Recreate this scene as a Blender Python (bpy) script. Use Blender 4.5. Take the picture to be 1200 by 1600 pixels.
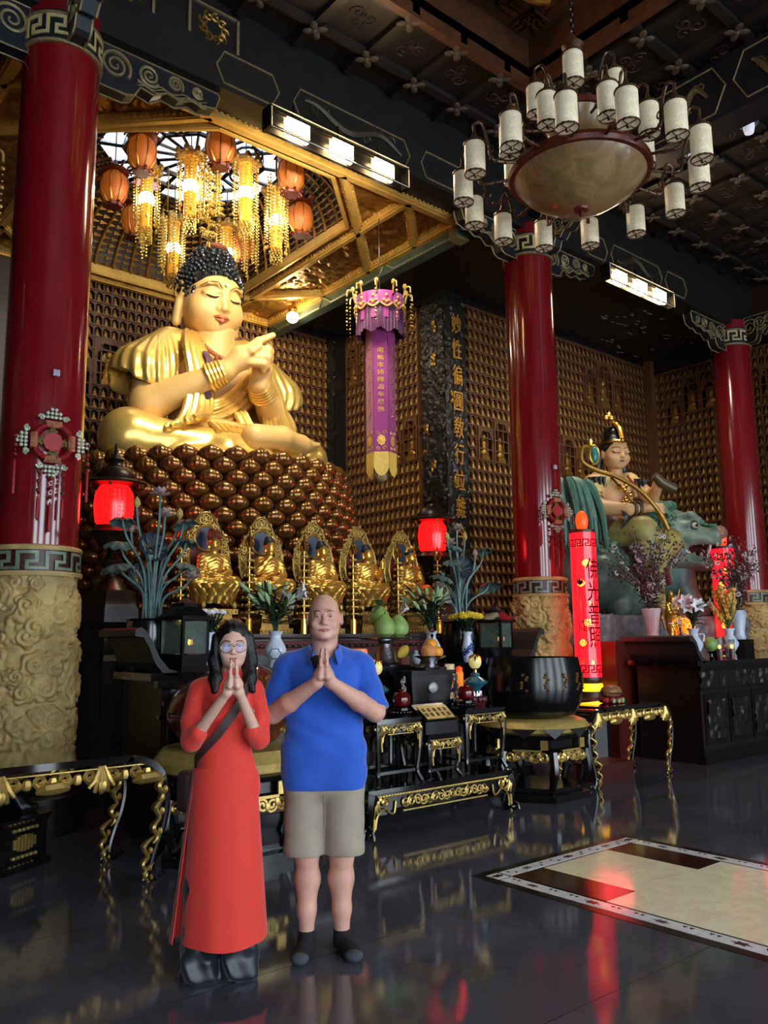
import bpy, bmesh, math, random
import numpy as np
from math import sin, cos, pi, radians, sqrt, atan2, hypot
from mathutils import Matrix, Vector, Euler
random.seed(7); RNG=np.random.default_rng(11)
for o in list(bpy.data.objects): bpy.data.objects.remove(o)
SC=bpy.context.scene; COL=SC.collection
# ---------------------------------------------------------------- camera
cam=bpy.data.cameras.new('camera'); camo=bpy.data.objects.new('camera',cam); COL.objects.link(camo)
cam.sensor_fit='VERTICAL'; cam.sensor_height=36; cam.lens=36*1300/1600; cam.clip_end=200
def _cam(p,y,r,loc):
    f=Vector((sin(y),cos(y),0)); rt=Vector((cos(y),-sin(y),0)); up=Vector((0,0,1))
    f2=f*cos(p)+up*sin(p); u2=up*cos(p)-f*sin(p)
    r2=rt*cos(r)+u2*sin(r); u3=u2*cos(r)-rt*sin(r)
    return Matrix.Translation(loc)@Matrix((r2,u3,-f2)).transposed().to_4x4()
camo.matrix_world=_cam(radians(8.75),radians(40),radians(-.62),Vector((0,0,1.55)))
SC.camera=camo
# ---------------------------------------------------------------- world, daylight through the doors, exposure
W=bpy.data.worlds.new('world'); SC.world=W; W.use_nodes=True
W.node_tree.nodes['Background'].inputs[0].default_value=(.8,.9,1,1)
W.node_tree.nodes['Background'].inputs[1].default_value=DAY=10.0
SC.view_settings.view_transform='Standard'; SC.view_settings.look='None'; SC.view_settings.gamma=1
SC.view_settings.use_curve_mapping=False; SC.view_settings.exposure=0.0
DOORS=[(-4.6,-2.2),(-.6,2.0),(3.8,6.4),(8.2,10.8),(12.6,15)]   # x ranges of the door openings in the front wall
YF=-6.5; DH=6.2
for a,b in DOORS:
    l=bpy.data.lights.new('door_daylight','AREA'); l.shape='RECTANGLE'; l.size=b-a; l.size_y=DH; l.cycles.is_portal=True
    o=bpy.data.objects.new('door_daylight',l); COL.objects.link(o); o.location=((a+b)/2,YF-.05,DH/2); o.rotation_euler=(-pi/2,0,0)
def lamp(kind,loc,power,col=(1,.8,.55),size=.1,target=None,spot=60,blend=.5,name='lamp_light'):
    l=bpy.data.lights.new(name,kind); l.energy=power; l.color=col
    if kind=='AREA': l.size=size
    else: l.shadow_soft_size=size
    if kind=='SPOT': l.spot_size=radians(spot); l.spot_blend=blend
    o=bpy.data.objects.new(name,l); COL.objects.link(o); o.location=loc
    if target is not None:
        o.rotation_euler=(Vector(target)-Vector(loc)).to_track_quat('-Z','Y').to_euler()
    return o
# ---------------------------------------------------------------- materials
def lin(c):
    return tuple(((x/255+.055)/1.055)**2.4 if x>10 else x/255/12.92 for x in c)
MT={}
def M(name,col,rough=.5,metal=0,var=.25,vs=8,bump=0,bs=40,coat=0,emit=None,es=0,spec=.5,trans=0,ior=1.45,rvar=0,alpha=1,dist=0,sheen=0):
    """colour in sRGB 0-255; procedural mottling (var), fine relief (bump)"""
    if name in MT: return MT[name]
    m=bpy.data.materials.new(name); m.use_nodes=True; nt=m.node_tree; N=nt.nodes; L=nt.links; b=N['Principled BSDF']
    c=lin(col); b.inputs['Roughness'].default_value=rough; b.inputs['Metallic'].default_value=metal
    b.inputs['Coat Weight'].default_value=coat; b.inputs['Coat Roughness'].default_value=.08
    b.inputs['Specular IOR Level'].default_value=spec; b.inputs['IOR'].default_value=ior
    b.inputs['Transmission Weight'].default_value=trans; b.inputs['Alpha'].default_value=alpha
    if sheen: b.inputs['Sheen Weight'].default_value=sheen
    tc=N.new('ShaderNodeTexCoord')
    if var or rvar:
        n=N.new('ShaderNodeTexNoise'); n.inputs['Scale'].default_value=vs; n.inputs['Detail'].default_value=6
        n.inputs['Roughness'].default_value=.62; n.inputs['Distortion'].default_value=dist; L.new(tc.outputs['Object'],n.inputs['Vector'])
        r=N.new('ShaderNodeValToRGB'); L.new(n.outputs['Fac'],r.inputs[0])
        r.color_ramp.elements[0].position=.3; r.color_ramp.elements[1].position=.72
        r.color_ramp.elements[0].color=tuple(x*(1-var) for x in c)+(1,); r.color_ramp.elements[1].color=tuple(min(1,x*(1+var)) for x in c)+(1,)
        L.new(r.outputs[0],b.inputs['Base Color'])
        if rvar:
            mr=N.new('ShaderNodeMapRange'); L.new(n.outputs['Fac'],mr.inputs[0]); mr.inputs[3].default_value=max(.02,rough-rvar); mr.inputs[4].default_value=rough+rvar
            L.new(mr.outputs[0],b.inputs['Roughness'])
    else: b.inputs['Base Color'].default_value=c+(1,)
    if bump:
        n2=N.new('ShaderNodeTexNoise'); n2.inputs['Scale'].default_value=bs; n2.inputs['Detail'].default_value=4; L.new(tc.outputs['Object'],n2.inputs['Vector'])
        bp=N.new('ShaderNodeBump'); bp.inputs['Strength'].default_value=bump; bp.inputs['Distance'].default_value=.02
        L.new(n2.outputs['Fac'],bp.inputs['Height']); L.new(bp.outputs[0],b.inputs['Normal'])
    if emit:
        b.inputs['Emission Color'].default_value=lin(emit)+(1,); b.inputs['Emission Strength'].default_value=es
    MT[name]=m; return m
# ---------------------------------------------------------------- geometry collector
def frame(d):
    d=Vector(d).normalized(); a=Vector((0,0,1)) if abs(d.z)<.95 else Vector((1,0,0))
    x=a.cross(d).normalized(); y=d.cross(x); return x,y,d
class G:
    def __init__(s): s.v=[]; s.f=[]
    def add(s,v,f,mat=None):
        b=len(s.v)
        if mat is not None: v=[tuple(mat@Vector(p)) for p in v]
        s.v.extend(v); s.f.extend([tuple(i+b for i in q) for q in f]); return s
    def bx(s,x0,x1,y0,y1,z0,z1,mat=None,tx=1,ty=1):
        cx,cy=(x0+x1)/2,(y0+y1)/2; hx,hy=(x1-x0)/2,(y1-y0)/2
        v=[(x0,y0,z0),(x1,y0,z0),(x1,y1,z0),(x0,y1,z0),(cx-hx*tx,cy-hy*ty,z1),(cx+hx*tx,cy-hy*ty,z1),(cx+hx*tx,cy+hy*ty,z1),(cx-hx*tx,cy+hy*ty,z1)]
        return s.add(v,[(0,3,2,1),(4,5,6,7),(0,1,5,4),(1,2,6,5),(2,3,7,6),(3,0,4,7)],mat)
    def cb(s,c,d,mat=None,**k): return s.bx(c[0]-d[0]/2,c[0]+d[0]/2,c[1]-d[1]/2,c[1]+d[1]/2,c[2]-d[2]/2,c[2]+d[2]/2,mat,**k)
    def lathe(s,prof,n=24,c=(0,0,0),mat=None,a0=0,sx=1,sy=1,mod=None):
        v=[];f=[];k=len(prof)
        for i in range(n):
            a=a0+2*pi*i/n
            for r,z in prof:
                q=r*(mod(a,z) if mod else 1); v.append((c[0]+q*cos(a)*sx,c[1]+q*sin(a)*sy,c[2]+z))
        for i in range(n):
            j=(i+1)%n
            for t in range(k-1): f.append((i*k+t,j*k+t,j*k+t+1,i*k+t+1))
        if prof[0][0]>1e-6: f.append(tuple(i*k for i in range(n))[::-1])
        if prof[-1][0]>1e-6: f.append(tuple(i*k+k-1 for i in range(n)))
        return s.add(v,f,mat)
    def cyl(s,p0,p1,r0,r1=None,n=12): return s.tube([p0,p1],[r0,r0 if r1 is None else r1],n)
    def tube(s,pts,r,n=8,closed=False,flat=1,up=None,mat=None):
        P=[Vector(p) for p in pts]; m=len(P); R=[r]*m if not hasattr(r,'__len__') else list(r)
        v=[];f=[];xp=None
        for i in range(m):
            d=(P[(i+1)%m]-P[i-1]) if closed else (P[min(i+1,m-1)]-P[max(i-1,0)])
            if d.length<1e-9: d=Vector((0,0,1))
            d.normalize()
            if up is not None:
                x=Vector(up).cross(d); x=x.normalized() if x.length>1e-6 else frame(d)[0]
            elif xp is None: x=frame(d)[0]
            else:
                x=xp-d*xp.dot(d); x=x.normalized() if x.length>1e-6 else frame(d)[0]
            xp=x; y=d.cross(x)
            for j in range(n):
                a=2*pi*j/n; v.append(tuple(P[i]+x*(R[i]*cos(a))+y*(R[i]*flat*sin(a))))
        for i in range(m if closed else m-1):
            a=i*n; b=((i+1)%m)*n
            for j in range(n): k=(j+1)%n; f.append((a+j,a+k,b+k,b+j))
        if not closed: f.append(tuple(range(n))[::-1]); f.append(tuple((m-1)*n+j for j in range(n)))
        return s.add(v,f,mat)
    def ell(s,c,r,nu=14,nv=9,mat=None):
        if not hasattr(r,'__len__'): r=(r,r,r)
        v=[(0,0,-1)];f=[]
        for i in range(1,nv):
            t=-pi/2+pi*i/nv
            for j in range(nu): a=2*pi*j/nu; v.append((cos(t)*cos(a),cos(t)*sin(a),sin(t)))
        v.append((0,0,1)); e=len(v)-1
        for j in range(nu):
            k=(j+1)%nu; f.append((0,1+k,1+j)); f.append((e,e-nu+j,e-nu+k))
            for i in range(nv-2): a=1+i*nu; f.append((a+j,a+k,a+nu+k,a+nu+j))
        v=[(c[0]+x*r[0],c[1]+y*r[1],c[2]+z*r[2]) for x,y,z in v]
        return s.add(v,f,mat)
    def prism(s,poly,t,mat=None,z0=0):
        """polygon in the local XY plane, thickness t along +Z"""
        n=len(poly); v=[(x,y,z0) for x,y in poly]+[(x,y,z0+t) for x,y in poly]
        f=[tuple(range(n))[::-1],tuple(range(n,2*n))]+[(i,(i+1)%n,n+(i+1)%n,n+i) for i in range(n)]
        return s.add(v,f,mat)
    def grid(s,F,nu,nv,cu=False,flip=False):
        """F(u,v)->(x,y,z), u,v in 0..1"""
        v=[];f=[]
        for i in range(nu if cu else nu+1):
            for j in range(nv+1): v.append(tuple(F(i/nu,j/nv)))
        k=nv+1
        for i in range(nu):
            a=i*k; b=((i+1)%nu if cu else i+1)*k
            for j in range(nv): q=(a+j,b+j,b+j+1,a+j+1); f.append(q[::-1] if flip else q)
        return s.add(v,f)
    def mesh(s,name,mat,smooth=35):
        me=bpy.data.meshes.new(name); me.from_pydata(s.v,[],s.f); me.update()
        if mat is not None: me.materials.append(mat)
        if smooth:
            me.polygons.foreach_set('use_smooth',[True]*len(me.polygons)); me.set_sharp_from_angle(angle=radians(smooth))
        return me
    def build(s,name,mat,parent=None,smooth=35,loc=None,rot=None):
        return ob(name,s.mesh(name,mat,smooth),parent,loc,rot)
def ob(name,me,parent=None,loc=None,rot=None):
    o=bpy.data.objects.new(name,me); COL.objects.link(o)
    if parent is not None: o.parent=parent
    if loc is not None: o.location=loc
    if rot is not None: o.rotation_euler=rot if hasattr(rot,'__len__') else (0,0,rot)
    return o
def arr2mesh(name,V,Fq,mat,smooth=True):
    me=bpy.data.meshes.new(name); V=np.asarray(V,np.float32); Fq=np.asarray(Fq,np.int32); k=Fq.shape[1]
    me.vertices.add(len(V)); me.vertices.foreach_set('co',V.ravel())
    me.loops.add(Fq.size); me.loops.foreach_set('vertex_index',Fq.ravel())
    me.polygons.add(len(Fq)); me.polygons.foreach_set('loop_start',np.arange(0,Fq.size,k,dtype=np.int32))
    try: me.polygons.foreach_set('loop_total',np.full(len(Fq),k,np.int32))
    except Exception: pass
    me.update(calc_edges=True); me.validate()
    if mat is not None: me.materials.append(mat)
    if smooth: me.polygons.foreach_set('use_smooth',[True]*len(me.polygons))
    return me
def tag(o,label,cat,group=None):
    o['label']=label; o['category']=cat
    if group: o['group']=group
    return o
def thing(name,label,cat,loc=(0,0,0),rz=0,group=None,sc=1):
    o=bpy.data.objects.new(name,None); COL.objects.link(o); o.location=loc; o.rotation_euler=(0,0,rz); o.scale=(sc,)*3; o.empty_display_size=.1
    return tag(o,label,cat,group)
def struct(o): o['kind']='structure'; return o
def stuff(o): o['kind']='stuff'; return o
KIDS={}
def dup(root,loc=None,rz=None,label=None,group=None,sc=None):
    r=root.copy(); COL.objects.link(r)
    if loc is not None: r.location=loc
    if rz is not None: r.rotation_euler=(0,0,rz)
    if sc is not None: r.scale=(sc,)*3
    if label: r['label']=label
    if group: r['group']=group
    if root.name not in KIDS: KIDS[root.name]=[(c,list(c.children)) for c in root.children]
    for c,gs in KIDS[root.name]:
        k=c.copy(); COL.objects.link(k); k.parent=r
        for g in gs:
            d=g.copy(); COL.objects.link(d); d.parent=k
    return r
def TR(loc=(0,0,0),rot=(0,0,0),sc=(1,1,1)):
    return Matrix.Translation(loc)@Euler(rot).to_matrix().to_4x4()@Matrix.Diagonal(Vector(sc).to_4d())
def basis(o,x,y,z): return Matrix(((x[0],y[0],z[0],o[0]),(x[1],y[1],z[1],o[1]),(x[2],y[2],z[2],o[2]),(0,0,0,1)))
def spiral(c,r,turns,n,ax,ay,a0=0,d=1,r1=.12):
    """spiral points around c in the plane ax, ay"""
    c=Vector(c); ax=Vector(ax); ay=Vector(ay); out=[]
    for i in range(n+1):
        t=i/n; q=r*(1-t*(1-r1)); a=a0+d*2*pi*turns*t; out.append(c+ax*(q*cos(a))+ay*(q*sin(a)))
    return out
def bez(p,n=12):
    """smooth (Catmull-Rom) curve through points"""
    P=[Vector(q) for q in p]; P=[P[0]*2-P[1]]+P+[P[-1]*2-P[-2]]; out=[]
    for i in range(1,len(P)-2):
        a,b,c,d=P[i-1:i+3]
        for k in range(n):
            t=k/n; out.append(.5*((2*b)+(c-a)*t+(2*a-5*b+4*c-d)*t*t+(3*b-a-3*c+d)*t**3))
    out.append(P[-2]); return out
# ---------------------------------------------------------------- numpy noise, reliefs, implicit surfaces
def vnoise(P,seed=0):
    P=np.asarray(P,float); i=np.floor(P).astype(np.int64); f=P-i; f=f*f*(3-2*f); out=0
    def h(a,b,c):
        n=(a*374761393+b*668265263+c*2147483647+seed*1274126177)&0xffffffff
        n=((n^(n>>13))*1274126177)&0xffffffff; return ((n^(n>>16))&0xffff)/65535.
    for a in(0,1):
        for b in(0,1):
            for c in(0,1):
                w=np.where(a,f[...,0],1-f[...,0])*np.where(b,f[...,1],1-f[...,1])*np.where(c,f[...,2],1-f[...,2])
                out=out+w*h(i[...,0]+a,i[...,1]+b,i[...,2]+c)
    return out
def relief(U,V,n,w,h,rmin,rmax,seed=0,wrap=None):
    """carved clouds and coils: height map 0..1 on the plane 0..w, 0..h"""
    rg=np.random.default_rng(seed); H=.18*vnoise(np.stack([U/rmax*2,V/rmax*2,U*0],-1),seed)
    for _ in range(n):
        cx,cy=rg.uniform(0,w),rg.uniform(0,h); R=rg.uniform(rmin,rmax); d=rg.choice([-1,1]); a0=rg.uniform(0,6.28); top=rg.uniform(.6,1)
        dx=U-cx
        if wrap: dx=(dx+wrap/2)%wrap-wrap/2
        dy=V-cy; m=(abs(dx)<R*1.3)&(abs(dy)<R*1.3); x=dx[m]; y=dy[m]; r=np.hypot(x,y)/R; a=np.arctan2(y,x)*d+a0
        lob=1+.14*np.cos(a*5); q=r/lob
        g=np.where(q<1,np.sqrt(np.clip(1-q*q,0,1))*.55*top+.3*top*(.5+.5*np.cos(2*pi*(r*2.2-a/(2*pi))))*(q<.93),0)
        H[m]=np.maximum(H[m],g+.1*(g>0))
    for _ in range(max(2,n//8)):     # coiling bodies
        p=np.array([rg.uniform(0,w),rg.uniform(0,h)]); a=rg.uniform(0,6.28); R=rmin*.55
        for k in range(34):
            a+=.55*sin(k*.5+seed); p=p+R*.5*np.array([cos(a),sin(a)])
            dx=U-p[0]
            if wrap: dx=(dx+wrap/2)%wrap-wrap/2
            q=(dx*dx+(V-p[1])**2)/(R*R); m=q<1; H[m]=np.maximum(H[m],.45+.5*np.sqrt(1-q[m])*(.85+.15*(k%2)))
    return H
def gridfaces(nu,nv,cu=False):
    I=np.arange(nu); J=np.arange(nv); I,J=np.meshgrid(I,J,indexing='ij'); k=nv+1; n=(I+1)%nu if cu else I+1
    return np.stack([I*k+J,n*k+J,n*k+J+1,I*k+J+1],-1).reshape(-1,4)
def relief_panel(name,mat,o,ax,ay,w,h,depth,res,n,rmin,rmax,seed,parent=None,keep=None):
    """relief plate: origin o, edges ax*w and ay*h, raised along ax x ay"""
    nu,nv=max(4,int(w/res)),max(4,int(h/res)); U,V=np.meshgrid(np.linspace(0,w,nu+1),np.linspace(0,h,nv+1),indexing='ij')
    H=relief(U,V,n,w,h,rmin,rmax,seed)*depth; ax,ay=np.array(ax,float),np.array(ay,float); nz=np.cross(ax,ay)
    P=np.array(o,float)+U[...,None]*ax+V[...,None]*ay+H[...,None]*nz; P=P.reshape(-1,3); Fq=gridfaces(nu,nv)
    if keep is not None:
        c=P[Fq].mean(1); Fq=Fq[keep(c)]; u,inv=np.unique(Fq,return_inverse=True); P=P[u]; Fq=inv.reshape(-1,4)
    return ob(name,arr2mesh(name,P,Fq,mat),parent)
class S:
    """implicit surface on a grid: primitives blended smoothly, meshed with surface nets"""
    def __init__(s,lo,hi,h):
        s.lo=np.array(lo,float); s.h=h; s.n=np.ceil((np.array(hi,float)-s.lo)/h).astype(int)+1; s.F=np.full(s.n,9.,np.float32)
        s.ax=[s.lo[i]+h*np.arange(s.n[i]) for i in range(3)]
    def _blk(s,lo,hi,pad):
        a=np.clip(np.floor((lo-pad-s.lo)/s.h).astype(int),0,s.n); b=np.clip(np.ceil((hi+pad-s.lo)/s.h).astype(int)+1,0,s.n)
        if (b<=a).any(): return None,None
        sl=tuple(slice(a[i],b[i]) for i in range(3)); X=np.meshgrid(*[s.ax[i][sl[i]] for i in range(3)],indexing='ij',sparse=True); return sl,X
    def _mix(s,sl,d,k,sub=False):
        A=s.F[sl]
        if sub:
            d=-d
            if k>0: h=np.maximum(k-abs(A-d),0)/k; s.F[sl]=np.maximum(A,d)+h*h*k/4
            else: s.F[sl]=np.maximum(A,d)
        elif k>0: h=np.maximum(k-abs(A-d),0)/k; s.F[sl]=np.minimum(A,d)-h*h*k/4
        else: s.F[sl]=np.minimum(A,d)
    def cap(s,a,b,ra,rb=None,k=0,sub=False,fn=None):
        a=np.array(a,float); b=np.array(b,float); rb=ra if rb is None else rb; r=max(ra,rb)
        sl,X=s._blk(np.minimum(a,b)-r,np.maximum(a,b)+r,k+2*s.h+(.1*r if fn else 0))
        if sl is None: return s
        ab=b-a; t=np.clip(((X[0]-a[0])*ab[0]+(X[1]-a[1])*ab[1]+(X[2]-a[2])*ab[2])/max(ab@ab,1e-12),0,1)
        d=np.sqrt((X[0]-a[0]-t*ab[0])**2+(X[1]-a[1]-t*ab[1])**2+(X[2]-a[2]-t*ab[2])**2)-(ra+(rb-ra)*t)
        if fn: d=d+fn(*X)
        s._mix(sl,d,k,sub); return s
    def chain(s,pts,r,k=0,**kw):
        R=r if hasattr(r,'__len__') else [r]*len(pts)
        for i in range(len(pts)-1): s.cap(pts[i],pts[i+1],R[i],R[i+1],k,**kw)
        return s
    def ell(s,c,r,k=0,rot=None,sub=False,fn=None):
        c=np.array(c,float); r=np.array(r if hasattr(r,'__len__') else (r,)*3,float); m=r.max() if rot is not None else r
        sl,X=s._blk(c-m,c+m,k+2*s.h+(.08*r.max() if fn else 0))
        if sl is None: return s
        x,y,z=X[0]-c[0],X[1]-c[1],X[2]-c[2]
        if rot is not None:
            q=np.array(Euler(rot).to_matrix()).T; x,y,z=[q[i,0]*x+q[i,1]*y+q[i,2]*z for i in range(3)]
        k0=np.sqrt((x/r[0])**2+(y/r[1])**2+(z/r[2])**2); k1=np.sqrt((x/r[0]**2)**2+(y/r[1]**2)**2+(z/r[2]**2)**2)
        d=k0*(k0-1)/np.maximum(k1,1e-9)
        if fn: d=d+fn(*X)
        s._mix(sl,d,k,sub); return s
    def box(s,c,hs,r=0,k=0,rot=None,sub=False,fn=None):
        c=np.array(c,float); hs=np.array(hs,float); m=np.linalg.norm(hs) if rot is not None else hs
        sl,X=s._blk(c-m-r,c+m+r,k+2*s.h)
        if sl is None: return s
        x,y,z=X[0]-c[0],X[1]-c[1],X[2]-c[2]
        if rot is not None:
            q=np.array(Euler(rot).to_matrix()).T; x,y,z=[q[i,0]*x+q[i,1]*y+q[i,2]*z for i in range(3)]
        x,y,z=abs(x)-hs[0]+r,abs(y)-hs[1]+r,abs(z)-hs[2]+r
        d=np.sqrt(np.maximum(x,0)**2+np.maximum(y,0)**2+np.maximum(z,0)**2)+np.minimum(np.maximum(np.maximum(x,y),z),0)-r
        if fn: d=d+fn(*X)
        s._mix(sl,d,k,sub); return s
    def cut(s,axis,val,keep=1):
        """half-space cut: keep=1 keeps coordinates above val"""
        sh=[1,1,1]; sh[axis]=-1; d=(s.ax[axis]-val).reshape(sh)*-keep; s.F=np.maximum(s.F,d.astype(np.float32)); return s
    def warp(s,fn):
        X=np.meshgrid(*s.ax,indexing='ij',sparse=True); m=abs(s.F)<6*s.h; D=np.broadcast_to(fn(*X),s.F.shape); s.F[m]+=D[m]; return s
    def verts(s):
        h=s.h; F=np.clip(s.F,-2*h,2*h); F[0]=F[-1]=2*h; F[:,0]=F[:,-1]=2*h; F[:,:,0]=F[:,:,-1]=2*h
        B=F<0; c=np.zeros(tuple(np.array(F.shape)-1),np.int8); cs=[(i,j,k) for i in(0,1) for j in(0,1) for k in(0,1)]
        for i,j,k in cs: c+=B[i:i+c.shape[0],j:j+c.shape[1],k:k+c.shape[2]]
        act=(c>0)&(c<8); ijk=np.argwhere(act); idx=np.full(act.shape,-1,np.int32); idx[act]=np.arange(len(ijk))
        acc=np.zeros((len(ijk),3)); cnt=np.zeros(len(ijk))
        for a in cs:
            for ax in range(3):
                if a[ax]: continue
                b=list(a); b[ax]=1; fa=F[tuple((ijk+a).T)]; fb=F[tuple((ijk+b).T)]; m=(fa<0)!=(fb<0)
                t=np.where(m,fa/np.where(m,fa-fb,1),0); p=np.array(a,float)[None]+np.zeros((len(ijk),3)); p[:,ax]+=t; acc[m]+=p[m]; cnt[m]+=1
        V=s.lo+h*(ijk+acc/cnt[:,None]); Q=[]
        for ax in range(3):
            o1,o2=[(1,2),(2,0),(0,1)][ax]; sl=[slice(None)]*3; sl2=[slice(None)]*3; sl[ax]=slice(0,-1); sl2[ax]=slice(1,None)
            A=B[tuple(sl)]; C=B[tuple(sl2)]; e=np.argwhere(A!=C); s1=A[tuple(e.T)]
            e1=e.copy(); e1[:,o1]-=1; e2=e.copy(); e2[:,o2]-=1; e12=e1.copy(); e12[:,o2]-=1
            q=np.stack([idx[tuple(x.T)] for x in (e,e1,e12,e2)],1); q[~s1]=q[~s1][:,::-1]; Q.append(q)
        return V,np.concatenate(Q)
    def build(s,name,mat,parent=None,smoothit=0,loc=None,rot=None):
        V,Q=s.verts(); me=arr2mesh(name,V,Q,mat); o=ob(name,me,parent,loc,rot); return o
TXT={}
def _txt(chars):
    dg=bpy.context.evaluated_depsgraph_get()
    for ch in chars:
        c=bpy.data.curves.new('lettering','FONT'); c.body=ch; c.size=1; c.extrude=.02; c.align_x='CENTER'; c.align_y='CENTER'; c.resolution_u=2
        o=bpy.data.objects.new('lettering',c); COL.objects.link(o); dg.update(); me=bpy.data.meshes.new_from_object(o.evaluated_get(dg)); bm=bmesh.new(); bm.from_mesh(me)
        for k in range(-6,7):
            bmesh.ops.bisect_plane(bm,geom=bm.verts[:]+bm.edges[:]+bm.faces[:],plane_co=(k*.08,0,0),plane_no=(1,0,0))
        bm.to_mesh(me); bm.free()
        TXT[ch]=([tuple(v.co) for v in me.vertices],[tuple(q.vertices) for q in me.polygons]); bpy.data.objects.remove(o); bpy.data.curves.remove(c); bpy.data.meshes.remove(me)
_txt('妙性徧圓敎行竝雜今合南無本師釋迦牟尼佛光普照卍')
def text_mesh(txt,size,mat,depth=.004,name='lettering'):
    v,f=TXT[txt]; g=G(); g.add([(x*size,y*size,z/.02*depth) for x,y,z in v],f); return g.mesh(name,mat,0)
# palette
RED=M('red_lacquer',(112,14,20),.16,0,.12,3,coat=.6,rvar=.04)
STONE=M('carved_stone',(170,146,92),.6,0,.3,5,bump=.15,bs=60)
GOLD=M('gold_leaf',(228,182,84),.3,.9,.18,6,bump=.05,bs=60,rvar=.08)
GOLDP=M('gold_paint',(164,130,66),.45,.45,.25,14)
GOLDD=M('old_gold',(150,112,48),.4,.7,.3,20,bump=.1)
BRASS=M('brass',(196,150,70),.25,1,.15,20)
BLACK=M('black_lacquer',(13,12,13),.2,0,.3,6,coat=.35,rvar=.06)
BLK2=M('dark_wood',(22,16,15),.38,0,.35,9,bump=.08)
BROWN=M('niche_wood',(92,57,30),.5,0,.3,10,bump=.05)
DKBR=M('dark_brown_wood',(44,25,15),.5,0,.3,10,bump=.05)
PAINT=M('painted_beam',(21,20,20),.5,0,.5,4)
BLUEP=M('blue_painted_wood',(19,22,30),.45,0,.4,6)
OUTL=M('pale_gilt_outline',(128,114,78),.5,.3,.3,20)
GREENP=M('green_painted_beam',(58,74,60),.45,0,.3,5)
# ================================================================= the setting
YC=7.6; ZC=8.48; ZB=7.62        # colonnade line, hall ceiling, bay ceiling
YB=12.95; XS=9.69; Y2=9.95; XR=16.1
FLOOR=M('polished_dark_stone',(74,74,83),.055,0,.3,1.6,bump=.006,bs=260,rvar=.03,spec=.5)
CREAM=M('cream_marble',(252,234,196),.1,0,.14,7,dist=1.2); WHITE=M('white_marble_border',(222,223,226),.1,0,.12,12)
MAROON=M('maroon_stone',(58,24,20),.14,0,.3,14); GREY=M('grey_stone_inlay',(84,80,78),.16,0,.3,14); INK=M('black_joint',(12,12,13),.2,0,0)
g=G()
g.bx(-10,22,-8,14,-.2,0); floor=struct(g.build('floor',FLOOR,None,0))
# inlaid marble panel in the floor: border tiles, corner tiles, field, notched dark corners, motifs
rx0,ry1=4.22,4.03; RW=1.6; RL=3.9; bw=.115        # starts at (rx0,ry1), runs +x and -y
def slab(name,mat,x0,x1,y0,y1,z=.004,parent=floor): return G().bx(x0,x1,y0,y1,-.01,z).build(name,mat,parent,0)
slab('inlay_edge',INK,rx0-.07,rx0+RW+.07,ry1-RL-.07,ry1+.07,.0022)
slab('marble_field',CREAM,rx0+bw+.02,rx0+RW-bw-.02,ry1-RL+bw+.02,ry1-bw-.02)
star=G().prism([(.055*cos(a)*(1 if i%2==0 else .45),.026*sin(a)*(1 if i%2==0 else .6)) for i,a in enumerate([2*pi*k/12 for k in range(12)])],.0015).mesh('motif',GREY,0)
starm=G().prism([(.06*cos(a)*(1 if i%2==0 else .5),.03*sin(a)*(1 if i%2==0 else .6)) for i,a in enumerate([2*pi*k/12 for k in range(12)])],.0015).mesh('motif',MAROON,0)
tri=G().prism([(-.016,-.01),(.016,-.01),(0,.016)],.0015).mesh('motif',INK,0)
def border(p,d,n,L,seg):
    ax=(1,0) if d==0 else (0,-1); k=int(round(L/seg)); q=L/k
    for i in range(k):
        a=i*q+.003; b=(i+1)*q-.003
        if d==0: slab('border_tile',WHITE,p[0]+a,p[0]+b,p[1]-bw+.004,p[1]-.004)
        else: slab('border_tile',WHITE,p[0]+.004,p[0]+bw-.004,p[1]-b,p[1]-a)
        c=(p[0]+(i+.5)*q,p[1]-bw/2) if d==0 else (p[0]+bw/2,p[1]-(i+.5)*q)
        ob('motif',starm if i%2 else star,floor,(c[0],c[1],.0036),0 if d==0 else pi/2)
        for s_ in (-.17,-.13,.13,.17):
            ob('motif',tri,floor,(c[0]+ax[0]*s_+(.02 if d else 0),c[1]+ax[1]*s_+(0 if d else .02*(1 if abs(s_)>.15 else -1)),.0036),0 if d==0 else pi/2)
border((rx0+bw+.012,ry1),0,3,RW-2*bw-.024,.46); border((rx0+bw+.012,ry1-RL+bw),0,3,RW-2*bw-.024,.46)
border((rx0,ry1-bw-.012),1,8,RL-2*bw-.024,.46); border((rx0+RW-bw,ry1-bw-.012),1,8,RL-2*bw-.024,.46)
for cx in (rx0,rx0+RW-bw):
    for cy in (ry1,ry1-RL+bw):
        slab('corner_tile',WHITE,cx+.004,cx+bw-.004,cy-bw+.004,cy-.004); ob('motif',starm,floor,(cx+bw/2,cy-bw/2,.0036))
for x0 in (rx0+bw+.02,rx0+RW-bw-.02-.3):
    for y0 in (ry1-bw-.02-.72,ry1-bw-1.9-.72,ry1-RL+bw+.02): slab('notched_corner_slab',MAROON,x0,x0+.3,y0,y0+.72,.0048)
# faint joints of the large floor slabs
for k in range(-3,9): slab('floor_joint',INK,-6,20,-2.4+k*1.2-.002,-2.4+k*1.2+.002,.0008)
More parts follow.
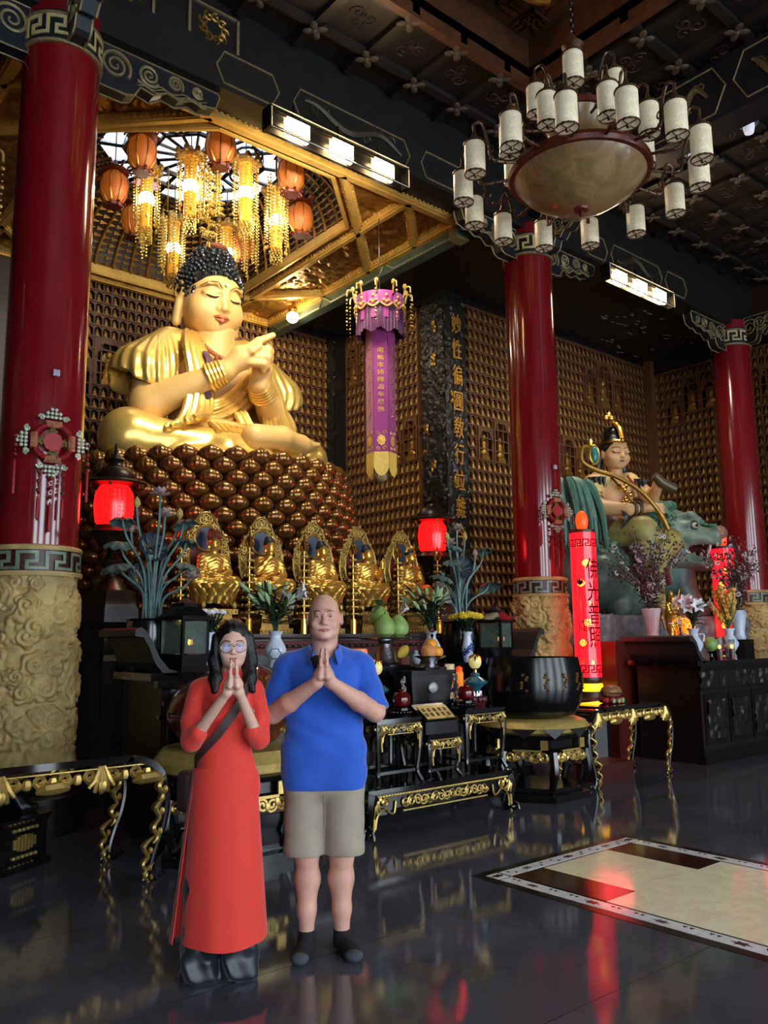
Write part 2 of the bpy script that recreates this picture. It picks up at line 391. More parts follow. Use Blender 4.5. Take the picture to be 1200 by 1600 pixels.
# enclosing walls out of view: front wall with open doors, sides
PLAIN=M('plain_wall',(92,74,60),.7,0,.15,2)
g=G(); xs=[-10]+[v for d in DOORS for v in d]+[22]
for i in range(0,len(xs),2): g.bx(xs[i],xs[i+1],YF-.2,YF,0,DH)
g.bx(-10,22,YF-.2,YF,DH,ZC+.3); struct(g.build('wall_front',PLAIN,None,0))
struct(G().bx(-10.2,-10,-8,14,0,ZC+.3).build('wall_left',PLAIN,None,0))
struct(G().bx(22,22.2,-8,14,0,ZC+.3).build('wall_far_right',PLAIN,None,0))
# ---- hall ceiling: coffers with battens, flower bosses and a sunken panel with a gilded dragon
CEIL=M('painted_ceiling',(30,25,22),.55,0,.6,3); COFR=M('coffer_panel',(26,22,20),.5,0,.5,5); BATT=M('ceiling_batten',(32,27,25),.5,0,.3,8)
FLW=M('painted_flower',(72,60,48),.6,0,.3,20); MOTF=M('faded_red_motif',(46,26,22),.6,0,.4,18)
RX=(3.6,7.62); RY=(2.1,6.12)
g=G(); t=.12; za=ZC+.1
for x0,x1,y0,y1 in ((-10,RX[0],-8,YC),(RX[1],22,-8,YC),(RX[0],RX[1],-8,RY[0]),(RX[0],RX[1],RY[1],YC)): g.bx(x0,x1,y0,y1,za,za+t)
ceil=struct(g.build('ceiling',CEIL,None,0))
px_,py_=.757,.76; X0=5.69; Y0=6.25
fl=G()
for k in range(4):
    a=pi/4+k*pi/2; fl.ell((.085*cos(a),.085*sin(a),-.02),(.075,.05,.022),10,6,None)
fl2=G()
for k in range(4):
    a=pi/4+k*pi/2; fl2.ell((0,0,0),(.07,.045,.02),10,6,TR((.08*cos(a),.08*sin(a),-.02),(0,0,a)))
fl2.ell((0,0,-.02),(.04,.04,.035),10,6); flm=fl2.mesh('flower_boss',FLW)
mot=G()
for k in range(3): mot.tube(spiral((.1*cos(k*2.1),.1*sin(k*2.1),0),.1,1.3,16,(1,0,0),(0,1,0),k,1 if k%2 else -1),.012,5)
mot.ell((0,0,0),(.05,.05,.012),10,5); motm=mot.mesh('painted_motif',MOTF)
pan=G().bx(-px_/2+.06,px_/2-.06,-py_/2+.06,py_/2-.06,0,.04).mesh('coffer_panel',COFR,0)
def inrec(x,y,m=0): return RX[0]-m<x<RX[1]+m and RY[0]-m<y<RY[1]+m
nb=0
for i in range(-4,20):
    for j in range(-9,2):
        x=X0+i*px_; y=Y0+j*py_
        if x<2.2 and y<3: continue
        if y>7.3 : continue
        if not inrec(x,y,-.05): ob('flower_boss',flm,ceil,(x,y,ZC-.03),0)
        cx,cy=x+px_/2,y+py_/2
        if not inrec(cx,cy,.1) and cy<7.1:
            ob('coffer_panel',pan,ceil,(cx,cy,ZC+.06)); ob('painted_motif',motm,ceil,(cx,cy,ZC+.055),(i*3+j)%4*pi/2)
for i in range(-4,20):
    x=X0+i*px_
    if RX[0]<x<RX[1]:
        G().bx(x-.055,x+.055,RY[1],7.4,ZC-.01,za).build('batten',BATT,ceil,0); G().bx(x-.055,x+.055,-1.5,RY[0],ZC-.01,za).build('batten',BATT,ceil,0)
    else: G().bx(x-.055,x+.055,-1.5,7.4,ZC-.01,za).build('batten',BATT,ceil,0)
for j in range(-9,2):
    y=Y0+j*py_
    if RY[0]<y<RY[1]:
        G().bx(2,RX[0],y-.055,y+.055,ZC,za).build('batten',BATT,ceil,0); G().bx(RX[1],20.5,y-.055,y+.055,ZC,za).build('batten',BATT,ceil,0)
    else: G().bx(2,20.5,y-.055,y+.055,ZC,za).build('batten',BATT,ceil,0)
# sunken panel
REC=M('brown_fret_panel',(74,44,24),.5,.2,.4,6); g=G()
g.bx(RX[0]-.02,RX[1]+.02,RY[0]-.02,RY[1]+.02,za+.5,za+.6)
for a in ((RX[0]-.1,RX[0],RY[0]-.1,RY[1]+.1),(RX[1],RX[1]+.1,RY[0]-.1,RY[1]+.1),(RX[0],RX[1],RY[0]-.1,RY[0]),(RX[0],RX[1],RY[1],RY[1]+.1)): g.bx(*a,ZC-.06,za+.6)
g.build('recess_frame',REC,ceil,0)
fr=G()                                           # fret pattern around the sunken panel
for s in range(9):
    q=RX[0]+.25+s*.42
    for yy in (RY[1]-.3,RY[0]+.3):
        for a in ((0,.34,-.02,.02),(0,.34,.16,.2),(0,.04,-.02,.2),(.12,.34,.07,.1)): fr.bx(q+a[0],q+a[1],yy+a[2]-.1,yy+a[3]-.1,za+.46,za+.5)
    q=RY[0]+.25+s*.42
    for xx in (RX[1]-.3,RX[0]+.3):
        for a in ((0,.34,-.02,.02),(0,.34,.16,.2),(0,.04,-.02,.2),(.12,.34,.07,.1)): fr.bx(xx+a[2]-.1,xx+a[3]-.1,q+a[0],q+a[1],za+.46,za+.5)
fr.build('fret_moulding',REC,ceil,0)
dr=G(); rc=Vector(((RX[0]+RX[1])/2,(RY[0]+RY[1])/2,za+.3))
for k in range(9):
    a=k*2*pi/9; c=rc+Vector((1.4*cos(a),1.4*sin(a),0)); dr.tube(spiral(c,.46,1.6,40,(1,0,0),(0,1,0),a,1,.2),[.1*(1-i/48) for i in range(41)],8)
    for m in range(4): dr.ell(c+Vector((.45*cos(a+m*1.6),.45*sin(a+m*1.6),.03)),(.12,.09,.06),8,6)
dr.tube([rc+Vector(((1.3+.3*sin(t*5))*cos(t),(1.3+.3*sin(t*5))*sin(t),-.05)) for t in [i*2*pi/90 for i in range(90)]],.13,8,True)
dr.ell(rc+Vector((0,0,-.05)),(.5,.45,.2),16,8)
tag(dr.build('dragon_relief',GOLD,None),'gilded coiled dragon relief in the sunken ceiling panel above the chandelier','relief')
# ---- beams over the colonnade and running forward from the columns
CX=[2.35,9.24,15.3]
def beam(name,x0,x1,y0,y1,z0,z1,mat=PAINT): return struct(G().bx(x0,x1,y0,y1,z0,z1).build(name,mat,None,0))
b1=beam('trim_1',-9.9,16.25,YC-.2,YC+.2,7.5,7.98); b2=beam('trim_2',-9.9,16.25,YC-.12,YC+.25,7.98,za+.1); 
b3=beam('trim_3',9.04,9.44,-6.4,YC-.2,7.72,ZC,BLUEP); b4=beam('trim_4',2.15,2.55,-6.4,YC-.2,7.72,ZC,BLUEP)
def outline(parent,P,axis,y,mat=OUTL,r=.012):
    g=G(); g.tube([Vector((a,y,b)) if axis==0 else Vector((y,a,b)) for a,b in P],r,5,True); g.build('painted_outline',mat,parent)
# painted cartouches on the beams: hexagonal frames with gilded dragons
def cartouche(parent,axis,y,a0,a1,z0,z1,seed=0,drag=True):
    h=(z1-z0)/2; P=[(a0+h*.5,z0),(a1-h*.5,z0),(a1,z0+h),(a1-h*.5,z1),(a0+h*.5,z1),(a0,z0+h)]; outline(parent,P,axis,y)
    if drag:
        g=G(); rg=random.Random(seed); L=a1-a0-h*1.6; n=46; pts=[]
        for i in range(n):
            t=i/(n-1); a=a0+h*.8+t*L; z=z0+h+h*.45*sin(t*9+seed); pts.append(Vector((a,y,z)) if axis==0 else Vector((y,a,z)))
        g.tube(pts,[.02+.035*sin(pi*i/(n-1)) for i in range(n)],6)
        for i in range(4,n,6):
            g.tube(spiral(pts[i]+Vector((0,0,rg.uniform(-.1,.1))),.07,1.2,10,(1,0,0) if axis==0 else (0,1,0),(0,0,1),rg.uniform(0,6)),.012,5)
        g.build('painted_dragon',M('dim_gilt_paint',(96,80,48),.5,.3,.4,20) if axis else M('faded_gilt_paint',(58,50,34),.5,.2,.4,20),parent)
for k,(a,b) in enumerate(((3.9,4.7),(4.9,6.7),(6.9,7.8),(10.4,11.0),(11.1,12.6),(12.7,13.4))): cartouche(b1,0,YC-.21,a,b,7.56,7.93,k,k in(1,4))
for k in range(3): cartouche(b3,1,9.03,3.0+k*1.3,4.2+k*1.3,7.8,8.4,k+5)
for k,x in enumerate((2.9,3.9)):
    g=G(); 
    for q in range(9): a=q*2*pi/9; g.tube(spiral((x+.13*cos(a),YC-.13,8.22+.13*sin(a)),.06,1.2,10,(1,0,0),(0,0,1),a),.014,5)
    g.build('painted_rosette',GOLDD,b2)
    g=G()
    for u,v,z0,z1 in ((x-.3,x+.3,8.0,8.02),(x-.3,x+.3,8.43,8.45)): g.bx(u,v,YC-.15,YC-.12,z0,z1)
    g.bx(x-.31,x-.28,YC-.15,YC-.12,8.0,8.45); g.bx(x+.28,x+.31,YC-.15,YC-.12,8.0,8.45); g.build('painted_outline',OUTL,b2,0)
# ---- bay ceilings behind the colonnade (dark coffers)
bc=struct(G().bx(8.2,16.3,YC+.25,YB+.2,ZB,ZB+.1).bx(-9,2.05,YC+.25,YB+.2,ZB,ZB+.1).build('ceiling_bay',CEIL,None,0))
FLK=M('pale_painted_cloud',(120,118,112),.5,0,.3,20)
for i in range(26):
    x=13.0+random.random()*3; y=8.0+random.random()*1.9
    g=G(); 
    for m in range(2): g.ell((x+random.uniform(-.1,.1),y+random.uniform(-.06,.06),ZB-.003),(.06,.025,.006),8,4)
    g.build('painted_cloud',FLK,bc)
# ---- columns
def fretband(g,R,z0,z1,n,cy=False):
    """square meander raised on a cylinder"""
    H=z1-z0; t=H*.16
    def seg(a0,a1,u0,u1):
        k=max(1,int(abs(a1-a0)/.06)); v=[];f=[]
        for i in range(k+1):
            a=a0+(a1-a0)*i/k
            for r in (R-.002,R+.012):
                for u in (u0,u1): v.append((r*cos(a),r*sin(a),z0+u*H))
        for i in range(k):
            b=i*4; c=b+4; f+=[(b+2,c+2,c+3,b+3),(b,b+2,b+3,b+1)[::-1],(b+3,c+3,c+1,b+1),(b,c,c+2,b+2)]
        f+=[(0,1,3,2),(4*k,4*k+2,4*k+3,4*k+1)]; g.add(v,f)
    w=2*pi/n; q=.16
    for i in range(n):
        a=i*w; d=w*q*.8
        seg(a,a+w*.78,.84,1); seg(a,a+d,.0,1); seg(a+w*.78-d,a+w*.78,.36,1); seg(a+w*.34,a+w*.78,.36,.52); seg(a+w*.34,a+w*.34+d,.0,.52); seg(a+w*.34,a+w+d*.2,0,.16)
R0=.35
shaft=G().lathe([(R0,0),(R0,5.3)],64).mesh('shaft',RED)
nu,nv=300,170; U,V=np.meshgrid(np.linspace(0,2*pi*.37,nu+1)[:-1],np.linspace(0,1.55,nv+1),indexing='ij')
H=relief(U,V,170,2*pi*.37,1.55,.06,.15,5,2*pi*.37); rr=.345+H*.085; th=U/.37
Pm=np.stack([rr*np.cos(th),rr*np.sin(th),V],-1).reshape(-1,3); drum=arr2mesh('carved_drum',Pm,gridfaces(nu,nv,True),STONE)
FRG=M('verdigris_fret',(112,128,108),.45,.1,.35,12); FRD=M('band_ground',(58,22,20),.4,0,.2,8); FRY=M('cream_fret',(190,172,120),.45,.2,.2,12)
g=G(); fretband(g,.368,0,.16,10); fb=g.mesh('fret_band',FRG,0)
g=G().lathe([(.366,-.03),(.366,.19)],48); bg=g.mesh('band_ground',FRD)
g=G().lathe([(.36,-.05),(.392,-.05),(.396,-.03),(.392,-.01),(.362,-.01)],48).lathe([(.36,.17),(.385,.17),(.39,.19),(.38,.21),(.35,.22)],48); rim=g.mesh('band_rim',STONE)
g=G(); fretband(g,.362,0,.2,10); fb2=g.mesh('capital_fret',FRY,0); bg2=G().lathe([(.358,-.04),(.358,.28),(.34,.3),(.34,.45)],48).mesh('capital_ground',BLUEP)
rim2=G().lathe([(.355,-.06),(.375,-.06),(.378,-.03),(.355,-.02)],48).lathe([(.355,.22),(.378,.22),(.378,.25),(.355,.26)],48).mesh('capital_rim',OUTL)
plinth=G().lathe([(.5,0),(.5,.3),(.46,.34),(.44,.42),(.46,.48),(.4,.55),(.36,.6)],48).mesh('plinth',BLK2)
cl=['thick red column nearest the camera at the left edge, carved stone foot','red column behind the red light tower, right of the seal script pier','slender looking far red column at the right, beyond the lion rider']
for i,x in enumerate(CX):
    c=thing('column',cl[i],'column',(x,YC,0),2.1+i*.7,'red columns with carved stone feet')
    ob('plinth',plinth,c); ob('carved_drum',drum,c,(0,0,.58)); ob('band_rim',rim,c,(0,0,2.17)); ob('band_ground',bg,c,(0,0,2.17)); ob('fret_band',fb,c,(0,0,2.17))
    ob('shaft',shaft,c,(0,0,2.3)); ob('capital_ground',bg2,c,(0,0,7.15)); ob('capital_fret',fb2,c,(0,0,7.17)); ob('capital_rim',rim2,c,(0,0,7.15))
# scroll brackets under the beams: (column x, direction)
def scrollboard(name,label,x,y,dx,dy,zt,L=1.25,hh=.42,group='painted scroll brackets at the column heads',red=False):
    """bracket board running from the column along (dx,dy), stepped scroll outline below"""
    mt=BLUEP; t=.14
    poly=[(0,0),(L,0),(L+.03,-.04),(L-.02,-hh*.42),(L*.86,-hh*.5),(L*.78,-hh*.44),(L*.66,-hh*.6),(L*.55,-hh*.56),(L*.44,-hh*.76),(L*.33,-hh*.7),(L*.28,-hh*.95),(L*.22,-hh*1.02),(0,-hh*1.02)]
    m=basis((x,y,zt),(dx,dy,0),(0,0,1),(dy,-dx,0)); th=thing(name,label,'bracket',(0,0,0),0,group)
    G().prism(poly,t,m@Matrix.Translation((0,0,-t/2))).build('board',mt,th,0)
    g=G(); sgn=[-1,1]
    for sd in sgn:
        o=.5*t*sd+.006*sd
        g.tube([m@Vector((a,b,o)) for a,b in poly],.012,5,True)
        for cx,cy,r,d in ((L*.12,-hh*.42,hh*.36,1),(L*.4,-hh*.32,hh*.26,-1),(L*.62,-hh*.26,hh*.19,1),(L*.82,-hh*.22,hh*.14,-1)):
            g.tube([m@Vector((p[0],p[1],o)) for p in spiral((cx,cy,0),r,2.2,44,(1,0,0),(0,1,0),-.6,d)],[.02*(1-.5*i/44) for i in range(45)],5)
        for k in range(3): g.tube([m@Vector((L*(.3+.6*i/20),-hh*(.5-.1*k*.5)+.02*sin(i*.9+k)-hh*.18*(1-i/20),o)) for i in range(21)],.008,4)
    g.build('scroll_outline',OUTL,th); return th
scrollboard('scroll_bracket','dark blue scroll bracket right of the nearest column head, above the gold canopy',CX[0]+.34,YC,1,0,7.5,1.3,.46)
scrollboard('scroll_bracket','dark scroll bracket left of the nearest column head at the frame edge',CX[0]-.34,YC,-1,0,7.5,1.3,.46)
scrollboard('scroll_bracket','scroll bracket left of the middle red column head, behind the chandelier',CX[1]-.34,YC,-1,0,7.5,1.1,.44)
scrollboard('scroll_bracket','scroll bracket right of the middle red column head, beneath the chandelier lamps',CX[1]+.34,YC,1,0,7.5,1.2,.44)
scrollboard('scroll_bracket','scroll bracket left of the far right column head, with a pale end block',CX[2]-.34,YC,-1,0,7.5,1.2,.5)
for i,x in enumerate(CX):
    t=scrollboard('tongue_bracket',['red and blue tongue bracket jutting from the nearest column head','tongue bracket jutting forward from the middle column head','gold outlined red tongue bracket jutting from the far right column head'][i],x,YC-.34,0,-1,7.62,.75,.5,'tongue brackets jutting towards the hall')
# ---- niche walls
NW,NH=.14,.2
fg=G()                                            # little seated figure in a niche
fg.bx(-.042,.042,-.03,.03,0,.014); fg.lathe([(.046,.014),(.048,.03),(.027,.054),(.03,.078),(.024,.094),(.01,.1)],7,sy=.75); fg.lathe([(.01,.1),(.019,.114),(.016,.126),(0,.144)],6)
figm=fg.mesh('niche_figure',GOLDP,50); figV=np.array(fg.v); figF=[tuple(f) for f in fg.f]
BIGN=[]
figs=[]                                           # (world position, rotation)
def niche_wall(name,o,ax,ncol,nrow,z0,skip,rz,depth=.1):
    """o=(x,y) start on the wall face, ax=unit vector along the wall, face normal = into the room"""
    ax=Vector((ax[0],ax[1],0)); nrm=Vector((ax.y,-ax.x,0)); O=Vector((o[0],o[1],0)); Lw=ncol*NW; Hw=nrow*NH
    def pt(u,d,z): return O+ax*u+nrm*d+Vector((0,0,z))
    m=basis(O,ax,-nrm,(0,0,1))                     # local: x along, y into the wall, z up
    w=struct(G().bx(-.1,Lw+.1,depth,depth+.15,0,ZB+.05,m).build(name,DKBR,None,0))
    G().bx(-.1,Lw+.1,0,depth,0,z0,m).build('lower_wall_panel',DKBR,w,0)
    G().bx(-.1,Lw+.1,0,depth,z0+Hw,ZB+.05,m).build('upper_wall_panel',BLK2,w,0)
    sh=G().bx(0,Lw,-.012,depth,-.012,.012).mesh('shelf_board',BROWN,0)
    for r in range(nrow+1): 
        s=ob('shelf_board',sh,w); s.matrix_local=m@Matrix.Translation((0,0,z0+r*NH))
    up=G().bx(-.011,.011,0,depth,z0,z0+Hw).mesh('upright_board',BROWN,0)
    for c in range(ncol+1):
        s=ob('upright_board',up,w); s.matrix_local=m@Matrix.Translation((c*NW,0,0))
    arch=G()                                        # scalloped arch heads, all alike, one part
    for c in range(ncol):
        for r in range(nrow):
            if (c,r) in skip: continue
            x=(c+.5)*NW; z=z0+(r+1)*NH-.012; hw=NW/2-.011
            arch.add([(x-hw,.006,z),(x+hw,.006,z),(x+hw,.006,z-.055),(x+hw*.55,.006,z-.03),(x,.006,z-.014),(x-hw*.55,.006,z-.03),(x-hw,.006,z-.055)],[(0,4,1),(1,4,3),(1,3,2),(0,6,5),(0,5,4)],m)
            p=pt((c+.5)*NW,-.045,z0+r*NH+.012); figs.append((p,rz,name))
    stuff(arch.build('niche_arch_heads',BROWN,w,0))
    G().bx(-.02,Lw+.02,-.02,-.0,z0-.05,z0-.012,m).build('gilt_ledge',GOLDD,w,0)
    return w,m
def block(c0,r0,w,h): return {(c,r) for c in range(c0,c0+w) for r in range(r0,r0+h)}
# back wall behind the great Buddha, side wall, second bay, right wall
zb=1.9
def bigniche(w,m,c0,r0,cw,rh,label):
    x0=c0*NW; x1=(c0+cw)*NW; z0=zb+r0*NH; z1=zb+(r0+rh)*NH; cx=(x0+x1)/2; hw=(x1-x0)/2-.012
    G().bx(x0,x1,.098,.1,z0,z1,m).build('niche_back',BLK2,w,0)
    g=G(); n=14; top=z1-.02; out=[(x1-.012,top),(x0+.012,top)]; inn=[]
    for i in range(n+1):
        a=pi-pi*i/n; s=1+.07*cos(6*a); inn.append((cx+hw*.82*cos(a)*s,z1-hw*1.15-.03+hw*.95*sin(a)*s))
    poly=[(x0+.012,z0+.012),(x0+.012,top)]+[(x1-.012,top),(x1-.012,z0+.012),(x1-.012-hw*.16,z0+.012)]+inn[::-1]+[(x0+.012+hw*.16,z0+.012)]
    v=[(a,-.02,b) for a,b in poly]; v2=[(a,.01,b) for a,b in poly]; 
    k=len(poly); L=len(inn)
    g.add([(x0+.012,-.02,z0),(x0+.012+hw*.2,-.02,z0),(x0+.012+hw*.2,-.02,top),(x0+.012,-.02,top),(x1-.012-hw*.2,-.02,z0),(x1-.012,-.02,z0),(x1-.012,-.02,top),(x1-.012-hw*.2,-.02,top)],[(0,1,2,3),(4,5,6,7)],m)
    for i in range(n):
        a,b=inn[i],inn[i+1]; g.add([(a[0],-.022,a[1]),(b[0],-.022,b[1]),(b[0],-.022,top),(a[0],-.022,top),(a[0],.02,a[1]),(b[0],.02,b[1])],[(0,1,2,3),(0,4,5,1)],m)
    for i in range(0,n+1,2): g.ell((inn[i][0],-.02,inn[i][1]),(.016,.016,.016),6,5,m)
    g.build('niche_arch',BROWN,w,0); BIGN.append((m@Vector((cx,.03,z0+.012)),m,(x1-x0),label))
sk=set()
NB=42; xb0=XS-.2-NB*NW; struct(G().bx(-10,xb0-.05,YB,YB+.2,0,9.3).build('wall_back_left',DKBR,None,0))
g1=[(5,18,3,3),(8,19,4,4),(29,20,4,4),(33,20,3,3)]
for a in g1: sk|=block(*a)
wA,mA=niche_wall('wall_back',(xb0,YB),(1,0),NB,28,zb,sk,0)
for a,l in zip(g1,('small gilded figure in the arched niche left of the Buddha sleeve','large gilded figure in the arched niche left of the Buddha sleeve','dark gilded figure in the arched niche right of the Buddha sleeve','small gilded figure in the niche nearest the corner right of the Buddha')): bigniche(wA,mA,*a,l)
g2=[(0,23,3,4),(9,14,3,3),(12,14,3,4),(15,14,2,3)]; sk=set()
for a in g2: sk|=block(*a)
wB,mB=niche_wall('wall_side',(XS,12.68),(0,-1),15,28,zb,sk,-pi/2)
for a,l in zip(g2,('figure in the arched niche beside the purple banner near the corner','figure in the arched niche just right of the purple banner','figure in the tall arched niche between banner and dark pier','figure in the narrow niche touching the dark carved pier')): bigniche(wB,mB,*a,l)
N2=41; g3=[(2,14,3,3),(5,14,3,4),(8,14,3,3),(19,14,3,4),(22,14,3,3),(25,22,3,4),(28,22,4,5),(32,22,3,4)]; sk=set()
for a in g3: sk|=block(*a)
wC,mC=niche_wall('wall_bay',(10.24,Y2),(1,0),N2,28,zb,sk,0)
for a,l in zip(g3,('figure in the left of three arched niches beside the dark pier','figure in the middle arched niche between pier and red column','figure in the arched niche touching the middle red column','figure in the arched niche just right of the middle red column','figure in the arched niche behind the lion tail','figure in the left of three high arched niches above the lion rider','figure in the tall middle niche above the lion rider','figure in the right of three high arched niches above the lion rider')): bigniche(wC,mC,*a,l)
N3=28; g4=[(2,21,3,3),(5,22,3,4),(8,22,3,3),(17,22,3,3)]; sk=set()
for a in g4: sk|=block(*a)
struct(G().bx(XR,XR+.2,-6.4,Y2-.1-N3*NW-.1,0,ZC+.1).bx(XR,XR+.2,Y2-.1-N3*NW-.1,YC+.2,ZB+.05,ZC+.1).build('wall_right_front',DKBR,None,0)); wD,mD=niche_wall('wall_right',(XR,Y2-.1),(0,-1),N3,27,zb,sk,-pi/2)
for a,l in zip(g4,('figure in the lower arched niche of the right wall near the corner post','figure in the tall arched niche of the right wall','figure in the arched niche beside the far right column','figure in the arched niche right of the far right column')): bigniche(wD,mD,*a,l)
struct(G().bx(XR-.14,XR+.1,Y2-.16,Y2+.1,0,ZB).build('trim_5',BROWN,None,0))
struct(G().bx(XS-.26,XS+.1,YB-.26,YB+.1,0,ZB).build('trim_6',BLK2,None,0))
# figures: 300 nearest as things, the rest as one mass
figs.sort(key=lambda t:t[0].length)
def visible_rank(p): 
    return p[0].length + (50 if p[0].z<3.4 and p[0].y>12 else 0)+(30 if p[0].z<2.6 else 0)
figs.sort(key=visible_rank)
FL={'wall_back':'in the niche wall behind the great Buddha','wall_side':'in the side niche wall behind the purple banner','wall_bay':'in the niche wall right of the dark pier','wall_right':'in the niche wall behind the far right column'}
for p,rz,nm in figs[:300]:
    o=ob('niche_figure',figm,None,p,rz); tag(o,'tiny gilded seated figure '+FL[nm],'figurine','tiny gilded figures '+FL[nm])
V=[];F=[];b=0
for p,rz,nm in figs[300:]:
    c,s=cos(rz),sin(rz); q=figV.copy(); x=q[:,0]*c-q[:,1]*s+p.x; y=q[:,0]*s+q[:,1]*c+p.y; V.append(np.stack([x,y,q[:,2]+p.z],-1)); F+=[tuple(i+b for i in f) for f in figF]; b+=len(q)
me=bpy.data.meshes.new('niche_figures'); me.from_pydata(np.concatenate(V).tolist(),[],F); me.materials.append(GOLDP); me.polygons.foreach_set('use_smooth',[True]*len(me.polygons))
tag(stuff(ob('niche_figures',me)),'rows upon rows of tiny gilded seated figures filling the upper and farther wall niches','figurines')
bf=G(); bf.bx(-.1,.1,-.06,.06,0,.05); bf.bx(-.08,.08,-.05,.05,.05,.08)
bf.lathe([(.095,.08),(.1,.11),(.07,.15),(.055,.17),(.066,.22),(.056,.26),(.02,.28)],14,sy=.75); bf.lathe([(.02,.28),(.038,.3),(.038,.33),(.025,.35),(.012,.37),(0,.375)],12)
bfm=bf.mesh('body',GOLDD,50); halo=G().lathe([(0,0),(.085,0),(.085,.012),(0,.012)],20,mat=TR((0,.045,.26),(pi/2,0,0))).mesh('halo',GOLDP)
for p,m,w_,l in BIGN:
    t=thing('niche_statue',l,'statue',p,0,'larger statues in arched niches'); t.rotation_euler=m.to_euler(); k=w_/.42*1.0; t.scale=(k,k*.7,k*1.25)
    ob('body',bfm,t); ob('halo',halo,t)
# ---- dark carved pier with gilt seal script, and carved strip beside the corner
CARV=M('black_carved_stone',(34,32,30),.38,.1,.3,12)
pier=struct(G().bx(XS+.02,10.22,9.9,10.48,0,ZB).build('trim_7',CARV,None,0))
relief_panel('carved_face',CARV,(XS+.02,10.48,1.5),(0,-1,0),(0,0,1),.58,6.0,.05,.017,330,.04,.09,3,pier)
relief_panel('carved_face',CARV,(XS+.02,9.9,1.5),(1,0,0),(0,0,1),.52,6.0,.03,.017,280,.04,.09,4,pier)
relief_panel('carved_face',CARV,(XS-.26,YB-.02,1.5),(0,-1,0),(0,0,1),.24,6.0,.04,.02,120,.04,.09,6,bpy.data.objects['trim_6'])
CHG=M('gilt_lettering',(206,150,66),.4,.5,.15,30)
for i,ch in enumerate('妙性徧圓敎行竝雜今合'):
    me=text_mesh(ch,.34,CHG,.012); o=ob('seal_character',me,pier,(9.97,9.85,7.0-i*.468)); o.rotation_euler=(pi/2,0,0); o.scale=(.72,1.15,1)
rg=random.Random(4)
for i in range(9):
    g=G(); x,y,z=(XS-.03,10.2+rg.uniform(-.15,.15),7.0-i*.62) if i%3<2 else (9.84,9.86,6.7-i*.5)
    for k in range(5): g.ell((x,y+rg.uniform(-.05,.05),z+rg.uniform(-.1,.1)),(.02,.03,.05),7,5)
    g.tube(bez([(x,y-.08,z-.08),(x-.02,y,z),(x,y+.07,z+.08)],5),.014,5); g.build('gilt_figure_relief',GOLDD,pier)
# ================================================================= gilded canopy over the great Buddha
ZK=7.5; KX=(2.1,8.02); KY=(7.87,12.9)
OP=[(4.3,8.05),(5.95,8.05),(6.9,8.98),(6.9,12.0),(6.2,12.72),(3.9,12.72),(3.2,12.0),(3.2,8.98)]
def inpoly(poly,P):
    x,y=P[:,0],P[:,1]; r=np.zeros(len(P),bool); n=len(poly)
    for i in range(n):
        (x0,y0),(x1,y1)=poly[i],poly[(i+1)%n]; c=((y0>y)!=(y1>y))&(x<(x1-x0)*(y-y0)/(y1-y0+1e-12)+x0); r^=c
    return r
CANG=M('canopy_gold',(206,166,84),.4,.6,.2,4,rvar=.08); CAND=M('canopy_carving',(156,112,50),.36,.75,.3,9)
can=thing('canopy','gilded coffered canopy with octagonal opening above the great Buddha','canopy',(0,0,0))
# panels between the beams
O=[(4.11,7.87),(5.99,7.87),(8.02,9.9),(8.02,11.06),(6.18,12.9),(3.92,12.9),(2.1,11.08),(2.1,9.88)]
G().bx(KX[0],KX[1],KY[0],KY[0]+.18,ZK+.11,ZK+.14).bx(6.9,KX[1],KY[0],KY[1],ZK+.11,ZK+.14).bx(KX[0],3.2,KY[0],KY[1],ZK+.11,ZK+.14).bx(3.2,6.9,12.7,KY[1],ZK+.11,ZK+.14).build('back_plate',CAND,can,0)
polys=[[(5.99,7.87),(7.1,7.87),(7.1,8.98)],[(7.1,7.87),(8.02,7.87),(8.02,8.79)],[(7.1,7.87),(8.02,8.79),(8.02,9.9),(7.1,8.98)],[(6.9,8.98),(7.1,8.98),(8.02,9.9),(8.02,11.06),(7.1,12),(6.9,12)],
       [(8.02,11.06),(8.02,12.9),(6.18,12.9),(7.1,12)],[(4.11,7.87),(3.0,7.87),(3.0,8.98)],[(3.0,7.87),(2.1,7.87),(2.1,9.88),(3.0,8.98)],[(3.2,8.98),(3.0,8.98),(2.1,9.88),(2.1,11.08),(3.0,12),(3.2,12)],[(2.1,11.08),(2.1,12.9),(3.92,12.9),(3.0,12)],
       [(5.95,8.05),(6.9,8.98),(7.1,8.98),(5.99,7.87)],[(4.3,8.05),(3.2,8.98),(3.0,8.98),(4.11,7.87)]]
for i,p in enumerate(polys):
    xs=[a for a,b in p]; ys=[b for a,b in p]; w=max(xs)-min(xs); h=max(ys)-min(ys)
    relief_panel('carved_panel',CAND,(min(xs),max(ys),ZK+.09),(1,0,0),(0,-1,0),w,h,.075,.022,int(w*h*26)+3,.09,.19,20+i,can,keep=lambda c,p=p:inpoly(p,c))
def kbeam(p,q,w=.1,z0=ZK-.06,z1=ZK+.1,mat=CANG,name='gilded_rib',beads=True):
    p=Vector((p[0],p[1],0)); q=Vector((q[0],q[1],0)); d=(q-p).normalized(); n=Vector((-d.y,d.x,0)); L=(q-p).length
    m=basis(p,d,n,(0,0,1)); g=G().bx(0,L,-w/2,w/2,z0,z1,m); g.bx(0,L,-w*.3,w*.3,z0-.02,z0,m); o=g.build(name,mat,can,0)
    if beads:
        b=G(); k=int(L/.075)
        for i in range(k):
            for s in (-1,1): b.bx((i+.3)*L/k,(i+.75)*L/k,s*w/2-.022,s*w/2+.022,z0+.035,z0+.085,m)
        stuff(b.build('dentil_row',CANG,o,0))
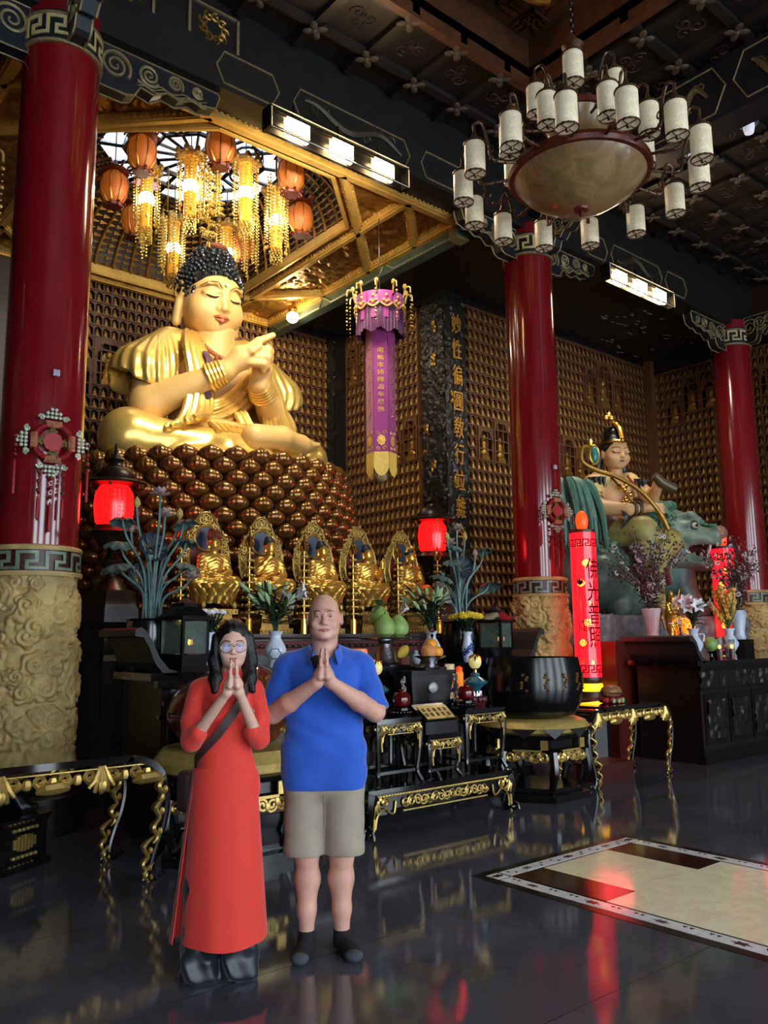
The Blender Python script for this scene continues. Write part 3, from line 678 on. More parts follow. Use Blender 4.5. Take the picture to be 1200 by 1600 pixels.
for p,q in (((KX[0],KY[0]),(KX[1],KY[0])),((KX[1],KY[0]),(KX[1],KY[1])),((KX[1],KY[1]),(KX[0],KY[1])),((KX[0],KY[1]),(KX[0],KY[0]))): kbeam(p,q,.15)
for p,q in ((O[1],O[2]),(O[3],O[4]),(O[5],O[6]),(O[7],O[0]),((7.1,7.87),(7.1,12.9)),((3.0,7.87),(3.0,12.9)),((7.1,7.87),(8.02,8.79)),((3.0,7.87),(2.1,8.77))): kbeam(p,q,.11)
for i in range(8): kbeam(OP[i],OP[(i+1)%8],.06,ZK-.02,ZK+.12,beads=False,name='opening_rim')
# vault rising to the skylight
def ring(poly,n,c):
    out=[]
    for k in range(n):
        a=2*pi*k/n; d=(cos(a),sin(a)); best=9
        for i in range(len(poly)):
            x0,y0=poly[i][0]-c[0],poly[i][1]-c[1]; x1,y1=poly[(i+1)%len(poly)][0]-c[0],poly[(i+1)%len(poly)][1]-c[1]
            den=d[0]*(y1-y0)-d[1]*(x1-x0)
            if abs(den)<1e-9: continue
            t=(x0*(y1-y0)-y0*(x1-x0))/den; u=(x0*d[1]-y0*d[0])/den
            if t>0 and -1e-6<=u<=1+1e-6: best=min(best,t)
        out.append(best)
    return out
KC=(5.2,10.45); SKR=1.38; ZS=8.62; nn=96; r0=ring(OP,nn,KC); r1=ring([(SKR*cos(k*pi/4+pi/8),SKR*sin(k*pi/4+pi/8)) for k in range(8)],nn,(0,0))
def vpt(k,t,off=0):
    a=2*pi*k/nn; r=r0[k%nn]+(r1[k%nn]-r0[k%nn])*(t**1.5); return (KC[0]+(r-off)*cos(a),KC[1]+(r-off)*sin(a),ZK+.12+(ZS-ZK-.12)*(1-(1-t)**1.4)-off*.3)
g=G(); nvv=14
for k in range(nn):
    for j in range(nvv):
        q=[vpt(k,j/nvv),vpt(k+1,j/nvv),vpt(k+1,(j+1)/nvv),vpt(k,(j+1)/nvv)]; g.add(q,[(3,2,1,0)])
g.build('vault',DKBR,can)
g=G()
for k in range(0,nn,2): g.tube([vpt(k,j/10,.03) for j in range(11)],.022,5)
for k in range(nn):                                # small scales between the ribs
    for j in range(nvv):
        p=Vector(vpt(k,(j+.5)/nvv,.02)); p2=Vector(vpt(k+1,(j+.15)/nvv,.05)); g.add([p,p2,Vector(vpt(k+1,(j+.8)/nvv,.02))],[(0,1,2)])
stuff(g.build('vault_ribs',GOLDD,can,50))
roof=struct(G().bx(-9,KX[0]+.9,YC+.2,YB+.3,9.3,9.4).bx(KX[0]+.9,8.3,YC+.2,YB+.3,9.3,9.4).bx(8.1,8.3,YC+.2,YB+.2,ZK+.1,9.3).bx(1.9,2.1,YC+.2,YB+.2,ZK+.1,9.3).bx(1.9,8.3,YB+.1,YB+.3,7.4,9.3).build('ceiling_upper',BLK2,None,0))
PANE=M('skylight_pane',(225,235,245),.4,0,.15,3,emit=(214,228,245),es=1.6); PANEV=M('violet_skylight_pane',(210,150,200),.4,0,.15,3,emit=(220,150,215),es=1.1)
sky=thing('skylight','white leaded skylight with dark star lattice above the lantern cluster','skylight',(KC[0],KC[1],ZS))
for k in range(8):
    a0=k*pi/4+pi/8; a1=a0+pi/4
    for ra,rb in ((.05,.62),(.64,1.0),(1.02,SKR)):
        for h in range(2):
            b0=a0+(a1-a0)*h/2+.02; b1=a0+(a1-a0)*(h+1)/2-.02
            v=[(ra*cos(b0),ra*sin(b0),.03),(rb*cos(b0),rb*sin(b0),.03),(rb*cos(b1),rb*sin(b1),.03),(ra*cos(b1),ra*sin(b1),.03)]
            G().add(v+[(x,y,.05) for x,y,z in v],[(0,1,2,3),(7,6,5,4),(0,4,5,1),(1,5,6,2),(2,6,7,3),(3,7,4,0)]).build('pane',PANEV if (k*2+h)%7==3 and rb>1.1 else PANE,sky,0)
g=G()
for r in (.63,1.01,SKR): g.tube([(r*cos(k*pi/4+pi/8),r*sin(k*pi/4+pi/8),.0) for k in range(8)],.035,5,True)
for k in range(16):
    a=k*pi/8+pi/8; g.cyl((.2*cos(a),.2*sin(a),0),(SKR*cos(a),SKR*sin(a),0),.025,None,5)
for k in range(8):
    a=k*pi/4; g.tube([(.81*cos(a)+.2*cos(t),.81*sin(a)+.2*sin(t),-.01) for t in [q*pi/6 for q in range(12)]],.02,5,True)
g.build('lattice',BLACK,sky)
# green painted side beam beside the canopy
gb=struct(G().bx(8.06,8.24,YC+.25,YB,7.28,7.6).build('trim_8',GREENP,None,0))
for k in range(3): outline(gb,[(8.0+k*1.65,7.3),(9.3+k*1.65,7.3),(9.5+k*1.65,7.44),(9.3+k*1.65,7.58),(8.0+k*1.65,7.58),(7.9+k*1.65,7.44)],1,8.05,OUTL,.014)
g=G().bx(8.04,8.26,YC+.26,YC+.44,7.25,7.66)
for k in range(5): g.cyl((8.03,YC+.28+k*.035,7.25),(8.03,YC+.28+k*.035,7.66),.014,None,6)
g.build('beam_end_cap',OUTL,gb,0)
# bulb on the canopy underside
t=thing('canopy_bulb','bright round bulb under the far edge of the gold canopy','light',(8.06*.98,11.9,7.28)); BULB=M('warm_bulb',(255,240,210),.4,0,0,emit=(255,226,170),es=40)
G().lathe([(.07,.06),(.08,.14)],14).build('socket',BRASS,t); G().ell((0,0,0),(.11,.11,.1),16,10).build('globe',BULB,t)
lamp('POINT',(7.7,11.7,7.15),40,(1,.82,.55),.1)
# ---- lantern cluster hung from the skylight
AMB=M('amber_lantern_paper',(160,84,34),.5,0,.4,60,emit=(196,100,30),es=.3,bump=.3,bs=120); AMBR=M('lantern_gilt_rib',(200,150,60),.3,.9,.1,10)
HOT=M('white_hot_bulb',(255,250,240),.4,0,0,emit=(255,246,232),es=30); GLSA=M('amber_glass',(236,170,60),.15,0,.2,20,emit=(230,150,40),es=.3,spec=.6)
BEAD=M('gilt_crystal_bead',(222,190,96),.12,.55,.2,30,spec=.8); REDF=M('carved_red_frame',(92,34,20),.4,.1,.3,20)
lb=G().lathe([(.06,-.23),(.1,-.21),(.17,-.1),(.19,.02),(.17,.14),(.1,.22),(.06,.23)],16).mesh('paper_body',AMB)
lr=G()
for k in range(8):
    a=k*pi/4; lr.tube([(r*cos(a),r*sin(a),z) for r,z in ((.065,-.23),(.104,-.21),(.174,-.1),(.194,.02),(.174,.14),(.104,.22),(.065,.23))],.009,5)
lrm=lr.mesh('ribs',AMBR)
lc=G().lathe([(.2,.23),(.2,.25),(.09,.3),(.05,.34),(.012,.42)],8)
lc2=G().lathe([(.11,-.28),(.12,-.25),(.06,-.22)],8)
for k in range(8): a=k*pi/4; lc.tube(spiral((.2*cos(a),.2*sin(a),.28),.05,1,8,(cos(a),sin(a),0),(0,0,1)),.014,5)
for k in range(8): a=k*pi/4; lc2.tube(spiral((.12*cos(a),.12*sin(a),-.26),.04,1,8,(cos(a),sin(a),0),(0,0,1)),.012,5)
lcm=lc.mesh('carved_cap',REDF); lcm2=lc2.mesh('carved_base',REDF); lhm=G().cyl((0,0,.4),(0,0,.95),.008,None,5).mesh('hanging_rod',BLACK)
for i,(x,y,l) in enumerate(((4.02,9.58,'upper left'),(4.75,8.84,'front top'),(5.81,8.81,'upper right'),(4.03,10.5,'leftmost low'),(6.5,9.6,'rightmost low'),(4.62,11.2,'half hidden rear left'),(6.3,11.0,'rear right'))):
    t=thing('amber_lantern','oval amber paper lantern, %s one of the ring above the Buddha head'%l,'lantern',(x,y,7.8-.06*(i>2)),i*.3,'amber lanterns under the skylight')
    ob('paper_body',lb,t); ob('ribs',lrm,t); ob('carved_cap',lcm,t); ob('carved_base',lcm2,t); ob('hanging_rod',lhm,t)
pg=G().lathe([(.085,-.42),(.085,.4),(.1,.42)],12).mesh('amber_tube',GLSA); 
pb=G().ell((0,0,0),(.105,.105,.13),14,10).mesh('bulb',HOT)
pc=G().lathe([(.17,.42),(.19,.45),(.15,.48),(.05,.52),(.02,.6)],12)
for k in range(8): a=k*pi/4; pc.ell((.19*cos(a),.19*sin(a),.47),(.04,.04,.05),7,5)
pcm=pc.mesh('gilt_crown',GOLDP)
rg=random.Random(3); ps=G()
for k in range(16):
    a=k*pi/8; r=.15+.02*(k%2); L=.75+rg.uniform(-.1,.15)
    for j in range(int(L/.045)): ps.ell((r*cos(a),r*sin(a),.4-j*.045),.014,5,4)
    ps.lathe([(0,-.045),(.018,-.02),(.008,.02)],6,(r*cos(a),r*sin(a),.4-L))
for k in range(10):
    a=k*pi/5
    for j in range(6): ps.ell((.08*cos(a+j*.2),.08*sin(a+j*.2),-.44-j*.035),.016,5,4)
psm=ps.mesh('bead_strings',BEAD); stuff_=[]
for i,(x,y,z,l) in enumerate(((4.65,9.46,7.5,'front left'),(5.3,9.14,7.5,'front right'),(4.33,10.11,7.5,'far left'),(6.03,9.52,7.5,'far right'),(5.3,11.3,7.55,'rear left, behind the hair'),(6.02,10.95,7.55,'rear right, behind the hair'))):
    t=thing('crystal_pendant','glowing glass tube pendant with bead strings, %s of the cluster'%l,'pendant lamp',(x,y,z),i*.4,'crystal pendants under the skylight')
    ob('amber_tube',pg,t); ob('bulb',pb,t); ob('gilt_crown',pcm,t); stuff(ob('bead_strings',psm,t)); ob('hanging_rod',lhm,t,(0,0,.15))
    lamp('POINT',(x,y,z-.02-.13),12,(1,.86,.62),.12)
ft=thing('flower_drop','cascade of gilded crystal flowers hanging at the centre of the lantern cluster','pendant',(5.0,9.6,7.4)); g=G(); g2=G()
for k in range(90):
    a=rg.uniform(0,6.28); z=rg.uniform(-.45,.45); r=.05+.16*(1-abs(z)/.5)*rg.random()**.5+.08*(z>.2); c=Vector((r*cos(a),r*sin(a),z))
    for m in range(4): b=m*pi/2+a; g.ell(c+Vector((.025*cos(b),.025*sin(b),0)),(.022,.022,.014),6,4)
g2.cyl((0,0,-.4),(0,0,1.2),.01,None,5); g2.lathe([(0,-.62),(.03,-.58),(.02,-.5),(0,-.48)],8)
stuff(g.build('gilt_blossoms',BEAD,ft)); g2.build('stem_rod',BRASS,ft)
for i,(x,y) in enumerate(((4.45,10.6),(6.0,10.2),(5.0,10.9),(4.7,9.0),(5.75,9.1))):
    t=thing('bead_cascade','hanging bunch of gilt beads %s'%('at the left of the cluster','right of the hair bun','behind the hair bun','under the left front lantern','under the right front lantern')[i],'pendant',(x,y,7.5),i,'bead bunches in the lantern cluster'); g=G()
    for k in range(14):
        a=rg.uniform(0,6.28); r=.1*rg.random()**.5+.03
        for j in range(16): g.ell((r*cos(a),r*sin(a),.45-j*.05-.02*k%5),.016,5,4)
    stuff(g.build('bead_strings',BEAD,t)); G().cyl((0,0,.4),(0,0,1.1),.008,None,5).build('hanging_rod',BRASS,t)
# ---- floodlight bars
FLD=M('floodlight_glass',(255,240,210),.3,0,0,emit=(255,214,150),es=60)
def floodbar(label,xs,y,z,half,tgts,power):
    c=(xs[0]+xs[-1])/2; t=thing('floodlight_bar',label,'floodlight',(c,y,z)); 
    m=Matrix.Identity(4); g=G(); P=[(-.13,.1),(.13,.1),(.16,.0),(.1,-.1),(-.1,-.1),(-.16,0)]
    g.bx(-half,half,-.04,.07,.07,.12); g.bx(-half,half,.05,.09,-.12,.12); g.bx(-half,half,-.06,-.04,-.12,-.09); 
    for s in (-1,1): g.bx(s*half-.02,s*half+.02,-.07,.09,-.13,.13)
    g.build('housing',M('black_metal',(20,20,22),.35,.6,.1,10),t,0)
    g=G(); 
    for s in (-1,1): g.tube([(s*half,-.08,-.13),(s*half+.0,-.08,.1),(s*half,.09,.13)],.008,4)
    for zz in (-.13,.13): g.cyl((-half,-.08,zz),(half,-.08,zz),.008,None,4)
    g.build('white_edging',M('white_metal',(210,205,190),.3,.3,.1,10),t)
    for k,x in enumerate(xs):
        G().cb((x-c,-.015,-.01),(.3,.07,.2)).build('lamp_glass',FLD,t,0); G().cyl((x-c,.06,.1),(x-c,.06,.35),.012,None,6).build('hanger',BLACK,t)
        lamp('SPOT',(x,y-.02,z-.16),power,(1,.92,.76),.1,tgts[k],150,.8)
    lamp('AREA',(c,y-.1,z),power*.12,(1,.85,.62),.5,(c-2,0,4.0))
floodbar('bar of three glaring floodlights hung before the gold canopy',[4.81,5.44,6.07],7.2,7.23,1.0,[(5.3,10.3,6.2),(5.6,10.3,5.5),(5.9,10.3,6.0)],350)
floodbar('bar of three glaring floodlights right of the middle red column',[11.0,11.57,12.14],7.2,7.23,.92,[(11.6,8.4,4.2),(12.4,8.2,3.8),(13.4,8,3.2)],120)
# ceiling downlights beyond the forward beam
for i,(x,y) in enumerate(((10.55,4.75),(10.62,5.6))):
    t=thing('downlight','small white downlight under the dark ceiling, %s of the two'%('nearer','farther')[i],'light',(x,y,ZC-.03)); G().lathe([(.13,.03),(.13,0),(.1,-.02),(.09,0)],20).build('rim',M('grey_metal',(110,110,112),.4,.5,.1,8),t)
    G().lathe([(0,-.14),(.06,-.13),(.075,-.06),(.075,0)],16).build('globe',M('opal_globe',(220,222,232),.3,0,0,emit=(225,228,245),es=.55),t)
# ================================================================= great chandelier
CH=Vector((5.6,4.0,5.47)); ALA=M('alabaster',(212,200,170),.4,0,.22,16,emit=(226,214,180),es=.14,dist=1.5); ALB=M('alabaster_bowl',(128,102,66),.35,0,.4,5,emit=(150,120,74),es=.03,dist=1.2,coat=.3); BRZ=M('aged_bronze',(92,66,46),.4,.7,.3,30)
ch=thing('chandelier','tiered alabaster chandelier with many cylinder lamps hanging in the hall','chandelier',CH)
b1=G().lathe([(0,-.29),(.15,-.275),(.32,-.21),(.47,-.11),(.56,0),(.58,.05),(.54,.05),(.45,-.06),(.3,-.17),(0,-.25)],56).build('bowl',ALB,ch)
G().lathe([(.54,.0),(.6,.0),(.615,.035),(.6,.075),(.54,.08)],56).build('bowl_rim',REDF,b1); G().lathe([(0,-.36),(.02,-.34),(.015,-.31),(.06,-.3),(.07,-.28),(0,-.26)],16).build('finial',REDF,b1)
b2=G().lathe([(0,.3),(.14,.32),(.25,.42),(.29,.56),(.26,.56),(0,.36)],40).build('upper_bowl',ALB,ch); G().lathe([(.27,.53),(.31,.53),(.31,.58),(.27,.58)],40).build('bowl_rim',REDF,b2)
G().cyl((0,0,-.05),(0,0,1.35),.03,None,10).lathe([(.03,1.1),(.09,1.14),(.04,1.2),(.1,1.26),(.03,1.34)],16).build('stem',BRZ,ch)
g=G()
for k in range(30): g.tube([(.02*cos(t)*(1 if k%2 else 0),.02*cos(t)*(0 if k%2 else 1),1.38+k*.055+.035*sin(t)) for t in [q*pi/5 for q in range(10)]],.007,4,True)
g.build('chain',BLACK,ch)
shade=G().lathe([(.082,-.13),(.085,-.12),(.085,.12),(.08,.13)],20).mesh('alabaster_cylinder',ALA)
trim=G(); trim2=G()
for z,s in ((-.12,1),(.12,-1)):
    if s<0: trim,trim2=trim2,trim
    for k in range(12):
        a=k*pi/6; trim.add([(.0885*cos(a),.0885*sin(a),z-.025*s),(.0885*cos(a+pi/6),.0885*sin(a+pi/6),z-.025*s),(.0885*cos(a+pi/12),.0885*sin(a+pi/12),z+.0*s)],[(0,1,2)])
    trim.tube([(.088*cos(a),.088*sin(a),z-.012*s) for a in [q*pi/10 for q in range(20)]],.005,5,True)
for k in range(4): a=k*pi/2; trim2.cyl((.085*cos(a),.085*sin(a),-.13),(0,0,-.135),.006,None,4)
trim2.lathe([(0,-.17),(.012,-.16),(.02,-.14),(0,-.125)],8); trim.lathe([(.088,.13),(.07,.16),(.03,.19),(.012,.24)],12)
trm=trim.mesh('bronze_cap',BRZ,0); trm2=trim2.mesh('bronze_foot',BRZ,0); BASE_=G().lathe([(0,-.128),(.08,-.128)],20).mesh('amber_base',M('amber_disc',(170,130,80),.4,0,.3,30,emit=(190,150,90),es=.12))
def ringlamps(n,r,z,rin,zin,a0):
    for k in range(n):
        a=a0+2*pi*k/n; d=Vector((cos(a),sin(a),0)); top=d*r+Vector((0,0,z+.24))
        pts=bez([d*rin+Vector((0,0,zin)),d*(rin*.4+r*.6)+Vector((0,0,zin-.02)),d*(r-.13)+Vector((0,0,z+.16)),d*(r-.07)+Vector((0,0,z+.33)),d*(r+.0)+Vector((0,0,z+.31)),top],6)
        arm=G().tube(pts,.013,6); arm.tube(spiral(d*(r-.14)+Vector((0,0,z+.12)),.05,1.2,10,tuple(d),(0,0,1)),.008,4)
        for j in range(3,9,2): arm.ell(pts[j],.02,6,4)
        ar=arm.build('arm',BRZ,ch)
        l=ob('alabaster_cylinder',shade,ch,d*r+Vector((0,0,z))); t=ob('bronze_cap',trm,l); ob('bronze_foot',trm2,l); ob('amber_base',BASE_,l)
ringlamps(14,1.0,-.02,.58,.03,.1); ringlamps(8,.62,.3,.3,.42,.25); ringlamps(4,.34,.8,.03,.95,.6)
# ================================================================= banners
PUR=M('purple_satin',(138,38,108),.45,0,.12,5,sheen=.3); PURD=M('dark_purple_fringe',(78,30,66),.6,0,.25,40); GTX=M('gold_embroidery',(220,170,84),.4,.4,.2,40); YEL=M('yellow_satin',(214,178,84),.45,0,.15,20)
def banner(loc,label,rz):
    t=thing('prayer_banner',label,'banner',loc,rz); R=.31
    body=G().grid(lambda u,v:((.215+.004*sin(u*50))*cos(u*2*pi),(.215+.004*sin(u*50))*sin(u*2*pi),-.05-.02*v),48,1,True)
    drum_=G().lathe([(0,.17),(R*.98,.17),(R,.15),(R,-.02)],48).build('canopy_drum',PUR,t)
    g=G().grid(lambda u,v:((R+.012*sin(u*2*pi*40)*v)*cos(u*2*pi),(R+.012*sin(u*2*pi*40)*v)*sin(u*2*pi),-.02-(.34+.03*sin(u*2*pi*9))*v),240,4,True); g.build('fringe',PURD,t)
    for k in range(12):
        a0=k*pi/6+.02; a1=(k+1)*pi/6-.02; n=8
        def tab(r,z0,z1,cur,a0=a0,a1=a1):
            g=G(); v=[];f=[]
            for i in range(n+1):
                a=a0+(a1-a0)*i/n; zz=z1-cur*sin(pi*i/n); v+=[(r*cos(a),r*sin(a),z0),(r*cos(a),r*sin(a),zz),((r+.006)*cos(a),(r+.006)*sin(a),z0),((r+.006)*cos(a),(r+.006)*sin(a),zz)]
            for i in range(n): b=i*4; c=b+4; f+=[(b+2,c+2,c+3,b+3),(b+1,c+1,c,b),(b+3,c+3,c+1,b+1),(b,c,c+2,b+2)]
            return g.add(v,f)
        q=tab(R+.012,.16,-.01,.05).build('valance_tab',PUR,t,0)
        g=G(); am=(a0+a1)/2
        e=[((R+.021)*cos(a0+(a1-a0)*i/n),(R+.021)*sin(a0+(a1-a0)*i/n),-.005-.05*sin(pi*i/n)) for i in range(n+1)]; g.tube(e,.014,5)
        g.ell(((R+.02)*cos(am),(R+.02)*sin(am),.09),(.02,.02,.022),8,6); 
        for s in (-1,0,1): g.ell(((R+.02)*cos(am+s*.1),(R+.02)*sin(am+s*.1),.0+.02*abs(s)),(.022,.022,.02),7,5)
        g.build('gold_scallop',GTX,q)
        tab(R+.004,.0,-.2,0,am-.1,am+.1).build('hanging_tab',PUR,t,0)
    for k in range(10):                              # hooks and bead drops round the rim
        a=k*pi/5+.2; g=G(); r=R+.03; top=Vector((r*cos(a),r*sin(a),.17)); g.tube(bez([top-Vector((0,0,.05)),top+Vector((.03*cos(a),.03*sin(a),.07)),top+Vector((.09*cos(a),.09*sin(a),.08)),top+Vector((.1*cos(a),.1*sin(a),.0))],4),.011,5)
        g.ell(top+Vector((.02*cos(a),.02*sin(a),.1)),(.03,.03,.04),7,5)
        for j in range(9): g.ell(top+Vector((.1*cos(a),.1*sin(a),-.05-j*.05)),.018 if j%3==0 else .009,6,4)
        g.build('bead_drop',GOLDP,t)
    # long streamers, four faces of a square tube
    w=.125; ztop,zbot=-.12,-1.98
    for k in range(6):
        a=k*pi/3; m=Euler((0,0,a)).to_matrix().to_4x4(); rr=.165
        s=G().bx(-.092,.092,-rr-.003,-rr+.003,zbot,ztop,m).build('streamer',PUR,t,0)
        G().bx(-.092,.092,-rr-.008,-rr-.001,ztop-.02,ztop+.16,m).build('yellow_panel',YEL,s,0)
        g=G(); P=[(-.092,.05)]+[(-.092+.184*i/10,-.16-.1*sin(pi*i/10)**.7) for i in range(11)]+[(.092,.05)]; g.prism(P,.012,m@basis((0,-rr+.004,zbot),(1,0,0),(0,0,1),(0,-1,0))); tip=g.build('yellow_tip',YEL,s,0)
        g=G()
        for q in range(8): b=q*pi/4; g.ell((.035*cos(b),-rr-.006,zbot+.2+.045*sin(b)),(.022,.004,.026),7,5,m)
        g.ell((0,-rr-.008,zbot+.2),(.03,.005,.03),8,5,m)
        for sx in (-1,1):
            for sz in (-1,1): g.tube([m@p for p in spiral((sx*.04,-rr-.005,zbot+.2+sz*.1),.03,1.2,12,(1,0,0),(0,0,1),0,sx)],.005,4)
        for sx in (-1,1): g.tube([m@p for p in spiral((sx*.035,-rr-.005,ztop-.12),.03,1.4,12,(1,0,0),(0,0,1),0,sx)],.007,4)
        for j,(x0,z0) in enumerate(((-.03,.1),(.03,.1),(0,.12),(-.035,.04),(.035,.04))): g.ell((x0,-rr-.009,ztop+z0-.02),(.016,.004,.018),6,4,m)
        g.build('embroidery',GTX,s)
        if k%2==0:
            for i,c in enumerate('南無本師釋迦牟尼佛'):
                o=ob('embroidered_character',text_mesh(c,.085,GTX,.002),s); o.matrix_local=m@Matrix.Translation((0,-rr-.006,-.6-i*.098))@Euler((pi/2,0,0)).to_matrix().to_4x4(); o.scale=(1.15,.9,1)
        else:
            g=G()
            for i in range(26): z=-.53-i*.037; g.tube([m@Vector((.03*sin(i*2.1+q*1.3)+q*.008-.01,-rr-.005,z+.014*cos(q*1.7+i))) for q in range(5)],.003,3)
            g.build('embroidered_script',GTX,s,0)
    G().ell((0,0,zbot-.22),(.09,.09,.09),14,8).build('glass_weight',M('clear_glass',(225,225,190),.05,0,0,trans=.8),t); G().cyl((0,0,.15),(0,0,1.3),.006,None,4).build('hanging_cord',BLACK,t)
    return t
banner((6.68,8.0,5.83),'long purple prayer banner with gold characters hanging before the niche walls',radians(-40+0))
banner((1.08,6.2,4.9),'purple fringed banner cut off at the left frame edge','' and 0 or 0.3)
# ================================================================= lotus throne and great Buddha
BP=Vector((5.5,10.4,3.82)); SKIN=M('gilded_skin',(206,164,96),.5,.08,.08,3); GLD2=M('bright_gold_robe',(236,196,104),.3,.72,.12,3,rvar=.08); HAIRB=M('black_blue_curls',(20,22,26),.3,.1,.1,20,coat=.4)
LOT=M('lotus_bronze',(128,88,46),.24,.75,.35,3,rvar=.06)
th=thing('lotus_throne','tall throne of brown gilt lotus petals beneath the great Buddha','throne',(BP.x,BP.y,0))
def petal():
    """ribbed bulging lotus petal, front half of a flattened gourd"""
    g=G()
    def F(u,v):
        a=-pi*.06+u*pi*1.12; e=-pi/2+pi*(.06+.9*v); r=cos(e)*(1+.05*cos(a*15)); return (.155*r*cos(a),-.15*r*sin(a)-.03*v,.1*sin(e)+.03*(1-abs(cos(a)))*v)
    return g.grid(F,30,8)
pm=petal().mesh('petal',LOT,60); pv=petal(); PETS=[]
nrow=14
for r in range(nrow):
    t=r/(nrow-1); z=BP.z-.06-t*1.95; rad=1.84+.1*sin(pi*min(1,t*1.4))-.5*max(0,t-.6); n=40
    for k in range(n):
        a=2*pi*(k+.5*(r%2))/n; PETS.append((Vector((rad*cos(a),rad*sin(a),z)),a+pi/2,.98-.12*t))
cl_=Vector((-BP.x,-BP.y,1.55)); PETS.sort(key=lambda q:(q[0]-cl_).length)
for p,a,s in PETS[:300]: o=ob('petal',pm,th,p,a); o.scale=(s,s,s)
g=G(); pmv=pv.v
for p,a,s in PETS[300:]: g.add(pv.v,pv.f,TR(p,(0,0,a),(s,s,s)))
stuff(g.build('rear_petals',LOT,th,60))
G().lathe([(0,1.7),(1.35,1.7),(1.7,2.3),(1.82,3.0),(1.82,3.78),(1.6,3.82),(0,3.82)],64).build('core',DKBR,th); G().lathe([(1.5,0),(1.5,.3),(1.3,.5),(1.3,1.5),(1.55,1.72),(0,1.8)],8).build('pedestal',BLK2,th)
bd=thing('great_buddha','huge seated golden Buddha with black curled hair, hands raised in teaching','statue',BP)
# body: chest, neck, arms, hands, foot
s=S((-1.5,-1.6,-.05),(1.5,.8,2.4),.021)
s.ell((0,.02,1.3),(.66,.42,.58)); s.ell((0,-.05,.72),(.62,.46,.5),.15); s.cap((-.6,.02,1.68),(.6,.02,1.68),.29,.29,.2); s.ell((-.3,-.3,1.42),(.34,.16,.22),.1); s.ell((.3,-.3,1.42),(.34,.16,.22),.1)
s.cap((0,-.02,1.72),(0,-.1,2.2),.33,.29,.12)
EL=[(-1.02,-.22,.86),(1.02,-.22,.82)]; WR=[(-.24,-.86,1.3),(.3,-.84,1.22)]
for i,sg in ((0,-1),(1,1)):
    s.cap((sg*.82,.02,1.6),EL[i],.27,.25,.1); s.cap(EL[i],WR[i],.25,.135,.06)
# hands
s.cap(WR[0],(-.06,-.98,1.5),.13,.15,.06); s.ell((-.04,-.98,1.5),(.16,.1,.17),.05)
for pts,r in (([(0,-1.02,1.62),(.14,-1.08,1.74),(.34,-1.12,1.86)],.058),([(.06,-1.06,1.58),(.24,-1.14,1.62),(.3,-1.1,1.5)],.06),([(.05,-1.07,1.5),(.23,-1.15,1.52),(.27,-1.1,1.4)],.058),([(.02,-1.06,1.42),(.18,-1.13,1.42),(.22,-1.08,1.33)],.052),([(-.1,-1.02,1.46),(.0,-1.13,1.56),(.12,-1.15,1.66)],.055)): s.chain(pts,[r*1.05,r,r*.75],.025)
s.cap(WR[1],(.3,-.93,1.42),.13,.14,.06); s.ell((.3,-.93,1.42),(.12,.13,.16),.05)
for pts,r in (([(.3,-.98,1.54),(.34,-1.0,1.7),(.24,-1.04,1.78)],.056),([(.34,-.92,1.56),(.42,-.92,1.7),(.36,-.98,1.8)],.056),([(.38,-.86,1.52),(.46,-.86,1.64),(.42,-.94,1.72)],.052),([(.4,-.82,1.46),(.48,-.82,1.56),(.45,-.9,1.62)],.047),([(.24,-1.0,1.4),(.16,-1.08,1.5),(.16,-1.1,1.6)],.052)): s.chain(pts,[r*1.05,r,r*.75],.025)
# foot resting on the opposite thigh
s.chain([(.1,-1.06,.42),(.55,-1.02,.47),(.98,-.86,.46),(1.2,-.76,.5)],[.17,.16,.14,.09],.06)
for k in range(5): s.cap((1.12,-.86+k*.06,.48),(1.3,-.84+k*.07,.52),.045,.036,.02)
s.build('body',SKIN,bd)
# head
hd=S((-.62,-.72,-.75),(.62,.62,.75),.0125)
hd.ell((0,0,.1),(.43,.47,.46)); hd.ell((0,-.12,-.2),(.385,.36,.3),.18); hd.ell((0,-.3,-.36),(.17,.14,.12),.1); hd.cap((0,.05,-.3),(0,.1,-.62),.27,.3,.08)
hd.ell((-.24,-.26,-.14),(.17,.17,.18),.1); hd.ell((.24,-.26,-.14),(.17,.17,.18),.1)
hd.cap((0,-.43,.14),(0,-.5,-.08),.035,.062,.06); hd.ell((-.065,-.46,-.09),(.05,.05,.042),.03); hd.ell((.065,-.46,-.09),(.05,.05,.042),.03)
for sg in (-1,1):
    hd.ell((sg*.185,-.475,.09),(.13,.04,.028),.03,sub=True); hd.ell((sg*.18,-.375,.075),(.125,.075,.075),.03)
    hd.chain([(sg*.05,-.45,.17),(sg*.14,-.455,.235),(sg*.25,-.42,.22),(sg*.33,-.35,.16)],[.022,.026,.024,.012],.03)
    hd.ell((sg*.45,.04,.06),(.05,.13,.17),.03); hd.ell((sg*.475,.02,.08),(.03,.07,.1),.02,sub=True); hd.cap((sg*.45,.0,-.06),(sg*.46,-.02,-.36),.06,.07,.03)
hd.ell((0,-.44,-.2),(.03,.03,.03),.03,sub=True)
HT=Matrix.Translation((-.08,-.06,2.56))@Euler((radians(17),0,0)).to_matrix().to_4x4()
h=hd.build('head',SKIN,bd); h.matrix_local=HT
LIP=M('reddish_lips',(170,92,62),.4,.2,.1,10); BRO=M('brown_paint_line',(110,72,30),.5,0,.1,10); EYE=M('dark_eye',(40,28,20),.3,0,0)
s=S((-.22,-.64,-.36),(.22,-.38,-.12),.007); s.chain([(-.14,-.45,-.222),(-.05,-.492,-.205),(0,-.496,-.215),(.05,-.492,-.205),(.14,-.45,-.222)],[.01,.026,.024,.026,.01],.01); s.chain([(-.11,-.455,-.24),(0,-.49,-.262),(.11,-.455,-.24)],[.01,.034,.01],.01)
s.build('lips',LIP,h)
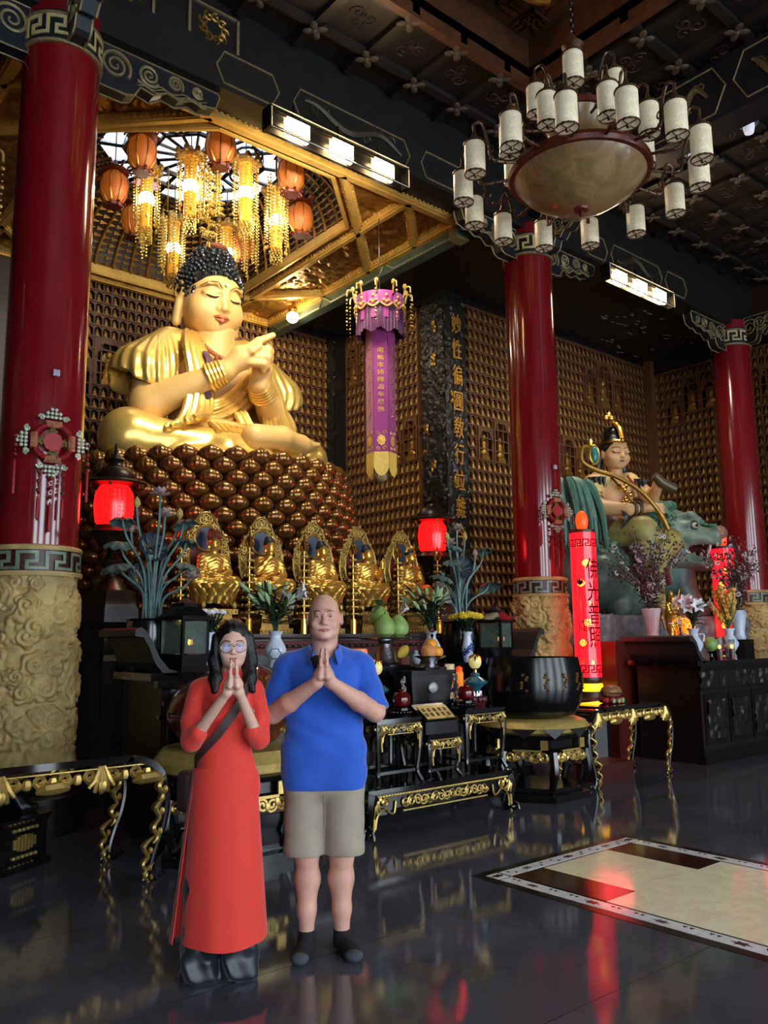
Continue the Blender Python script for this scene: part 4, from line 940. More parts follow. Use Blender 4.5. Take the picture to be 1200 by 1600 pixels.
for sg in (-1,1):
    G().tube(bez([(sg*.07,-.452,.065),(sg*.14,-.462,.04),(sg*.22,-.442,.044),(sg*.305,-.38,.075)],5),[.005]+[.014]*14+[.005],5).build('eye_slit',EYE,h)
    G().tube(bez([(sg*.05,-.474,.172),(sg*.14,-.482,.243),(sg*.25,-.443,.228),(sg*.335,-.362,.162)],6),[.005]+[.011]*17+[.004],6,flat=.6).build('eyebrow',BRO,h)
G().ell((0,-.478,.245),(.026,.018,.026),12,8).build('jewel',M('white_jewel',(230,226,210),.1,0,0),h)
hair=S((-.6,-.6,-.3),(.6,.62,1.0),.016); hair.ell((0,.05,.18),(.455,.475,.46)); hair.ell((0,.09,.56),(.3,.31,.24),.12); 
hair.box((0,-.6,-.05),(.34,.3,.37),.12,.03,sub=True); hair.cut(2,-.12,1); hr=hair.build('hair_cap',HAIRB,h)
V=np.array([v.co for v in hr.data.vertices]); g=G(); order=RNG.permutation(len(V)); kept=[]; cell={}
for i in order:
    p=V[i]
    if p[1]<-.15 and p[2]<.36 and abs(p[0])<.36: continue
    k=tuple((p/.062).astype(int)); ok=True
    for dx in(-1,0,1):
        for dy in(-1,0,1):
            for dz in(-1,0,1):
                for q in cell.get((k[0]+dx,k[1]+dy,k[2]+dz),()):
                    if ((q-p)**2).sum()<.058**2: ok=False
    if ok: cell.setdefault(k,[]).append(p); kept.append(p)
for p in kept:
    n=Vector(p-np.array((0,.05,.2))).normalized(); x,y,d=frame(n); m=basis(Vector(p),x,y,d); g.lathe([(.036,-.01),(.036,.014),(.026,.03),(.012,.044),(0,.048)],7,mat=m)
stuff(g.build('hair_curls',HAIRB,hr)); G().ell((0,.0,.8),(.15,.15,.06),14,8).build('topknot_jewel',M('coral_topknot',(150,84,50),.4,.1,.1,10),hr)
# lower robe over crossed legs
def fold(f,amp,a,b,c): return lambda x,y,z: amp*np.sin(f*(a*x+b*y+c*z))
s=S((-1.9,-1.45,-.05),(1.9,.9,1.0),.022)
s.ell((0,.1,.3),(.95,.62,.42)); 
for sg in (-1,1):
    s.cap((sg*.4,.1,.36),(sg*1.34,-.38,.34),.36,.36,.12); s.cap((sg*1.34,-.38,.32),(-sg*.25,-.95,.22),.35,.19,.1)
s.ell((0,-.75,.1),(1.0,.5,.16),.1); s.warp(lambda x,y,z:.012*np.sin(26*(np.hypot(x*.8,y+.2)+.35*z))*(np.clip((.75-np.abs(x))/.4,0,1)+.25)); s.cut(2,-.02,1)
s.build('leg_robe',GLD2,bd)
# shoulder capes with pleats
for sg in (-1,1):
    s=S((-1.7,-.8,.9),(1.7,.7,2.2),.02); f=lambda x,y,z,sg=sg:.018*np.sin(15*np.arctan2(y+.02,(x-sg*.78)*1.0)*1.6+z*2)*np.clip((1.95-z)*1.6,0,1)
    s.cap((sg*.62,.03,1.74),(sg*1.0,-.02,1.3),.34,.47,.0,fn=f); s.ell((sg*.5,.1,1.76),(.36,.36,.27),.12,fn=f)
    X=np.meshgrid(*s.ax,indexing='ij',sparse=True); s.F=np.maximum(s.F,(1.2+.1*np.sin(9*X[1]+2)+.05*np.sin(17*X[1])-X[2]+.12*(np.abs(X[0])-1)).astype(np.float32))
    s.cap((sg*.95,-.08,.9),(sg*.97,-.08,1.24),.3,.3,.0,sub=True)
    s.build('shoulder_cape',GLD2,bd)
def drape(name,pts,width,strands,r,mat=GLD2,twist=0):
    """a stole of parallel pleats along a curve; width direction (dx,dy,dz) per point"""
    g=G()
    for k in range(strands):
        t=(k/(strands-1)-.5) if strands>1 else 0
        P=[Vector(p)+Vector(w)*t+Vector((0,-.02*cos(k*2.3+i*.8),0)) for i,(p,w) in enumerate(zip(pts,width))]
        C=bez(P,6); n=len(C); g.tube(C,[r*(.7+.5*abs(sin(k*1.7+1)))*(1 if 0<i<n-1 else .5) for i in range(n)],7)
    return g.build(name,mat,bd)
drape('stole',[(-.3,-.1,2.06),(-.45,-.4,1.72),(-.44,-.56,1.3),(-.5,-.66,.9),(-.62,-.78,.62),(-.86,-.9,.5)],[(.34,.1,.05),(.34,.1,.06),(.3,.0,.05),(.32,.0,.06),(.36,-.05,.12),(.4,-.1,.2)],8,.05)
drape('stole',[(.3,-.1,2.06),(.5,-.36,1.7),(.66,-.5,1.3),(.74,-.6,.85),(.8,-.7,.55),(1.05,-.72,.5)],[(.26,-.1,.05),(.28,-.1,.06),(.26,-.1,.05),(.28,-.1,.06),(.34,-.1,.1),(.4,.1,.1)],7,.05)
drape('waist_sash',[(-.62,-.5,.68),(-.3,-.62,.74),(.02,-.56,.92),(.28,-.48,1.16),(.5,-.4,1.4)],[(.05,-.1,.34),(.02,-.12,.34),(-.06,-.05,.34),(-.12,-.02,.3),(-.15,0,.25)],8,.045)
drape('waist_sash',[(-.66,-.5,.55),(-.25,-.72,.55),(.15,-.74,.52),(.55,-.62,.56),(.72,-.4,.7)],[(0,-.06,.16)]*5,5,.042)
drape('hanging_sash',[(.14,-.6,.86),(.2,-.74,.62),(.3,-.88,.46),(.36,-1.0,.4)],[(.14,0,.05)]*4,4,.04)
g=G(); 
for k in range(9): x=-.36+k*.09; g.tube(bez([(x,-.72+.06*abs(x),.6),(x+.01,-.86,.5),(x-.01,-.98,.42)],4),.045,6)
g.build('hanging_hem',GLD2,bd)
LIN=M('violet_lining',(86,62,74),.5,.1,.2,8)
for pts in ([(-.36,-.5,1.66),(-.33,-.58,1.5),(-.36,-.6,1.36)],[(-.4,-.66,1.2),(-.43,-.7,1.05),(-.4,-.7,.92)]): G().tube(bez(pts,5),[.01]+[.06]*9+[.01],8,flat=.5).build('lining',LIN,bd)
NECK=M('carved_necklace',(150,86,50),.5,.2,.3,30); g=G()
C=bez([(-.33,-.3,1.86),(-.2,-.44,1.68),(0,-.5,1.6),(.2,-.44,1.68),(.33,-.3,1.86)],6)
for i,p in enumerate(C): g.ell(p,.034,8,5)
for x,n in ((0,5),(-.16,3),(.16,3)):
    for k in range(n): g.ell((x,-.47-.01*k,1.56+abs(x)*.3-k*.055),.03,7,5)
g.build('necklace',NECK,bd)
for i,(e,w) in enumerate(zip(EL,WR)):
    e,w=Vector(e),Vector(w); d=(w-e).normalized(); g=G()
    for k in range(5): c=e.lerp(w,.8+.045*k); g.tube([c+x_ for x_ in [frame(d)[0]*(.178-.008*k)*cos(a)+frame(d)[1]*(.178-.008*k)*sin(a) for a in [q*pi/10 for q in range(20)]]],.026,6,True)
    g.build('bracelet',GLD2,bd)
# ================================================================= five small Buddhas on the high altar
HB=M('small_gold',(222,172,80),.3,.78,.14,16,rvar=.06); DHR=M('dark_blue_hair',(22,26,40),.5,0,.1,20); MAN=M('mandorla_gilt',(176,146,76),.38,.75,.3,20); RBK=M('red_halo_back',(96,20,20),.5,0,.2,10); BHA=M('blue_halo',(40,46,66),.35,.1,.4,10)
def minibody(kind):
    s=S((-.34,-.3,-.02),(.34,.24,.72),.0085)
    s.ell((0,.02,.27),(.135,.09,.14)); s.cap((-.11,.02,.36),(.11,.02,.36),.055,.055,.04); s.cap((0,.01,.38),(0,-.005,.46),.042,.04,.02)
    s.ell((0,-.01,.53),(.066,.072,.085),.02); s.ell((0,-.03,.49),(.05,.05,.045),.02); s.cap((0,-.072,.535),(0,-.085,.51),.008,.012,.01)
    for sg in (-1,1):
        s.cap((sg*.1,.03,.09),(sg*.25,-.06,.07),.085,.075,.04); s.cap((sg*.25,-.06,.065),(-sg*.03,-.15,.055),.072,.045,.03); s.cap((sg*.068,.01,.54),(sg*.07,.0,.47),.014,.016,.01)
    s.ell((0,-.1,.04),(.2,.1,.05),.03)
    def arm(sg,pts,r=(.055,.045,.03)): s.chain([(sg*.145,.02,.35)]+pts,[r[0],r[1],r[2],.022][:len(pts)+1],.02); p=pts[-1]; s.ell(p,(.032,.028,.032),.015)
    lap=lambda sg:[(sg*.185,-.02,.19),(sg*.05,-.13,.14)]
    if kind==1: arm(-1,[(-.19,-.03,.22),(-.06,-.1,.4),(-.05,-.1,.45)]); arm(1,lap(1))
    elif kind==3: arm(-1,lap(-1)); arm(1,[(.19,-.04,.21),(.15,-.13,.34),(.15,-.14,.41)]); s.chain([(.15,-.145,.42),(.155,-.15,.47)],.01,.01)
    else: arm(-1,lap(-1)); arm(1,lap(1))
    s.ell((0,-.135,.14),(.07,.035,.03),.02)
    s.warp(lambda x,y,z:.0022*np.sin(150*(z+.5*np.abs(x)))*(z<.4))
    return s
def minihair(kind):
    s=S((-.14,-.12,.46),(.14,.14,.74),.008)
    if kind==4: s.ell((0,.012,.585),(.074,.074,.052)); s.cut(2,.565,1)
    else: s.ell((0,.015,.575),(.076,.08,.062)); s.ell((0,.03,.635),(.05,.05,.035),.03); s.box((0,-.08,.53),(.06,.06,.045),.01,0,sub=True); s.cut(2,.53,1)
    return s
pp_=G(); pp_.grid(lambda u,v:(.06*sin((u-.5)*pi)*sin(pi*(.12+.75*v))**.7,-.035*cos((u-.5)*pi)-.045*v*v,-.01+.115*v),8,5); ppm=pp_.mesh('lotus_petal',HB,60)
def mandorla():
    g=G(); o=[];i_=[]; n=40
    for k in range(n+1):
        t=k/n; a=-pi*.18+t*pi*1.36
        r=.3; x=-.27*cos(a) ; z=.36+.36*sin(a)
        if sin(a)>.8: z+=.35*(sin(a)-.8)**1.0*1.6
        o.append((x,z)); i_.append((x*.7,.36+(z-.36)*.74))
    v=[];f=[]
    for (a,b),(c,d) in zip(o,i_): v+=[(a,-.012,b),(c,-.012,d),(a,.012,b),(c,.012,d)]
    for k in range(n): b=k*4; c=b+4; f+=[(b,c,c+1,b+1),(b+2,b+3,c+3,c+2),(b,b+2,c+2,c),(b+1,c+1,c+3,b+3)]
    rim=G()
    for P in (o,i_): rim.tube([(a,0,b) for a,b in P],.011,5)
    rg=random.Random(2)
    for k in range(1,n):
        (a,b),(c,d)=o[k],i_[k]; mx,mz=(a+c)/2,(b+d)/2; L=hypot(a-c,b-d)*.42
        rim.tube(spiral((mx,0,mz),L,1.3,10,(1,0,0),(0,0,1),k*1.1,1 if k%2 else -1,.2),.0065,5)
        if k%3==0: rim.ell((a*1.03,0,b+.01),(.016,.012,.022),6,4)
    return rim,i_
mg,inn=mandorla(); mgm=mg.mesh('openwork_flames',MAN,50)
rb=G(); v=[(a,.02,b) for a,b in inn]; rb.add(v+[(a,.03,b) for a,b,in inn],[tuple(range(len(v))),tuple(range(len(v),2*len(v)))[::-1]]); rbm=rb.mesh('red_back',RBK,0)
hal=G().lathe([(0,0),(.12,0),(.12,.012),(0,.012)],32,mat=TR((0,.012,.56),(pi/2,0,0))).mesh('halo_disc',BHA); halr=G().tube([(.128*cos(a),.0,.56+.128*sin(a)) for a in [q*pi/16 for q in range(32)]],.014,6,True).mesh('halo_rim',MAN)
nm=['small gold Buddha with a brown crown, leftmost of the five before the throne','small gold Buddha raising one hand to the chest, second of the five','small gold Buddha with hands in the lap, middle of the five above the bald man','small gold Buddha raising its left hand, fourth of the five','small gold Buddha wearing a gold headdress, last of the five beside the red lamp']
for i,x in enumerate((4.05,4.71,5.39,6.03,6.7)):
    t=thing('small_buddha',nm[i],'statue',(x,7.5,1.62),.0,'five small Buddhas on the high altar')
    pd=G(); pd.bx(-.2,.2,-.15,.15,0,.06); pd.bx(-.17,.17,-.12,.12,.06,.2,tx=.9,ty=.9); pd.bx(-.2,.2,-.15,.15,.2,.25)
    p_=pd.build('pedestal',GOLDD,t,0); g=G()
    for z_ in (.03,.225):
        for k in range(9): g.ell((-.18+k*.045,-.152,z_),(.016,.008,.018),6,4)
    for k in range(5): g.tube(spiral((-.19,-.1+k*.05,.13),.025,1.2,8,(0,1,0),(0,0,1),k),.006,4)
    for k in range(7): g.tube(spiral((-.15+k*.05,-.155,.13),.03,1.2,8,(1,0,0),(0,0,1),k),.006,4)
    for sx in (-1,1): g.ell((sx*.17,-.13,.29),(.025,.02,.04),7,5)
    g.build('scroll_relief',MAN,p_); G().lathe([(.1,.25),(.08,.3),(.1,.34)],8).build('stem',BLACK,t)
    G().lathe([(.1,.33),(.17,.36),(.21,.42),(.2,.47),(0,.47)],24).build('lotus_core',HB,t)
    for r,(n,rr,z,s_) in enumerate(((16,.2,.39,1),(16,.19,.345,1),(14,.165,.31,.9))):
        for k in range(n): a=2*pi*(k+.5*(r%2))/n; o=ob('lotus_petal',ppm,t,(rr*cos(a),rr*sin(a),z),a+pi/2); o.scale=(s_,)*3
    body=minibody(i).build('body',HB,t,loc=(0,0,.46)); body.scale=(.86,.86,.86)
    if i==0:
        c=G().lathe([(.07,.56),(.085,.6),(.075,.66),(.05,.69),(0,.7)],14); 
        for k in range(7): a=-pi/2+(k-3)*.35; c.ell((.082*cos(a),.082*sin(a),.62),(.022,.02,.04),7,5)
        c.build('crown',M('brown_crown',(120,62,34),.4,.4,.3,20),body); G().ell((0,.05,.68),(.05,.04,.03),10,6).build('hair',DHR,body)
    else: minihair(i).build('hair',DHR,body)
    if i==4:
        c=G(); c.tube([(.075*cos(a),-.02+.02*abs(cos(a)),.6+.06*sin(a)) for a in [q*pi/10 for q in range(11)]],.016,6); c.ell((0,-.03,.67),(.03,.025,.03),10,6); c.build('headdress',HB,body)
    for nme,mm in (('openwork_flames',mgm),('red_back',rbm),('halo_disc',hal),('halo_rim',halr)): ob(nme,mm,t,(0,.17,.42))
# ================================================================= altar furniture
GIL=M('gilt_carving',(190,160,92),.36,.8,.25,18); TOPM=M('polished_black_top',(16,15,17),.08,0,.2,4,coat=.6)
def scrollrow(g,m,L,n,r,rad,z=0):
    """row of carved tendrils in the local x-z plane of m"""
    for k in range(n):
        c=(L*(k+.5)/n,0,z); g.tube([m@p for p in spiral(c,r,1.5,14,(1,0,0),(0,0,1),k*1.3,1 if k%2 else -1,.2)],rad,5)
        g.ell(m@Vector((c[0]+L/n*.5,0,z+r*.3*(1 if k%2 else -1))),(rad*2.2,rad*1.6,rad*2.6),6,4)
def leaf(g,m,c,w,h):
    """carved acanthus fan: ridges spreading downwards"""
    for k in range(5):
        a=(k-2)*.36; g.tube([m@Vector((c[0]+w*.12*(k-2)*.3,0,c[2])),m@Vector((c[0]+sin(a)*w*.35,-.012,c[2]-h*.5)),m@Vector((c[0]+sin(a)*w*.62,0,c[2]-h*cos(a)))],[w*.05,w*.1,w*.07],6)
# ---- low platform table with claw feet, and three little stands on it
def apron_table(name,label,x0,x1,y0,y1,zt,zb,leg,foot,parts_gold=True,group=None,stretch=False,apr=.09):
    t=thing(name,label,'table',((x0+x1)/2,(y0+y1)/2,zb),0,group); w=(x1-x0)/2; d=(y1-y0)/2; h=zt-zb
    G().bx(-w-.015,w+.015,-d-.015,d+.015,h-.03,h).bx(-w,w,-d,d,h-.045,h-.03).build('tabletop',TOPM,t,0)
    g=G(); n=24
    for sd,(ax,L,o) in enumerate((((1,0),w,-d),((1,0),w,d),((0,1),d,-w),((0,1),d,w))):
        P=[(-L,0),(L,0),(L,-apr*.75)]+[(L*(1-2*i/n)*.96,-apr*(.62+.38*min(1,abs(abs(1-2*i/n)-.5)*1.2)) if 2<i<n-2 else -apr*.95) for i in range(n+1)]+[(-L,-apr*.75)]
        m=basis((0,o,h-.045),(1,0,0),(0,0,1),(0,-1,0)) if ax==(1,0) else basis((o,0,h-.045),(0,1,0),(0,0,1),(1,0,0))
        G().prism(P,.02,m@Matrix.Translation((0,0,-.01))).build('apron',BLACK,t,0)
    for sx in (-1,1):
        for sy in (-1,1):
            c=Vector((sx*(w-.02),sy*(d-.02),0)); z0=h-.05
            pts=[c+Vector((0,0,z0)),c+Vector((sx*.02,sy*.02,z0*.8)),c+Vector((sx*.01,sy*.01,z0*.45)),c+Vector((0,0,z0*.2)),c+Vector((sx*.03,sy*.03,.0+leg*.4))]
            q=bez(pts,4); g=G().tube(q,[leg*(1.2-.5*min(1,i/8)) for i in range(len(q))],8); 
            l=g.build('leg',BLACK,t)
            if foot:
                f=G().ell((c.x+sx*.025,c.y+sy*.025,foot*.6),(foot*.9,foot*.9,foot*.6),10,7)
                for k in range(3): a=atan2(sy,sx)+(k-1)*.6; f.tube([(c.x+sx*.02,c.y+sy*.02,foot*1.4),(c.x+sx*.02+foot*cos(a),c.y+sy*.02+foot*sin(a),foot),(c.x+sx*.02+foot*1.2*cos(a),c.y+sy*.02+foot*1.2*sin(a),foot*.15)],foot*.22,6)
                f.build('claw_foot',BLACK,l)
    if parts_gold:
        m=basis((-w,-d-.022,h-.045-apr*.45),(1,0,0),(0,1,0),(0,0,1)); g=G(); L=2*w
        g.cyl(m@Vector((0,0,apr*.4)),m@Vector((L,0,apr*.4)),apr*.06,None,6)
        for k in range(int(L/.03)): g.ell(m@Vector((k*.03+.01,-.002,apr*.4)),apr*.075,5,4)
        nsc=max(4,int(L*9)); scrollrow(g,m@Matrix.Translation((L*.2,0,0)),L*.6,nsc,apr*.28,apr*.055)
        for sx in (0,1):
            x=.03 if sx==0 else L-.03; sg=1 if sx==0 else -1
            leaf(g,m,(x,0,apr*.4),apr*1.0,apr*.85)
            g.tube(bez([m@Vector((x+sg*apr*.1,0,-apr*1.1)),m@Vector((x+sg*apr*.25,0,-apr*.5)),m@Vector((x+sg*apr*.7,0,-apr*.2)),m@Vector((x+sg*apr*1.1,0,-apr*.45)),m@Vector((x+sg*apr*1.35,0,-apr*.42)),m@Vector((x+sg*apr*1.45,0,apr*.1))],5),apr*.055,5); g.tube([m@p for p in spiral((x+sg*apr*.75,0,apr*.1),apr*.25,1.4,14,(1,0,0),(0,0,1),0,sg,.2)],apr*.06,5)
            for q in range(4): g.ell(m@Vector((x+sg*apr*(.1+.16*q),-.004,apr*(.25-.12*(q%2)))),(apr*.12,apr*.07,apr*.13),7,5)
            g.tube(bez([m@Vector((x+sg*.0,0,-apr*.6)),m@Vector((x-sg*.005,0,-apr*1.3)),m@Vector((x,0,-apr*1.9))],4),apr*.09,5)
        g.cyl(m@Vector((L*.2,0,-apr*.42)),m@Vector((L*.8,0,-apr*.42)),apr*.05,None,5); g.build('gilt_carving',GIL,t)
        m=basis((-w-.022,d,h-.045-apr*.45),(0,-1,0),(-1,0,0),(0,0,1)); g=G(); scrollrow(g,m,2*d,max(2,int(d*8)),apr*.3,apr*.055); g.build('gilt_carving',GIL,t)
    if stretch:
        for sx in (-1,1): G().bx(sx*(w-.03)-.012,sx*(w-.03)+.012,-d,d,h*.17,h*.17+.025).build('stretcher',BLACK,t,0)
        G().bx(-w,w,-d+.01,-d+.03,h*.17,h*.17+.025).bx(-w,w,d-.03,d-.01,h*.17,h*.17+.025).build('stretcher',BLACK,t,0)
    return t
apron_table('platform_table','low black platform table with gilded tendril apron and claw feet',4.31,5.98,5.36,6.1,.36,0,.062,.06,apr=.16)
apron_table('offering_stand','small black gilt stand at the left of the platform, red jar on top',4.46,4.93,5.43,5.82,.9,.36,.03,.014,group='black gilt stands on the low platform',stretch=True)
apron_table('offering_stand','lower black gilt stand in the middle of the platform under the plaque',5.02,5.39,5.42,5.78,.74,.36,.028,.014,group='black gilt stands on the low platform',stretch=True)
apron_table('offering_stand','small black gilt stand at the right of the platform, blue lotus lamp on top',5.5,6.0,5.44,5.82,.92,.36,.03,.014,group='black gilt stands on the low platform',stretch=True)
# book rest plaque and incense box behind it
t=thing('plaque_rest','slanted brass plaque with worn characters on a black rest','plaque',(5.2,5.58,.74)); G().prism([(-.14,0),(.14,0),(.14,.1),(-.05,.24),(-.14,.24)],.38,basis((-.19,0,0),(0,-1,0),(0,0,1),(1,0,0))@Matrix.Diagonal((1,1,1,1))).build('rest',BLACK,t,0)
m=basis((0,-.068,.168),(1,0,0),Vector((0,.19,.14)).normalized(),Vector((0,-.14,.19)).normalized()); G().bx(-.17,.17,-.085,.085,0,.012,m).build('brass_plate',M('aged_brass_plate',(150,132,84),.32,.8,.45,12),t,0)
g=G()
for i in range(5):
    for j in range(2): g.bx(-.15+i*.065,-.12+i*.065,-.05+j*.06,-.01+j*.06,.012,.015,m)
g.build('engraved_marks',BLK2,t,0)
t=thing('incense_altar','square black carved incense box on legs behind the plaque','incense box',(5.52,6.02,.36)); B=G()
B.bx(-.24,.24,-.12,.12,.62,.86,tx=1.12,ty=1.1); B.build('box',BLK2,t,0); G().bx(-.29,.29,-.16,.16,.86,.9).bx(-.27,.27,-.14,.14,.58,.62).build('rim',BLACK,t,0)
for sx in (-1,0,1): G().bx(sx*.2-.02,sx*.2+.02,-.11,-.07,.0,.6).bx(sx*.2-.02,sx*.2+.02,.07,.11,.0,.6).build('leg',BLACK,t,0)
G().ell((0,-.14,.74),(.06,.02,.05),14,8).build('pale_medallion',M('pale_medallion',(170,170,165),.4,.2,.2,30),t); g=G()
for sx in (-1,1):
    scrollrow(g,basis((sx*.34,-.1,.58),(0,0,1),(0,1,0),(1,0,0)),.26,4,.03,.008); g.tube(bez([(sx*.28,-.1,.56),(sx*.36,-.1,.7),(sx*.32,-.1,.84)],5),.009,6)
g.build('side_handles',M('pewter',(110,108,100),.4,.6,.3,20),t); g=G(); scrollrow(g,basis((-.2,-.125,.35),(1,0,0),(0,1,0),(0,0,1)),.4,5,.05,.01); g.build('lattice_scrolls',GIL,t)
# ---- long altar table with upturned ends
def long_altar(name,label,x0,x1,y0,y1,zt,rise,curl=True,carve=True):
    t=thing(name,label,'altar table',((x0+x1)/2,(y0+y1)/2,0)); w=(x1-x0)/2; d=(y1-y0)/2
    G().bx(-w,w,-d,d,zt-.06,zt).build('tabletop',TOPM,t,0); G().bx(-w+.12,w-.12,-d+.06,d-.06,.0,zt-.06).build('cabinet_body',BLK2,t,0)
    for sx in (-1,1):
        P=bez([(0,0),(.06,.05),(.14,.16),(.2,rise*.8),(.29,rise),(.33,rise*.95)],6)if 0 else None
        prof=[(-.22,0),(-.1,.03),(-.02,.12),(.04,.24),(.09,rise-.02),(.14,rise+.02),(.19,rise+.0),(.19,rise-.05),(.15,rise-.055),(.12,rise-.06),(.07,.2),(.02,.08),(-.05,-.0),(-.1,-.03)]
        G().prism([(sx*a,b) for a,b in prof][::1 if sx>0 else -1],2*d,basis((sx*w-sx*.05,d,zt),(1,0,0),(0,0,1),(0,-1,0))).build('upturned_end',M('worn_black_edge',(26,24,26),.6,0,.3,8),t,0)
    # front: panels, mouldings, carving
    g=G()
    for z0,z1,o in ((0,.1,.02),(.1,.16,.0),(zt-.36,zt-.33,.01),(zt-.12,zt-.06,.04)): g.bx(-w+.1-o,w-.1+o,-d+.04-o,-d+.08,z0,z1)
    g.build('moulding',BLACK,t,0); n=max(3,int(w*2/.6))
    for k in range(n):
        a=-w+.18+(2*w-.36)*k/n; b=-w+.18+(2*w-.36)*(k+1)/n-.06; G().bx(a,b,-d+.04,-d+.06,.22,zt-.4).build('front_panel',BLACK,t,0)
    if carve:
        relief_panel('carved_frieze',BLK2,(-w+.12,-d+.055,zt-.32),(1,0,0),(0,0,1),2*w-.24,.19,.03,.02,int(w*40),.03,.07,9,t)
        for k in range(n):
            a=-w+.18+(2*w-.36)*k/n; b=-w+.18+(2*w-.36)*(k+1)/n-.06; relief_panel('carved_panel',BLK2,(a+.05,-d+.038,.3),(1,0,0),(0,0,1),b-a-.1,zt-.78,.025,.02,30,.04,.08,k,t)
    return t
long_altar('long_altar','long black altar table with upturned scroll ends behind the two people',2.85,7.5,6.25,7.0,1.31,.34)
# high altar for the five Buddhas
t=thing('high_altar','stepped black high altar carrying the five small Buddhas','altar',(5.38,7.5,0)); G().bx(-2.05,1.8,-.4,.4,0,1.55).build('body',BLK2,t,0); G().bx(-2.1,1.85,-.45,.42,1.55,1.62).build('top',BLK2,t,0)
g=G(); g.cyl((-2.1,-.46,1.58),(1.85,-.46,1.58),.012,None,6)
for k in range(50): g.ell((-2.05+k*.079,-.455,1.5),(.03,.008,.02),6,4)
g.build('gilt_edging',DKBR,t); G().bx(-2.0,1.75,-.42,-.39,1.42,1.55).build('red_valance',M('dark_red_cloth',(90,20,18),.6,0,.2,10),t,0)
# gilded pagoda racks between the statues
for i,x in enumerate((3.62,4.37,5.04,5.7,6.36,7.0)):
    t=thing('pagoda_rack','tall gilt tiered rack with fine wires, number %s from the left between the Buddhas'%['one','two','three','four','five','six'][i] if 0 else ['gilt tiered lamp rack left of the crowned small Buddha','gilt tiered lamp rack between the first and second small Buddhas','gilt tiered lamp rack between the second and third small Buddhas','gilt tiered lamp rack between the third and fourth small Buddhas','gilt tiered lamp rack between the fourth and fifth small Buddhas','gilt tiered lamp rack with a spire right of the fifth small Buddha'][i],'lamp rack',(x,7.34,1.62),0,'gilt lamp racks on the high altar')
    G().cyl((0,0,0),(0,0,.9),.012,.006,8).build('rod',GOLD,t); G().cyl((0,0,0),(0,0,.16),.032,.032,10).build('bright_sleeve',M('glowing_brass',(240,200,90),.15,1,.05,5,emit=(240,190,70),es=.12),t)  # faint emission put into the sleeve brass so it looks brightly lit
    for k in range(9): 
        r=.085-.006*k; z=.22+k*.075; g=G().tube([(r*cos(a),r*sin(a),z) for a in [q*pi/8 for q in range(16)]],.006,5,True)
        for q in range(8): a=q*pi/4; g.cyl((r*cos(a),r*sin(a),z),(0,0,z+.01),.003,None,4); g.lathe([(0,-.025),(.01,-.01),(.006,.01)],5,(r*cos(a),r*sin(a),z))
        g.build('tier',MAN,t,0)
    G().lathe([(.03,.88),(.05,.93),(.03,.98),(.012,1.0),(.0,1.1)],12).build('spire',BRASS,t)
# ================================================================= things on the altars
PORC=M('white_porcelain',(196,206,222),.15,0,.08,8,coat=.4); COB=M('cobalt_glaze',(30,44,120),.2,0,.3,30,coat=.3); LEAF=M('green_leaf',(62,88,48),.45,0,.35,12); LEAFD=M('dark_leaf',(36,54,34),.45,0,.3,14); BUD=M('pale_green_bud',(150,178,128),.45,0,.2,16); LILY=M('white_lily',(226,222,226),.5,0,.1,12)
YMUM=M('yellow_petals',(236,206,60),.55,0,.2,30); SIL=M('silver',(190,192,200),.22,1,.1,20,bump=.25,bs=70); ORG=M('orange_peel',(238,158,44),.42,0,.12,20,bump=.1,bs=200); POM=M('pomelo_peel',(128,158,84),.4,0,.2,16,bump=.08,bs=160)
def leafmesh(L,w,bend=.3):
    g=G(); n=7; v=[];f=[]
    for i in range(n+1):
        t=i/n; ww=w*sin(pi*min(1,t*.92+.06))**.8; x=L*t; z=-bend*L*t*t; v+=[(x,-ww,z+ww*.25),(x,0,z),(x,ww,z+ww*.25)]
    for i in range(n): b=i*3; f+=[(b,b+1,b+4,b+3),(b+1,b+2,b+5,b+4)]
    return g.add(v,f)
def lilyflower(g,m,r=.09):
    for k in range(6):
        a=k*pi/3; q=m@Euler((0,0,a)).to_matrix().to_4x4(); n=5; v=[];f=[]
        for i in range(n+1):
            t=i/n; ww=r*.32*sin(pi*min(1,t*.85+.12)); x=r*(.12+.95*t**1.4); z=r*(1.35*t-.75*t**3); v+=[(x,-ww,z),(x,0,z-ww*.4),(x,ww,z)]
        for i in range(n): b=i*3; f+=[(b,b+1,b+4,b+3),(b+1,b+2,b+5,b+4)]
        g.add(v,f,q)
VL=G(); 
